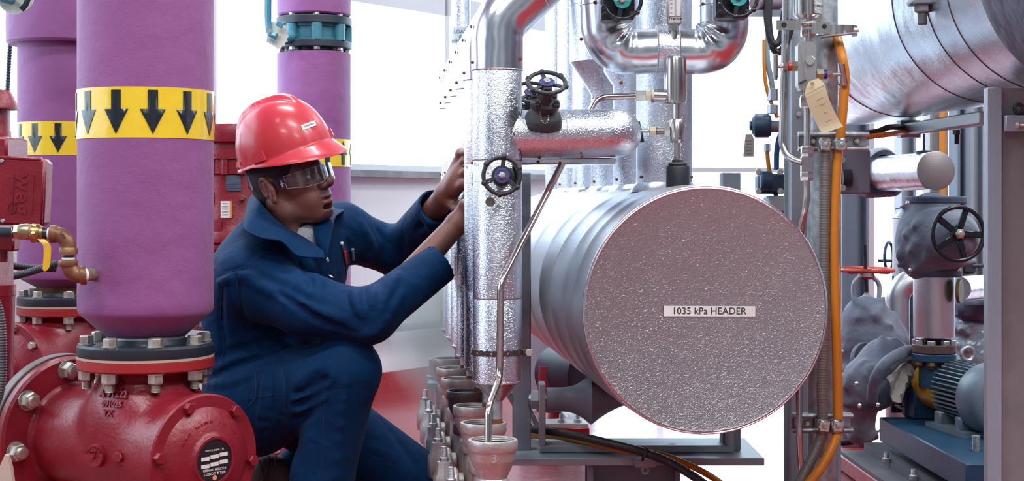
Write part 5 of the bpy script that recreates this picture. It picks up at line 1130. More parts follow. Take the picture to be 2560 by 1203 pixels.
# ---------------------------------------------------------------- right steel column
dC = 4.05; t = thing('steel_column', 'broad light grey steel column at the right edge under the vessel', 'column', (X(2505, dC), dC, 0)); ztop = Z(220, dC)
CP = mat('brushed grey column paint', (.35, .40, .47), .42, .25, bump=(60, .0008, 3)); CPW = mat('darker taupe column web', (.25, .24, .25), .5, .1, bump=(60, .0008, 3), var=(7, (.20, .19, .20), .45, .65))  # one column, its web toned darker than its flange
MB().box((X(2482, dC), dC + .0, ztop / 2), (S(38, dC), .03, ztop), bev=.002).build('flange', CP, t)
MB().box((X(2560, dC), dC + .01, ztop / 2), (S(124, dC), .012, ztop)).build('web', CPW, t)
MB().box((X(2552, dC), dC - .02, Z(310, dC)), (S(92, dC), .02, S(40, dC)), bev=.002).build('cleat', CP, t); MB().torus(P(2547, 272, dC - .012), (0, 1, 0), .012, .005, 20, 8).build('cable_loop', BLACKR, t); bolt(t, P(2538, 314, dC - .03), (1, -.3, 0), .009, .01, .03, m=BOLT)
MB().box((X(2480, dC), dC + .05, .01), (.26, .3, .02)).build('base_plate', CP, t)
for ex, h_ in ((2458, 0), (2530, 0)): bolt(t, (X(ex, dC), dC - .06, .02), UP, .02, .022, .03, m=GALV, name='anchor_bolt')
# cross beam and background frames
t = thing('cross_beam', 'horizontal grey steel bar below the overhead vessel', 'beam', P(2360, 330, 4.9)); a_, b_ = P(2272, 323, 5.3), P(2470, 294, 4.45)
x_ = (b_ - a_).normalized(); M_ = Matrix((x_, x_.cross(UP) * -1, UP)).transposed(); MB().box((a_ + b_) / 2, ((b_ - a_).length, .05, S(30, 4.9)), M_, bev=.004).build('bar', LGREYP, t); MB().box(a_, (.05, .07, S(44, 5.2)), M_).build('end_block', GREYP, t); bolt(t, P(2392, 325, 4.7), -UP, .013, .014, .03, m=BLACKI)
BGC = mat('blue grey frame paint', (.20, .24, .32), .5)
for i, (u0, u1, d, lab, v0, v1, mm) in enumerate(((2100, 2160, 6.8, 'wide slate blue column behind the orange cable', -300, 9999, BGC), (2248, 2278, 7.2, 'narrow pale column behind the capped pipe', -300, 9999, cg), (2386, 2416, 7.0, 'dark slate column right of the capped pipe', -300, 9999, BGC), (2420, 2448, 6.9, 'pale grey column beside the right steel column', -300, 9999, cg), (2318, 2356, 7.3, 'tan white column below the vessel', -300, 9999, mat('pale warm paint', (.5, .48, .46), .5)))):
    w_ = X(u1, d) - X(u0, d); t = thing('frame_column', lab, 'column', (X((u0 + u1) / 2, d), d, 0), 'columns of the far frame')
    MB().box((X((u0 + u1) / 2, d), d, 1.85), (w_, .012, 3.7)).build('web', mm, t)
    for s_ in (-1, 1): MB().box((X((u0 + u1) / 2, d) + s_ * w_ / 2, d, 1.85), (.012, .14, 3.7)).build('flange', mm, t)
for i, (u_, a_, b_, d) in enumerate(((2360, -600, 480, 6.6),)):
    MB().tube([P(u_, a_ - 200, d), P(u_ - 2, a_ + 100, d), P(u_ - 4, b_ + 200, d)], S(8, d), 10).solo('orange_conduit', ORANGE, P(u_, b_, d), 'orange cable hanging far behind the capped pipe', 'cable')
MB().tube(spline([P(2110, 345, 5.0), P(2160, 343, 5.0), P(2230, 335, 5.1), P(2262, 330, 5.25)], 6), S(7, 5), 10).solo('orange_conduit', ORANGE, P(2180, 345, 5), 'orange cable running sideways to the cross beam', 'cable')
MB().tube(spline([P(2140, 335, 5.05), P(2190, 330, 5.1), P(2225, 318, 5.15), P(2265, 320, 5.3)], 6), S(8, 5), 10).solo('black_cable', BLACKR, P(2190, 330, 5.1), 'black cable running beside the orange one to the cross beam', 'cable')
# ---------------------------------------------------------------- capped pipe
dE = 5.6; ce = P(2340, 427, dE); t = thing('capped_pipe', 'short aluminium clad pipe with flat round end cap below the vessel', 'pipe', ce - UP * .07); re = S(48, dE)
lo_ = (dE / .885 - dE) / AX.y
MB().lathe(ce + AX * lo_, -AX, [(0, 0), (re, 0), (re, lo_)], 56).build('cladding', ALU, t); MB().lathe(ce, -AX, [(re + .001, -.008), (re + .0015, 0), (re - .003, .003), (0, .004)], 56).build('end_cap', mat('grey end cap', (.40, .37, .37), .5, .7, bump=(300, .0006, 2)), t)
MB().cyl(ce + AX * .12 + UP * (re - .002), ce + AX * .12 + UP * (re + .07), .004, n=10).build('probe', BLACKI, t); MB().lathe(ce + AX * .12, UP, [(.03, re - .006), (.03, re + .006), (0, re + .01)], 20).build('probe_base', BLACKI, t)
jc = ce + AX * (lo_ * .80)
b = MB(); b.lathe(jc, AX, [(re, -.02), (re + .02, -.025), (re + .030, 0), (re + .022, .03), (re + .032, .06), (re + .024, .09), (re + .03, .13), (re, .14)], 40)
for i, q in enumerate(b.v):
    a = math.atan2(q.z - jc.z, q.x - jc.x); b.v[i] = q + AX * .018 * math.sin(3 * a + 1) + (q - jc).normalized() * .006 * math.sin(5 * a)
b.build('fabric_jacket', JACK, t)
t = thing('control_box', 'slate grey instrument box with fittings behind the orange cable', 'instrument', P(2120, 470, 5.4)); MB().box(P(2128, 430, 5.4), (S(80, 5.4), .1, S(110, 5.4)), bev=.006).build('box', GREYP, t)
for q in ((2104, 400), (2106, 470)): bolt(t, P(*q, 5.33), (0, -1, 0), .013, .012, m=CHAIN, name='fitting')
MB().cyl(P(2105, 445, 5.34), P(2128, 445, 5.34), .03, n=16).build('solenoid', BLACKI, t)
MB().cyl((X(2094, 5.47), 5.47, 0), (X(2094, 5.47), 5.47, Z(480, 5.47)), .012, n=14).build('stand_pole', GREYP, t)
# ---------------------------------------------------------------- jacketed valve with black handwheel
dH = 5.62; t = thing('jacketed_valve', 'valve wrapped in slate fabric jacket with big black handwheel facing the viewer', 'valve', P(2340, 690, dH))
cv_ = P(2340, 585, dH); g = SDF(np.arange(cv_.x - .2, cv_.x + .25, .006), np.arange(cv_.y - .25, cv_.y + .18, .006), np.arange(cv_.z - .2, cv_.z + .2, .006))
g.cone(P(2330, 550, dH), P(2338, 640, dH), S(68, dH), S(58, dH), .03); g.cone(P(2340, 588, dH), P(2388, 590, dH - .16), S(86, dH), S(58, dH), .05); g.ell(P(2310, 620, dH), (.1, .1, .12), k=.05)
rng = np.random.RandomState(3)
for k in range(16):
    a = rng.rand() * 6.28; h_ = 500 + rng.rand() * 180; q = P(2335, h_, dH) + Vector((math.cos(a), math.sin(a) if math.sin(a) < 0 else -math.sin(a), 0)) * .115
    g.cone(q - Vector((.03, 0, .04 * (rng.rand() - .2))), q + Vector((.04, .01, .05 * rng.rand())), .004, .003, .03)
g.build('fabric_jacket', JACK, t, 2)
for v_, w_ in ((500, 72), (682, 60)): MB().lathe((cv_.x, cv_.y, 0), UP, [(S(w_ + 1, dH), Z(v_ + 9, dH)), (S(w_ + 4, dH), Z(v_ + 6, dH)), (S(w_ + 4, dH), Z(v_ - 6, dH)), (S(w_ + 1, dH), Z(v_ - 9, dH))], 40).build('draw_strap', JV, t)
for q in ((2270, 508), (2397, 500), (2278, 592), (2318, 592), (2277, 675), (2396, 676)): MB().sphere(P(*q, dH - .125 if q[0] < 2380 and q[0] > 2300 else dH - .07), S(6, dH), 10, 8).build('stud', CHAIN, t)
wc = P(2396, 585, dH - .26); wheel(t, wc, (.12, -1, .02), S(67, 5.36), .085, 5, 0, BLACKG, None, 70, UP, True, .2)
MB().cyl(wc, P(2380, 588, dH - .1), .016, n=16).build('stem', GALV, t); MB().lathe(P(2385, 587, dH - .13), wc - P(2385, 587, dH - .13), [(0, 0), (S(50, dH), 0), (S(48, dH), .02), (0, .02)], 8).build('bonnet_plate', GREYP, t)
for a in (60, 200, 300): bolt(t, P(2385 + 30 * math.cos(R(a)), 587 - 34 * math.sin(R(a)), dH - .155), (.1, -1, 0), .012, .012, .01, m=BOLT)
# pump discharge pipe, flange, pump
t = thing('discharge_pipe', 'vertical aluminium clad pipe between jacketed valve and blue pump', 'pipe', P(2335, 842, dH)); e = P(2335, 0, dH)
MB().lathe((e.x, e.y, 0), UP, [(0, Z(842, dH)), (S(50, dH), Z(842, dH)), (S(50.5, dH), Z(838, dH)), (S(50.5, dH), Z(684, dH)), (0, Z(684, dH))], 44).build('cladding', ALUD, t); MB().cyl((e.x, e.y, Z(862, dH)), (e.x, e.y, Z(840, dH)), S(24, dH), n=24).build('neck', mat('brown black neck', (.06, .04, .04), .5), t)
MB().cyl((e.x, e.y, Z(882, dH)), (e.x, e.y, Z(860, dH)), S(54, dH), n=40, bev=.003).build('flange', mat('brown flange', (.10, .055, .05), .5), t)
for k in range(8): a = R(22.5 + 45 * k); bolt(t, on_cyl((e.x, e.y), S(44, dH), a, Z(860, dH)), UP, .016, .016, m=GALV)
MB().lathe(P(2395, 728, dH - .07), (.9, -.5, 0), [(0, 0), (S(30, dH), 0), (S(30, dH), .012), (0, .012)], 24).build('side_cap', mat('olive cap', (.16, .13, .04), .5), t)
# pump base: along plant axis
PA = Vector((-.05, 1, 0)).normalized(); PB = Vector((PA.y, -PA.x, 0)); Mp = Matrix((PB, PA, UP)).transposed()
bz = .235
def onb(u, v, z):            # point at height z seen at pixel (u, v)
    d = (CH - z) * FPX / (v - V0); return Vector((X(u, d), d, z))
L0 = onb(2198, 1043, bz); L1 = onb(2415, 1160, bz); dv_ = (L1 - L0); PA = -dv_.normalized(); PB = Vector((PA.y, -PA.x, 0)); Mp = Matrix((PB, PA, UP)).transposed(); wB = .36; Lb = dv_.length
t = thing('pump_skid', 'deep blue welded pump baseplate on steel rails', 'baseplate', (L0 + L1) / 2 + PB * .18 - UP * bz)
MB().box((L0 + L1) / 2 + PB * wB / 2 - UP * .045, (wB, Lb, .09), Mp, bev=.004).build('base_channel', BLUEP, t)
for s_ in (.02, wB - .02): MB().box((L0 + L1) / 2 + PB * s_ - UP * .145 - PA * .1, (.08, Lb + .5, .05), Mp).build('rail', mat('dark rail steel', (.13, .13, .15), .5, .2), t)
MB().box((L0 + L1) / 2 + PB * -.06 - UP * .16 - PA * .1, (.10, Lb + .55, .012), Mp).build('rail_flange', MATS['dark rail steel'], t)
for s_ in (-.4, -.05, .3): bolt(t, (L0 + L1) / 2 + PB * -.03 + PA * s_ - UP * .135, UP, .016, .018, .02, m=GALV, name='anchor_bolt')
MB().box((L0 + L1) / 2 + PB * .2 - UP * .2 - PA * .15, (.62, Lb + .9, .07), Mp, bev=.01).build('grout_pad', WALLR, t)
bolt(t, onb(2440, 1150, bz - .03), UP, .022, .03, .05, m=GALV, name='levelling_bolt')
PA = Vector((-.18, 1, 0)).normalized(); PB = Vector((PA.y, -PA.x, 0)); Mp = Matrix((PB, PA, UP)).transposed()
t = thing('centrifugal_pump', 'deep blue centrifugal pump under the discharge flange', 'pump', P(2330, 1040, dH)); pc = Vector((1.575, 5.82, .365)); sh = pc.z
MB().lathe(pc + PA * .16, -PA, [(0, 0), (.08, 0), (.12, .03), (.13, .08), (.12, .13), (.07, .16), (.06, .22), (0, .22)], 40).build('volute', BLUEP, t)
MB().cyl((e.x, e.y, sh), (e.x, e.y, Z(900, dH)), .055, n=28).build('discharge_neck', BLUEP, t); MB().cyl((e.x, e.y, Z(902, dH)), (e.x, e.y, Z(883, dH)), S(55, dH), n=40, bev=.003).build('discharge_flange', BLUEP, t)
for k in range(8): a = R(22.5 + 45 * k); bolt(t, on_cyl((e.x, e.y), S(44, dH), a, Z(902, dH)), -UP, .016, .016, .008, m=BRONZE, name='nut')
for s_ in (-.12, .0):
    q = pc - PA * (s_ + .05); MB().box(q - PB * .0 - UP * .02, (.20, .016, .22), Mp, bev=.004).build('bearing_frame', BLUEP, t)
for a, b_ in ((-.085, .075), (.085, .075), (-.085, -.1), (.085, -.1)): MB().cyl(pc + PB * a + UP * b_ + PA * .06, pc + PB * a + UP * b_ - PA * .06, .009, n=12).build('tie_bar', BLUEP, t)
for k in range(3): MB().torus(pc - PA * (-.02 + .03 * k), PA, .085, .006, 32, 8).build('cooling_rib', BLUEP, t)
MB().box(pc - UP * (sh - bz) * .5 - PA * .06, (.18, .12, sh - bz), Mp, bev=.006).build('foot', BLUEP, t)
mc = pc - PA * .50
MB().lathe(pc - PA * .06, -PA, [(0, 0), (.07, 0), (.088, .02), (.092, .05), (.092, .17), (.0, .17)], 36).solo('coupling_guard', YGUARD, pc - PA * .2, 'yellow painted coupling guard between pump and motor', 'guard')
t = thing('electric_motor', 'steel blue finned electric motor on the blue baseplate', 'motor', Vector((mc.x, mc.y, bz))); rm = .135
MB().lathe(pc - PA * .27, -PA, [(0, 0), (.075, 0), (.084, .02), (.086, .30), (0, .30)], 40).build('stator', MOTOR, t)
for k in range(40):
    a = R(9 * k); ex = PB * math.cos(a) + UP * math.sin(a); tx = -PB * math.sin(a) + UP * math.cos(a)
    MB().box(pc - PA * .41 + ex * .095, (.030, .25, .004), Matrix((ex, PA, tx)).transposed()).build('fin', MOTOR, t)
ec = pc - PA * .52
MB().lathe(ec, -PA, [(.08, -.012), (.122, -.012), (.126, 0), (.126, .06), (.120, .09), (.104, .108), (.08, .114), (0, .116)], 56).build('fan_cowl', MOTOR, t)
for k in range(9):
    h_ = -.062 + .0155 * k; w_ = math.sqrt(max(.0, .082 ** 2 - h_ ** 2))
    MB().box(ec - PA * .115 + UP * h_, (2 * w_, .006, .008), Mp, bev=.002).build('vent_slot', BLACKG, t)
MB().torus(pc - PA * .36 + UP * .138, PA, .024, .007, 28, 10).build('lifting_eye', GALV, t); MB().cyl(pc - PA * .36 + UP * .09, pc - PA * .36 + UP * .118, .012, n=12).build('eye_base', GALV, t)
for s_ in (.32, .48): MB().box(pc - PA * s_ - UP * (sh - bz - .07) * .5 - UP * .07, (.2, .05, sh - bz - .07), Mp, bev=.006).build('foot', MOTOR, t)
MB().box(pc - PA * .42 - UP * (sh - bz - .008), (.24, .30, .016), Mp).build('foot_plate', MOTOR, t)
# ---------------------------------------------------------------- gate valve with red wheel, jackets
dW = 6.35; t = thing('gate_valve', 'gate valve with bright red handwheel and rising black stem', 'valve', P(2166, 780, dW)); wc = P(2166, 675, dW)
wheel(t, wc, (0, -.02, 1), S(66, dW), .075, 4, 0, REDW, None, 40, Vector((0, 1, 0)), False, .2)
MB().cyl(P(2166, 730, dW), P(2161, 612, dW), S(5, dW), n=12).build('stem', BLACKR, t); MB().cyl(P(2166, 692, dW), P(2166, 680, dW), S(20, dW), n=20).build('yoke_hub', LGREYP, t)
for s_ in (-1, 1): MB().tube(spline([P(2166 + 14 * s_, 690, dW), P(2166 + 31 * s_, 710, dW), P(2166 + 31 * s_, 745, dW), P(2166 + 22 * s_, 775, dW)], 5), S(6, dW), 10).build('yoke_arm', LGREYP, t)
MB().lathe((wc.x, wc.y, 0), UP, [(0, Z(775, dW)), (S(16, dW), Z(775, dW)), (S(10, dW), Z(758, dW)), (S(20, dW), Z(752, dW)), (S(20, dW), Z(744, dW)), (S(8, dW), Z(738, dW)), (0, Z(725, dW))], 20).build('gland', LGREYP, t)
def jacket(name, lab, parts, d, seed, st=.008):
    pts = np.array([P(u_, v_, d + dz) for u_, v_, dz, r_ in parts]); lo = pts.min(0) - .25; hi = pts.max(0) + .25
    g = SDF(np.arange(lo[0], hi[0], st), np.arange(lo[1], hi[1], st), np.arange(max(lo[2], .0), hi[2], st)); rg = np.random.RandomState(seed)
    for (a, b_) in zip(parts, parts[1:]): g.cone(P(a[0], a[1], d + a[2]), P(b_[0], b_[1], d + b_[2]), S(a[3], d), S(b_[3], d), .03)
    for k in range(18):
        i = rg.randint(len(parts)); a = parts[i]; c_ = P(a[0], a[1], d + a[2]); an = rg.rand() * 6.28; r_ = S(a[3], d); e_ = Vector((math.cos(an), -abs(math.sin(an)) * .8, math.sin(an) * .7)).normalized()
        tg = Vector((rg.randn(), rg.randn(), rg.randn())); tg = (tg - e_ * tg.dot(e_)).normalized(); q = c_ + e_ * r_; g.cone(q - tg * .06, q + tg * .07, .004, .003, .04)
    base = Vector((pts.mean(0)[0], pts.mean(0)[1], 0)); t = thing(name, lab, 'jacket', base); o = g.build('fabric', JACK, t, 2); return t
t = jacket('insulation_jacket', 'slate blue fabric jacket wrapped round the red wheeled valve', [(2166, 800, 0, 60), (2180, 850, 0, 80), (2160, 920, .02, 70), (2150, 985, .05, 50), (2150, 1080, .05, 34)], 6.3, 5)
for q in ((2106, 880), (2124, 925)): MB().sphere(P(*q, 5.98 + .14), S(6, 6), 10, 8).build('stud', CHAIN, t)
MB().torus(P(2165, 905, 6.12), (.5, -.8, .2), S(46, 6.1), .012, 32, 10, flat=.5).build('seam_roll', JACK, t)
t = jacket('insulation_jacket', 'open slate blue fabric jacket with pale lining on the pump inlet', [(2275, 915, .0, 40), (2220, 920, -.05, 72), (2170, 965, -.1, 66), (2150, 985, -.08, 44)], 5.9, 9)
g = []
for i in range(9):
    f = i / 8; q0 = P(2218 + 66 * f, 945 - 36 * math.sin(f * 2.4), 5.62 + .06 * f); q1 = P(2232 + 40 * f, 1005 - 26 * f + 10 * math.sin(f * 5), 5.60 + .08 * f); g.append([q0.lerp(q1, j / 5) + Vector((0, -.02 * math.sin(j * 1.2 + i * .8), 0)) for j in range(6)])
MB().sheet(g, .006).build('lining', JACKIN, t); MB().tube(spline([P(2180, 1000, 5.68), P(2188, 950, 5.62), P(2218, 905, 5.60), P(2262, 880, 5.66), P(2288, 876, 5.72)], 6), .022, 12).build('rolled_edge', JACK, t)
for q in ((2142, 960), (2150, 1015), (2196, 1012)): MB().sphere(P(*q, 5.56), S(6, 5.6), 10, 8).build('stud', CHAIN, t)
t = jacket('insulation_jacket', 'pale blue plastic wrapped bundle behind the motor', [(2420, 830, 0, 44), (2430, 880, 0, 52), (2425, 920, 0, 46)], 6.3, 13)
t.children[0].data.materials[0] = mat('pale blue plastic wrap', (.26, .33, .40), .3, bump=(12, .03, 3), spec=.7)
# silver pipes behind
t = thing('elbow_pipe', 'dull aluminium elbow pipe behind the red wheeled valve', 'pipe', P(2240, 790, 6.9)); dd = 6.9
MB().tube(fillet([Vector((X(2244, dd), dd, 0)), P(2244, 702, dd), P(2330, 700, dd)], .09, 8), S(30, dd), 36).build('elbow', ALUD, t)
MB().tube([P(2262, 690, 7.0), P(2262, 545, 7.0), P(2262, 530, 7.0)], [S(30, 7), S(30, 7), S(16, 7)], 36).build('vertical_run', ALUD, t); MB().torus(P(2262, 545, 7.0), UP, S(30, 7), .003, 36, 6).build('bead', GALV, t)
t = thing('elbow_pipe', 'aluminium elbow pipe with red reflection beside the right column', 'pipe', P(2430, 730, 6.0)); MB().tube(fillet([P(2396, 722, 5.75), P(2440, 718, 6.0), P(2500, 716, 6.2)], .08, 6), S(30, 6.0), 36).build('elbow', ALU, t)
MB().box(P(2425, 772, 6.3), (S(90, 6.3), .2, S(50, 6.3)), bev=.02).build('bracket_box', JV, t)
t = thing('small_handwheel', 'thin dark blue handwheel standing against the bright window', 'handwheel', P(2222, 640, 7.4)); MB().torus(P(2222, 642, 7.4), (.85, -.5, 0), S(36, 7.4), S(4, 7.4), 40, 8).build('rim', DKBLUE, t); MB().cyl(P(2196, 652, 7.45), P(2240, 652, 7.4), S(4, 7.4), n=10).build('shaft', DKBLUE, t); MB().cyl((X(2240, 7.42), 7.42, 0), (X(2240, 7.42), 7.42, Z(640, 7.42)), .02, n=12).build('valve_post', DKBLUE, t)
t = thing('valve_handle', 'dark lever handle behind the jacketed valve', 'handle', P(2440, 665, 6.2)); MB().box(P(2420, 665, 6.2), (S(34, 6.2), .05, S(40, 6.2)), bev=.01).build('block', BLACKI, t); MB().cyl(P(2430, 665, 6.18), P(2462, 664, 6.18), S(5, 6.2), n=10).build('lever', BLACKI, t)
MB().tube(spline([P(2130, 1090, 5.5), P(2170, 1094, 5.4), P(2230, 1086, 5.4)], 6) if False else spline([onb(2060, 1105, .02), onb(2120, 1106, .02), onb(2190, 1092, .02)], 6), .014, 12).solo('floor_hose', BLACKR, onb(2120, 1106, 0), 'short black hose lying on the red floor by the pump', 'hose')
# ---------------------------------------------------------------- the kneeling worker
from mathutils.bvhtree import BVHTree
def bvh_of(me): 
    n = len(me.vertices); co = np.empty(n * 3, np.float32); me.vertices.foreach_get('co', co)
    return BVHTree.FromPolygons([tuple(p) for p in co.reshape(-1, 3)], [tuple(p.vertices) for p in me.polygons])
EYE = Vector((0, 0, CH))
def cast(bv, u, v, near=0.5):
    dr = (P(u, v, 4.0) - EYE).normalized(); h = bv.ray_cast(EYE + dr * near, dr)
    return (h[0], h[1]) if h[0] is not None else (None, None)
NAVY = mat('navy cotton coverall', (0.0010, 0.024, 0.083), 0.66, bump=[(8, 0.014, 3, (1, 1, 1), .6), (60, 0.0010, 3), (900, 0.00025, 1)], var=(5, (0.0015, 0.032, 0.105), 0.4, 0.7), sheen=0.03, spec=0.10)
NAVYD = mat('navy seam thread', (0.004, 0.026, 0.08), 0.7)
T_ = thing('person', 'kneeling worker in navy coverall, red hard hat and clear glasses reaching to the pipes', 'person', (P(800, 1203, 4.3).x, 4.3, 0))
# --- head frame
HS = 1.10; yaw = R(28); pit = R(13); rol = R(10)
fwd = Vector((math.cos(yaw), -math.sin(yaw), 0)); lft = Vector((math.sin(yaw), math.cos(yaw), 0))
hx = (fwd * math.cos(pit) + UP * math.sin(pit)).normalized(); hz0 = (UP * math.cos(pit) - fwd * math.sin(pit)).normalized(); hy = (lft * math.cos(rol) + hz0 * math.sin(rol)).normalized(); hz = hx.cross(hy).normalized()
HC = P(727, 458, 4.22); HM = Matrix((hx, hy, hz)).transposed(); HMn = np.array(HM)
def H(x, y, z): return HC + (hx * x + hy * y + hz * z) * HS
def axis_grid(spans):
    out = [spans[0][0]]
    for a, b, st in spans:
        n = max(1, int(round((b - a) / st))); out += list(a + (b - a) * (np.arange(n) + 1) / n)
    return out
xs = axis_grid([(-.88, X(590, 4.2), .008), (X(590, 4.2), X(850, 4.2), .0023), (X(850, 4.2), X(1070, 4.2), .008), (X(1070, 4.2), -.06, .0032)])
ys = axis_grid([(3.92, 4.07, .007), (4.07, 4.36, .0026), (4.36, 4.75, .007)])
zs = axis_grid([(.30, Z(700, 4.2), .009), (Z(700, 4.2), Z(548, 4.2), .0035), (Z(548, 4.2), Z(340, 4.2), .0023), (Z(340, 4.2), Z(225, 4.2), .006)])
B_ = SDF(xs, ys, zs)
def he(c, r, k=.015, sub=False, M=None): B_.ell(H(*c), [a * HS for a in r], HMn if M is None else M, k, sub)
def hc(a, b, ra, rb, k=.015, sub=False, sq=None): B_.cone(H(*a), H(*b), ra * HS, rb * HS, k, sub, sq)
# torso and limbs inside the clothes
B_.cone(P(660, 900, 4.34), P(700, 700, 4.33), .10, .11, .04); B_.cone(P(635, 690, 4.16), P(835, 585, 4.44), .06, .06, .05)
B_.cone(P(650, 1000, 4.24), P(860, 930, 4.10), .09, .06, .03); B_.cone(P(660, 990, 4.40), P(760, 1000, 4.45), .09, .08, .03)
B_.cone(P(640, 705, 4.13), P(920, 795, 4.05), .052, .042, .03); B_.cone(P(845, 585, 4.46), P(1000, 635, 4.62), .052, .044, .03)
# head masses
he((-.012, 0, .036), (.098, .076, .090)); he((.030, 0, -.028), (.060, .057, .082), .03)
he((.070, 0, -.089), (.023, .025, .019), .03)
for s_ in (-1, 1):
    hc((-.012, .053 * s_, -.040), (.0, .050 * s_, -.068), .014, .014, .03); hc((.0, .050 * s_, -.070), (.062, .017 * s_, -.094), .014, .013, .03)
    he((.050, .044 * s_, -.014), (.026, .020, .018), .02); hc((.080, .012 * s_, .022), (.062, .046 * s_, .024), .011, .010, .018)
    he((.066, .026 * s_, -.056), (.020, .018, .022), .025)
hc((.086, 0, .016), (.112, 0, -.018), .0085, .0115, .010); he((.113, 0, -.022), (.0125, .0125, .0105), .008)
for s_ in (-1, 1): he((.100, .0165 * s_, -.027), (.0125, .0095, .0095), .006)
for s_ in (-1, 1): he((.105, .0085 * s_, -.0345), (.006, .0038, .0035), .002, True)
he((.084, 0, -.046), (.015, .022, .012), .012)                                     # moustache area
he((.0905, 0, -.0545), (.0125, .0225, .0056), .005); he((.0890, 0, -.0690), (.0128, .0205, .0070), .005)
he((.104, 0, -.0615), (.015, .0205, .0020), .002, True)
he((.083, 0, -.082), (.012, .020, .006), .008, True)
for s_ in (-1, 1):
    he((.094, .033 * s_, .004), (.017, .019, .0125), .012, True)
    he((.0735, .032 * s_, .003), (.0150, .0160, .0150), .006); he((.092, .032 * s_, .0022), (.014, .0135, .0042), .0015, True); he((.0735, .032 * s_, .003), (.0128, .0128, .0128), .001, True)
# ears
for s_ in (-1, 1):
    em = np.array(HM @ Matrix.Rotation(R(-14), 3, 'Y') @ Matrix.Rotation(R(22 * s_), 3, 'Z')); E_ = Matrix(em.tolist()); eo = H(-.012, .080 * s_, .0)
    def ep(a, o, b): return eo + (E_ @ Vector((a, o * s_, b))) * HS
    B_.ell(eo, [a * HS for a in (.0200, .0078, .0330)], em, .008)
    B_.ell(ep(.003, .0095, .004), [a * HS for a in (.0120, .0075, .0200)], em, .004, True)
    ang = list(range(-70, 221, 24))
    for a, b in zip(ang, ang[1:]): B_.cone(ep(-.001 + .0180 * math.cos(R(a)), .005, .003 + .0285 * math.sin(R(a))), ep(-.001 + .0180 * math.cos(R(b)), .005, .003 + .0285 * math.sin(R(b))), .0048, .0048, .003)
    B_.cone(ep(-.004, .004, .016), ep(-.006, .004, -.012), .0042, .0045, .005)
    B_.ell(ep(.002, .003, -.030), [a * HS for a in (.0100, .0065, .0100)], em, .006); B_.ell(ep(.015, .003, -.004), [a * HS for a in (.006, .006, .010)], em, .004)
# neck
B_.cone(H(-.030, 0, -.045), P(708, 590, 4.27), .060, .068, .03); B_.cone(H(-.02, -.045, -.05), P(738, 590, 4.19), .018, .018, .03)
B_.cone(P(690, 610, 4.29), P(725, 650, 4.29), .08, .08, .04)
# forearms and hands
def hand(wr, el, K, tips, thumb, rw, re_):
    B_.cone(el, wr, re_, rw, .02); pc_ = sum((Vector(k_) for k_ in K), Vector()) / 4
    for k_ in K: B_.cone(Vector(wr).lerp(Vector(k_), .1), k_, rw * .80, .0125, .016)
    for k_, tp in zip(K, tips):
        pts = [Vector(k_)] + [Vector(q) for q in tp]; rr = [.0118, .0105, .0095, .0085]
        for i in range(len(pts) - 1): B_.cone(pts[i], pts[i + 1], rr[i], rr[i + 1], .004)
        B_.ell(k_, (.0135, .0135, .0135), None, .01)
    tp = [Vector(wr).lerp(Vector(thumb[0]), .35)] + [Vector(q) for q in thumb]; rr = [.018, .0145, .0125, .0105]
    for i in range(len(tp) - 1): B_.cone(tp[i], tp[i + 1], rr[i], rr[i + 1], .01 if i == 0 else .004)
fw = P(1112, 492, 4.30)
FK = [P(1158, 462, 4.215), P(1164, 432, 4.225), P(1162, 404, 4.245), P(1152, 384, 4.27)]
hand(fw, P(1000, 635, 4.60), FK, [[P(k_[0], k_[1], 4.19), P(k_[0] + 14, k_[1] + 16, 4.19), P(k_[0] + 6, k_[1] + 30, 4.205)] for k_ in ((1190, 448), (1194, 420), (1192, 394), (1182, 376))],
     [P(1142, 522, 4.25), P(1164, 520, 4.215), P(1182, 500, 4.205)], .033, .040)
B_.ell(P(1138, 452, 4.262), (.030, .022, .042), np.array(rot((.55, -.2, 1))), .02)
nw = P(1140, 562, 4.165)
NK = [P(1160, 512, 4.155), P(1172, 522, 4.165), P(1180, 538, 4.178), P(1184, 556, 4.19)]
hand(nw, P(925, 797, 4.05), NK, [[P(u_, v_, d_), P(u_ + 14, v_ - 16, d_ + .02), P(u_ + 6, v_ - 32, d_ + .035)] for u_, v_, d_ in ((1186, 494, 4.165), (1196, 504, 4.175), (1204, 520, 4.188), (1208, 538, 4.20))],
     [P(1148, 530, 4.19), P(1160, 506, 4.215), P(1172, 482, 4.22)], .0305, .043)
SKIN = bpy.data.materials.new('brown skin'); SKIN.use_nodes = True; nt = SKIN.node_tree; bs = nt.nodes['Principled BSDF']
at = nt.nodes.new('ShaderNodeVertexColor'); at.layer_name = 'tone'; nt.links.new(at.outputs[0], bs.inputs['Base Color']); bs.inputs['Roughness'].default_value = .44
bs.inputs['Subsurface Weight'].default_value = .12; bs.inputs['Subsurface Radius'].default_value = (.01, .004, .002); bs.inputs['Subsurface Scale'].default_value = .4
nn = nt.nodes.new('ShaderNodeTexNoise'); nn.inputs['Scale'].default_value = 260; bb_ = nt.nodes.new('ShaderNodeBump'); bb_.inputs['Distance'].default_value = .0006; tcn = nt.nodes.new('ShaderNodeTexCoord')
nt.links.new(tcn.outputs['Object'], nn.inputs['Vector']); nt.links.new(nn.outputs[0], bb_.inputs['Height']); nt.links.new(bb_.outputs[0], bs.inputs['Normal'])
me = B_.mesh('body'); relax(me, 2)
n = len(me.vertices); co = np.empty(n * 3, np.float32); me.vertices.foreach_get('co', co); co = co.reshape(-1, 3)
lo_ = (co - np.array(HC)) @ HMn / HS
def sm(a, b, x): t_ = np.clip((x - a) / (b - a), 0, 1); return t_ * t_ * (3 - 2 * t_)
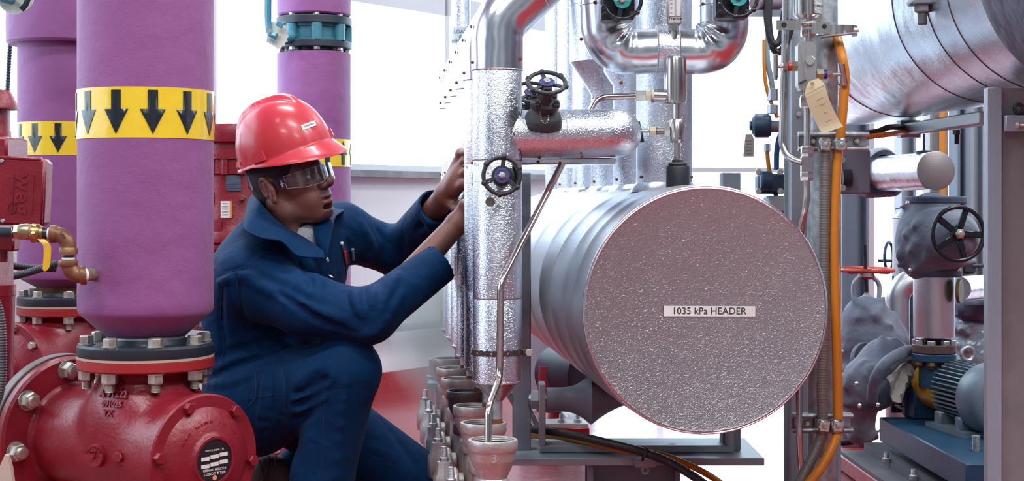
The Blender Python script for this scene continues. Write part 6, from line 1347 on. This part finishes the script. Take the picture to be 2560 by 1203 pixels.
base = np.tile(np.array([.205, .080, .060]), (n, 1)); x_, y_, z_ = lo_.T; inh = (np.abs(y_) < .12) & (z_ > -.13) & (z_ < .13) & (x_ > -.12) & (x_ < .14)
def mixc(w, c): 
    global base; w = (w * inh)[:, None]; base = base * (1 - w) + np.array(c) * w
jaw = sm(-.035, -.075, z_) * sm(-.02, .02, x_) * (z_ > -.125)
mixc(jaw * .45, (.085, .036, .030))
mixc(sm(.0, .1, 1 - ((x_ - .094) / .018) ** 2 - ((z_ + .0445) / .0075) ** 2 - (y_ / .027) ** 2) * .75, (.035, .018, .015))
mixc(sm(0, .1, 1 - ((z_ + .104) / .02) ** 2 - (y_ / .028) ** 2 - ((x_ - .07) / .04) ** 2) * .4, (.06, .027, .022))
mixc(sm(0, .12, 1 - ((x_ - .100) / .020) ** 2 - ((z_ + .0710) / .0092) ** 2 - (y_ / .0215) ** 2) * .9, (.34, .10, .095))
mixc(sm(0, .12, 1 - ((x_ - .100) / .020) ** 2 - ((z_ + .0542) / .0064) ** 2 - (y_ / .022) ** 2) * .8, (.20, .062, .055))
for s_ in (-1, 1): mixc(sm(0, .2, 1 - ((z_ - .0235 + .12 * (np.abs(y_) - .03)) / .0045) ** 2 - ((y_ - .032 * s_) / .021) ** 2) * (x_ > .04) * .85, (.018, .010, .009))
ca = me.color_attributes.new('tone', 'FLOAT_COLOR', 'POINT'); ca.data.foreach_set('color', np.concatenate([base, np.ones((n, 1))], 1).astype(np.float32).ravel())
off = OFF[T_.name]; bodybv = bvh_of(me); co = co - np.array(off); me.vertices.foreach_set('co', co.astype(np.float32).ravel()); me.update()
body = mk('body', me, SKIN, T_, 60)
# eyes
EW = mat('eye white', (.62, .58, .55), .2); EI = mat('dark brown iris', (.02, .010, .006), .15)
for s_ in (-1, 1):
    c_ = H(.0735, .032 * s_, .003); e = MB().sphere(c_, .0128 * HS, 24, 16).build('eye', EW, body); g_ = (hx * 1.0 + hy * (-.05 * s_) + hy * .12 + hz * .02).normalized()
    MB().lathe(c_, g_, [(.0062 * HS, .0113 * HS), (.0045 * HS, .0122 * HS), (0, .0131 * HS)], 20).build('iris', EI, e)
# cropped hair below the hat
g = SDF(np.arange(HC.x - .16, HC.x + .12, .0035), np.arange(HC.y - .13, HC.y + .13, .0035), np.arange(HC.z - .1, HC.z + .16, .0035))
g.ell(H(-.013, 0, .036), [a * HS for a in (.1005, .0785, .092)], HMn, 0); g.cone(H(-.045, 0, -.02), H(-.05, 0, -.055), .054 * HS, .05 * HS, .02)
g.ell(H(.11, 0, -.03), [a * HS for a in (.105, .12, .085)], HMn, .004, True); g.ell(H(-.02, 0, -.135), [a * HS for a in (.12, .12, .075)], HMn, .004, True)
for s_ in (-1, 1): g.ell(H(-.010, .088 * s_, -.004), [a * HS for a in (.024, .03, .036)], HMn, .004, True)
g.build('hair', mat('black cropped hair', (.012, .010, .010), .7, bump=(700, .0015, 2)), body, 1)
# --- coverall
st = .0058
gx = np.arange(X(490, 4.2), X(1185, 4.2), st); gy = np.arange(3.86, 4.86, st); gz = np.arange(.0, Z(470, 4.2), st)
cn = (.77, -.63, 0)
def clothes():
    g = SDF(gx, gy, gz)
    g.cone(P(650, 965, 4.33), P(706, 705, 4.30), .165, .200, .04, sq=(cn, .74)); g.cone(P(628, 690, 4.15), P(848, 582, 4.46), .080, .082, .08)
    g.cone(P(672, 640, 4.30), P(690, 580, 4.30), .12, .085, .07); g.ell(P(632, 1015, 4.33), (.142, .18, .145), None, .05)
    g.cone(P(600, 720, 4.22), P(590, 880, 4.25), .10, .09, .06)
    # near sleeve, far sleeve
    g.cone(P(632, 712, 4.13), P(770, 765, 4.05), .090, .080, .05); g.cone(P(770, 765, 4.05), P(925, 792, 4.03), .080, .068, .03); g.cone(P(925, 790, 4.03), P(1104, 655, 4.12), .068, .056, .03)
    g.cone(P(852, 580, 4.47), P(1000, 635, 4.61), .078, .070, .05); g.cone(P(1000, 634, 4.61), P(1093, 516, 4.352), .070, .056, .03)
    # legs
    g.cone(P(645, 1010, 4.22), P(868, 926, 4.08), .137, .088, .04); g.cone(P(866, 932, 4.08), P(806, 1200, 4.12), .087, .083, .03); g.cone(P(806, 1200, 4.12), P(792, 1345, 4.13), .083, .085, .02)
    g.cone(P(735, 1010, 4.46), P(1102, 1248, 4.50), .125, .092, .03); g.cone(P(1100, 1252, 4.50), P(740, 1235, 4.52), .085, .06, .03)
    return g
def openings(g):
    g.ell(P(712, 540, 4.26), (.083, .083, .085), None, .006, True); g.cone(P(742, 560, 4.17), P(806, 628, 4.06), .046, .012, .006, True)
    for a, b, r_ in ((P(925, 790, 4.03), P(1104, 655, 4.12), .047), (P(1000, 634, 4.61), P(1093, 516, 4.352), .046)):
        e_ = (b - a).normalized(); M_ = np.array(rot(e_)); g.box(b + e_ * .1, (.12, .12, .1), M_, .001, .0, True); g.cone(b - e_ * .05, b + e_ * .05, r_, r_ + .004, .003, True)
    e_ = (P(740, 1235, 4.52) - P(1100, 1252, 4.50)).normalized(); g.box(P(735, 1235, 4.52) + e_ * .1, (.1, .1, .1), np.array(rot(e_)), .001, 0, True)
    return g
g0 = clothes(); bv = bvh_of(g0.mesh('tmp'))
folds = [ # (pixel polyline, radius m, smoothing, crease?)
    ([(908, 728), (903, 760), (896, 800)], .006, .02, 1), ([(868, 732), (884, 770), (912, 806)], .006, .02, 1), ([(935, 722), (930, 765)], .007, .022, 0), ([(888, 728), (892, 756), (905, 790)], .007, .022, 0), ([(990, 690), (965, 735), (950, 790)], .006, .022, 0),
    ([(600, 690), (680, 730), (780, 775), (860, 800)], .008, .035, 0), ([(640, 820), (740, 838), (850, 838)], .006, .03, 1), ([(640, 665), (720, 700), (800, 742)], .008, .03, 0), ([(700, 735), (790, 795), (880, 832)], .006, .03, 1), ([(1000, 740), (950, 820), (900, 842)], .006, .03, 0),
    ([(545, 697), (585, 682), (612, 672)], .008, .02, 1), ([(548, 706), (590, 694), (640, 690)], .007, .02, 0), ([(590, 690), (598, 760), (622, 828)], .005, .012, 1), ([(556, 720), (552, 800), (560, 870), (545, 930)], .005, .014, 1),
    ([(535, 925), (610, 892), (700, 868), (760, 858)], .007, .03, 0), ([(530, 948), (610, 915), (690, 895)], .006, .022, 1), ([(530, 900), (600, 872), (680, 852)], .006, .03, 1), ([(560, 945), (640, 915), (720, 880)], .007, .025, 0), ([(522, 962), (580, 955), (640, 930)], .006, .02, 0),
    ([(735, 1000), (770, 985), (815, 958), (828, 935)], .010, .026, 0), ([(738, 985), (790, 965), (820, 945)], .006, .016, 1), ([(735, 1030), (780, 1012), (815, 980)], .010, .026, 0), ([(735, 1015), (780, 1000), (812, 975)], .006, .016, 1), ([(738, 1050), (770, 1040), (800, 1015)], .006, .02, 1), ([(740, 965), (760, 945), (790, 925), (820, 915)], .008, .022, 0),
    ([(705, 918), (716, 960), (708, 1020), (690, 1090)], .006, .016, 1), ([(680, 940), (672, 1000), (660, 1080)], .005, .022, 1), ([(650, 950), (645, 1010), (632, 1080)], .005, .022, 1), ([(620, 965), (618, 1020), (606, 1070)], .005, .022, 1), ([(665, 945), (658, 1010), (645, 1090)], .006, .022, 0),
    ([(700, 1060), (712, 1110), (700, 1140)], .006, .022, 1), ([(745, 1080), (742, 1140), (730, 1200)], .008, .03, 0), ([(860, 960), (850, 1060), (838, 1190)], .008, .04, 0),
    ([(960, 990), (1040, 1080), (1120, 1180)], .007, .04, 0), ([(930, 1020), (1000, 1110), (1060, 1195)], .007, .04, 1),
    ([(940, 570), (965, 610), (955, 660)], .006, .022, 1), ([(905, 560), (930, 620), (915, 665)], .006, .026, 0), ([(1010, 590), (1000, 640)], .006, .02, 1), ([(1040, 580), (1060, 560)], .006, .02, 1), ([(1065, 545), (1085, 580)], .005, .016, 0),
    ([(770, 660), (790, 690), (800, 715)], .006, .02, 0), ([(745, 650), (765, 690), (775, 720)], .006, .02, 1), ([(700, 640), (740, 680), (760, 720)], .006, .02, 0), ([(868, 600), (880, 640), (878, 690)], .006, .02, 1)]
g1 = clothes()
for pl, r_, k_, cr in folds:
    hp_ = [cast(bv, q.x, q.y) for q in spline([Vector((a, b, 0)) for a, b in pl], 3)]; hp_ = [h for h in hp_ if h[0] is not None]
    pts = []
    for i, (h, nr) in enumerate(hp_):
        w_ = math.sin(math.pi * (i + .5) / len(hp_)) ** .6; rad = .012 * (.5 + .5 * w_) if cr else .010
        pts.append((h + nr * (rad - .0050 * w_) if cr else h - nr * (rad - .0055 * w_), rad))
    for (a, ra), (b, rb) in zip(pts, pts[1:]):
        if (a - b).length < .08: g1.cone(a, b, ra, rb, .010 if cr else .016, bool(cr))
openings(g1)
cov = g1.build('coverall', NAVY, T_, 2)
cvb = bvh_of(g1.mesh('tmp2'))
def seam(pl, r_=.0011, m=None, name='seam', n_=5, lift=.0004):
    pts = []
    for q in spline([Vector((a, b, 0)) for a, b in pl], n_):
        h, nr = cast(cvb, q.x, q.y)
        if h is not None and (not pts or (h - pts[-1]).length < .06): pts.append(h + nr * lift)
    if len(pts) > 2: MB().tube(pts, r_, 6).build(name, m or NAVYD, cov)
for pl in ([(592, 690), (598, 760), (624, 830)], [(556, 715), (552, 800), (560, 870), (547, 925)], [(648, 928), (700, 912), (770, 900), (800, 892)], [(705, 920), (712, 1000), (700, 1080), (680, 1140)], [(618, 1000), (660, 990), (708, 985)], [(812, 972), (808, 1080), (806, 1200)], [(640, 930), (636, 1000), (600, 1030)], [(612, 670), (650, 640), (690, 625)], [(832, 545), (834, 620), (836, 715)], [(1068, 625), (1120, 706)], [(545, 690), (580, 678), (612, 670)], [(845, 640), (850, 700), (855, 725)]):
    seam(pl)
# collar
def collar(rows, name='collar'):
    g = [spline([P(*q) for q in r_], 5) for r_ in rows]; mid = []
    for a, b in zip(g, g[1:]):
        mid.append(a); mid.append([p.lerp(q, .5) + UP * .003 for p, q in zip(a, b)])
    mid.append(g[-1]); return MB().sheet(mid[::-1], .0035).build(name, NAVY, cov, 80)
collar([[(650, 540, 4.30), (668, 548, 4.20), (694, 580, 4.165), (730, 606, 4.14), (772, 626, 4.12), (806, 650, 4.105)],
        [(628, 488, 4.33), (648, 506, 4.185), (678, 542, 4.13), (720, 574, 4.105), (766, 600, 4.095), (806, 630, 4.092)],
        [(618, 520, 4.36), (612, 572, 4.085), (652, 596, 4.030), (704, 606, 4.020), (742, 640, 4.035), (810, 646, 4.080)]])
collar([[(800, 640, 4.16), (790, 590, 4.20), (790, 555, 4.28), (760, 540, 4.40), (700, 540, 4.40), (650, 540, 4.33)],
        [(804, 630, 4.13), (787, 585, 4.16), (787, 545, 4.24), (780, 515, 4.40), (690, 492, 4.42), (630, 490, 4.36)],
        [(818, 645, 4.11), (828, 595, 4.14), (838, 545, 4.24), (850, 525, 4.44), (690, 530, 4.48), (618, 520, 4.40)]])
# undershirt
g = SDF(np.arange(X(640, 4.2), X(840, 4.2), .005), np.arange(4.05, 4.4, .005), np.arange(Z(680, 4.2), Z(520, 4.2), .005))
g.cone(P(700, 605, 4.275), P(762, 602, 4.222), .078, .054, .02); g.cone(H(-.030, 0, -.045), P(712, 580, 4.265), .063, .071, .004, True); g.ell(P(722, 545, 4.235), (.065, .07, .055), None, .004, True)
us = g.build('undershirt', mat('grey melange shirt', (.42, .43, .47), .8, var=(200, (.30, .31, .35), .45, .6)), T_, 2)
# snaps, zip pull, pocket
for u_, v_ in ((821, 537), (819, 650)):
    h, nr = cast(cvb, u_, v_)
    if h is None: h, nr = P(u_, v_, 4.14), Vector((.2, -1, 0))
    MB().lathe(h - nr * .001, nr, [(0, 0), (S(6, 4.1), 0), (S(6, 4.1), .002), (S(4.5, 4.1), .003), (S(4, 4.1), .002), (S(2.2, 4.1), .002), (0, .001)], 20).build('snap', mat('nickel snap', (.7, .69, .66), .3, .9), cov)
h, nr = cast(cvb, 826, 690)
if h is not None: MB().cyl(h + Vector((-.006, -.004, .004)), h + Vector((.008, -.004, -.004)), .0018, n=8).build('zip_pull', MATS['nickel snap'], cov)
seam([(862, 632), (884, 624)], .0016); seam([(862, 634), (866, 715)], .0012); seam([(884, 626), (880, 690)], .0012)
# pens
for i, (pl, lab, mm) in enumerate(([((851, 610), (856, 628), (862, 656)), 'red clipped pen with white button in the chest pocket', None], [((879, 621), (880, 632), (881, 646)), 'pale blue pen in the chest pocket beside the red one', None])):
    pts = []
    for q in pl:
        h, nr = cast(cvb, *q); pts.append((h if h is not None else P(*q, 4.35)) + (nr if nr is not None else Vector((0, -1, 0))) * .005)
    t = thing('pen', lab, 'pen', pts[-1], None)
    MB().tube(pts, S(4, 4.3), 10).build('barrel', mat('clear blue barrel', (.05, .10, .2), .2) if i == 0 else mat('pale blue barrel', (.25, .35, .5), .3), t)
    if i == 0: MB().tube([pts[1] + Vector((.003, -.006, 0)), pts[2] + Vector((.002, -.006, -.004))], [S(4, 4.3), S(2.2, 4.3)], 8).build('clip', mat('red plastic clip', (.75, .04, .03), .35), t); MB().sphere(pts[0], S(5, 4.3), 12, 8).build('button', WHITE, t)
# shoe and sock of the rear foot, boot of the front foot
g = SDF(np.arange(X(590, 4.4), X(800, 4.4), .006), np.arange(4.28, 4.62, .006), np.arange(.0, Z(1120, 4.4), .006))
g.cone(P(664, 1182, 4.43), P(672, 1330, 4.43), .050, .052, .03); g.cone(P(672, 1340, 4.43), P(735, 1392, 4.43), .050, .036, .03); g.cone(P(690, 1185, 4.45), P(705, 1180, 4.46), .048, .045, .03); g.cone(P(722, 1178, 4.47), P(740, 1172, 4.48), .046, .05, .004, True)
sh = g.build('shoe', mat('charcoal suede shoe', (.065, .062, .068), .7, bump=(200, .0015, 2)), T_, 2)
g = SDF(np.arange(X(590, 4.4), X(780, 4.4), .005), np.arange(4.3, 4.58, .005), np.arange(.0, Z(1110, 4.4), .005))
g.cone(P(634, 1168, 4.43), P(634, 1340, 4.43), .034, .036, .02, sq=((1, 0, 0), .55)); g.cone(P(634, 1350, 4.43), P(720, 1412, 4.43), .034, .034, .02, sq=((0, 0, 1), .5))
so = g.build('sole', mat('pale blue grey ribbed sole', (.22, .26, .30), .6, bump=(120, .004, 1, (.2, .2, 2))), sh, 1)
for pl in (((648, 1150), (655, 1180), (664, 1210)), ((672, 1140), (668, 1180), (650, 1210)), ((690, 1140), (684, 1180), (676, 1210))): MB().tube(spline([P(a, b, 4.375) for a, b in pl], 5), .0022, 6).build('stitch_line', BLACKR, sh)
MB().tube([P(704, 1205, 4.46), P(708, 1180, 4.47), P(722, 1160, 4.49), P(745, 1172, 4.51)], [.045, .044, .042, .042], 24).build('sock', mat('blue knit sock', (.02, .10, .24), .9, bump=(260, .004, 2)), T_)
g = SDF(np.arange(X(690, 4.1), X(960, 4.1), .007), np.arange(3.98, 4.26, .007), np.arange(.0, .30, .007))
g.cone(P(792, 1330, 4.13), P(792, 1390, 4.13), .058, .055, .03); g.cone(Vector((P(785, 0, 4.13).x, 4.13, .05)), Vector((P(900, 0, 4.1).x, 4.06, .042)), .052, .045, .03)
g.add(lambda x, y, z: z * 0 + (.004 - z) * -1.0 * 0 + 9, (0, 0, 0), (0, 0, 0), 0) if False else None
g.build('shoe', MATS['charcoal suede shoe'], T_, 2)
# ---------------------------------------------------------------- hard hat
HATR = mat('red hard hat plastic', (.60, .040, .060), .30, coat=.2)
hp = R(15); qx = (fwd * math.cos(hp) + UP * math.sin(hp)).normalized(); qz0 = (UP * math.cos(hp) - fwd * math.sin(hp)).normalized(); hr = R(12); qy = (lft * math.cos(hr) + qz0 * math.sin(hr)).normalized(); qz = qx.cross(qy).normalized(); HO = P(716, 386, 4.215)
HA, HB, HH = .136, .118, .152
def hat_pt(th, t):
    """t<0 brim outwards, 0 rim, 1 crown"""
    c, s_ = math.cos(th), math.sin(th)
    if t >= 0:
        ph = t * math.pi / 2; rr = math.cos(ph) ** .70; zz = HH * math.sin(ph) ** 1.05
        x, y = HA * rr * c * (1 + .02 * (1 - t)), HB * rr * s_
        # raised crown ridge running front to back, flanked by two shallow grooves
        ww = .012 + .036 * min(1, max(0, (.095 - x) / .13)); e_ = max(0, min(1, (ww - abs(y)) / .010)); rg = e_ * e_ * (3 - 2 * e_) * min(1, max(0, (.105 - x) / .03)) * min(1, max(0, (zz - .06) / .06))
        gr = 0
        return Vector((x, y, zz + .0120 * rg))
    e = -t; f = max(0.0, c); f = max(0.0, c + .25) / 1.25; br = .008 + .024 * f ** 1.2; return Vector(((HA * 1.02 + br * e) * c, (HB + br * e * .8) * s_, -.003 * e - .038 * e * f ** 1.1))
def hw(p): return HO + qx * p.x + qy * p.y + qz * p.z
t = thing('hard_hat', 'glossy red hard hat with front brim on the worker’s head', 'hard hat', HO)
TT = [-1.06, -1.0, -.8, -.55, -.3, -.12, 0] + [i / 26 for i in range(1, 26)] + [.985, .998]; NT = 120
g = [[hw(hat_pt(2 * math.pi * k / NT, tt)) + (-qz * .004 if tt < -1.03 else Vector()) for k in range(NT + 1)] for tt in TT]
hm = MB().sheet(g, .0025); shell = hm.build('shell', HATR, t, 60)
hb = BVHTree.FromPolygons([tuple(p) for p in hm.v], hm.f)
for th, w_, h_ in ((-92, .044, .030), (-138, .036, .016), (174, .030, .028), (92, .044, .030), (138, .036, .016), (28, .028, .026)):
    a = R(th); p = hat_pt(a, .07); q = hat_pt(a, .16); n_ = Vector((math.cos(a), math.sin(a) * 1.1, .12)).normalized(); n_ = (qx * n_.x + qy * n_.y + qz * n_.z).normalized(); uq = (hw(q) - hw(p)).normalized(); tx = uq.cross(n_).normalized()
    c_ = hw(p); poly = [(-w_ / 2, -h_ * .45), (w_ / 2, -h_ * .45), (w_ * .40, h_ * .5), (-w_ * .40, h_ * .5)]
    MB().prism(poly, c_ - n_ * .012, tx, uq, .020, n_).build('accessory_slot', HATR, t)
def hat_patch(cu, cv, ang, w_, h_, lift, name, m, parent, nx_=9, ny_=4):
    rows = []
    for j in range(ny_):
        row = []
        for i in range(nx_):
            a = (i / (nx_ - 1) - .5) * w_; b = (.5 - j / (ny_ - 1)) * h_; u_ = cu + a * math.cos(ang) + b * math.sin(ang); v_ = cv + a * math.sin(ang) - b * math.cos(ang)
            h, nr = cast(hb, u_, v_); row.append((h + (nr if nr.y < 0 else -nr) * lift) if h is not None else P(u_, v_, 4.1))
        rows.append(row)
    return MB().sheet(rows[::-1], .0006).build(name, m, parent)
sk = hat_patch(771, 314, R(-20), 36, 13, .0016, 'name_sticker', WHITE, t)
h, nr = cast(hb, 771, 314); nr = nr if nr.y < 0 else -nr
rgt = (cast(hb, 785, 309)[0] - cast(hb, 757, 319)[0]).normalized(); upv = nr.cross(rgt).normalized(); upv = upv if upv.z > 0 else -upv
letter('lettering', 'POWER ENG', .0062, INK, sk, h + nr * .0034, rgt, upv, .0001, .00005)
# suspension strap tab behind the ear
MB().box(H(-.078, -.056, .028), (.006, .018, .040), HM @ Matrix.Rotation(R(30), 3, 'Z')).build('suspension_tab', mat('pale suspension tab', (.5, .55, .62), .4), t); MB().tube([H(-.088, -.05, .02), H(-.10, -.01, .0), H(-.098, .04, .01)], .006, 8).build('nape_strap', BLACKR, t)
# ---------------------------------------------------------------- safety glasses
cg_ = bpy.data.materials.new('clear polycarbonate'); cg_.use_nodes = True; nt = cg_.node_tree; nt.nodes.clear()
o_ = nt.nodes.new('ShaderNodeOutputMaterial'); m_ = nt.nodes.new('ShaderNodeMixShader'); a_ = nt.nodes.new('ShaderNodeBsdfTransparent'); b_ = nt.nodes.new('ShaderNodeBsdfGlossy'); f_ = nt.nodes.new('ShaderNodeFresnel')
b_.inputs['Roughness'].default_value = .05; a_.inputs[0].default_value = (.95, .96, .98, 1); f_.inputs[0].default_value = 1.5
nt.links.new(f_.outputs[0], m_.inputs[0]); nt.links.new(a_.outputs[0], m_.inputs[1]); nt.links.new(b_.outputs[0], m_.inputs[2]); nt.links.new(m_.outputs[0], o_.inputs[0])
t = thing('safety_glasses', 'clear wraparound safety glasses worn by the worker', 'safety glasses', H(.1, 0, .0))
for s_ in (-1, 1):
    g = []
    for j in range(9):
        f = j / 8; row = []
        for i in range(15):
            a = R(4 + 70 * i / 14); zt = .024 - .004 * (i / 14); zb = -.020 + .012 * (1 - min(1, i / 3)) + .010 * max(0, i / 14 - .6) / .4
            rad = .100 + .006 * math.cos(a); row.append(H(.010 + rad * math.cos(a) * 1.02, s_ * .078 * math.sin(a) * 1.03, zb + (zt - zb) * f))
        g.append(row if s_ > 0 else row[::-1])
    MB().sheet(g, .002).build('lens', cg_, t); ring_ = g[0] + [r_[-1] for r_ in g[1:]] + g[-1][::-1][1:] + [r_[0] for r_ in g[::-1][1:-1]]; MB().tube(ring_, .0006, 6, closed=True).build('lens_edge', MATS.get('clear hinge plastic') or mat('clear hinge plastic', (.55, .60, .68), .12), t)
    g = []
    for i in range(9):
        f = i / 8; x_ = .036 - .075 * f; y_ = s_ * (.078 + .006 * f) ; hh = .030 * (1 - f) ** 1.4 + .007; zc_ = .004 + .008 * f
        g.append([H(x_, y_, zc_ - hh / 2), H(x_, y_, zc_ + hh / 2)])
    MB().sheet(g if s_ > 0 else g[::-1], .0022).build('temple_arm', cg_, t)
    MB().box(H(.030, s_ * .0795, .004), (.010 * HS, .003, .003), HM).build('hinge', MATS['clear hinge plastic'], t); MB().box(H(.030, s_ * .0795, .004), (.0025 * HS, .003, .018 * HS), HM).build('hinge_pin', MATS['clear hinge plastic'], t)
MB().tube([H(.112, -.010, .012), H(.116, 0, .016), H(.112, .010, .012)], .0025, 8).build('bridge', MATS['clear hinge plastic'], t)
# ---------------------------------------------------------------- steam drifting over the far funnels
sm_ = bpy.data.materials.new('drifting steam'); sm_.use_nodes = True; nt = sm_.node_tree; nt.nodes.clear()
o_ = nt.nodes.new('ShaderNodeOutputMaterial'); vs_ = nt.nodes.new('ShaderNodeVolumeScatter'); tcn = nt.nodes.new('ShaderNodeTexCoord'); nz = nt.nodes.new('ShaderNodeTexNoise'); mr = nt.nodes.new('ShaderNodeMapRange')
gr_ = nt.nodes.new('ShaderNodeTexGradient'); gr_.gradient_type = 'SPHERICAL'; mpn = nt.nodes.new('ShaderNodeMapping'); mpn.inputs['Scale'].default_value = (1 / .24, 1 / .55, 1 / .42)
mu = nt.nodes.new('ShaderNodeMath'); mu.operation = 'MULTIPLY'; nz.inputs['Scale'].default_value = 5.5; nz.inputs['Detail'].default_value = 3; nz.inputs['Distortion'].default_value = 1.0
mr.inputs[1].default_value = .38; mr.inputs[2].default_value = .72; mr.inputs[4].default_value = 15.0; vs_.inputs['Color'].default_value = (.97, .985, 1, 1); vs_.inputs['Anisotropy'].default_value = .3
nt.links.new(tcn.outputs['Object'], nz.inputs['Vector']); nt.links.new(nz.outputs[0], mr.inputs[0]); nt.links.new(tcn.outputs['Object'], mpn.inputs[0]); nt.links.new(mpn.outputs[0], gr_.inputs[0])
nt.links.new(mr.outputs[0], mu.inputs[0]); nt.links.new(gr_.outputs['Fac'], mu.inputs[1]); nt.links.new(mu.outputs[0], vs_.inputs['Density']); nt.links.new(vs_.outputs[0], o_.inputs['Volume'])
c_ = P(1100, 740, 5.35); b = MB().sphere(c_, (.24, .55, .42), 24, 16); o = b.solo('steam_cloud', sm_, c_, 'soft white steam drifting between the far drip legs and the wall', 'steam', None, 'stuff')
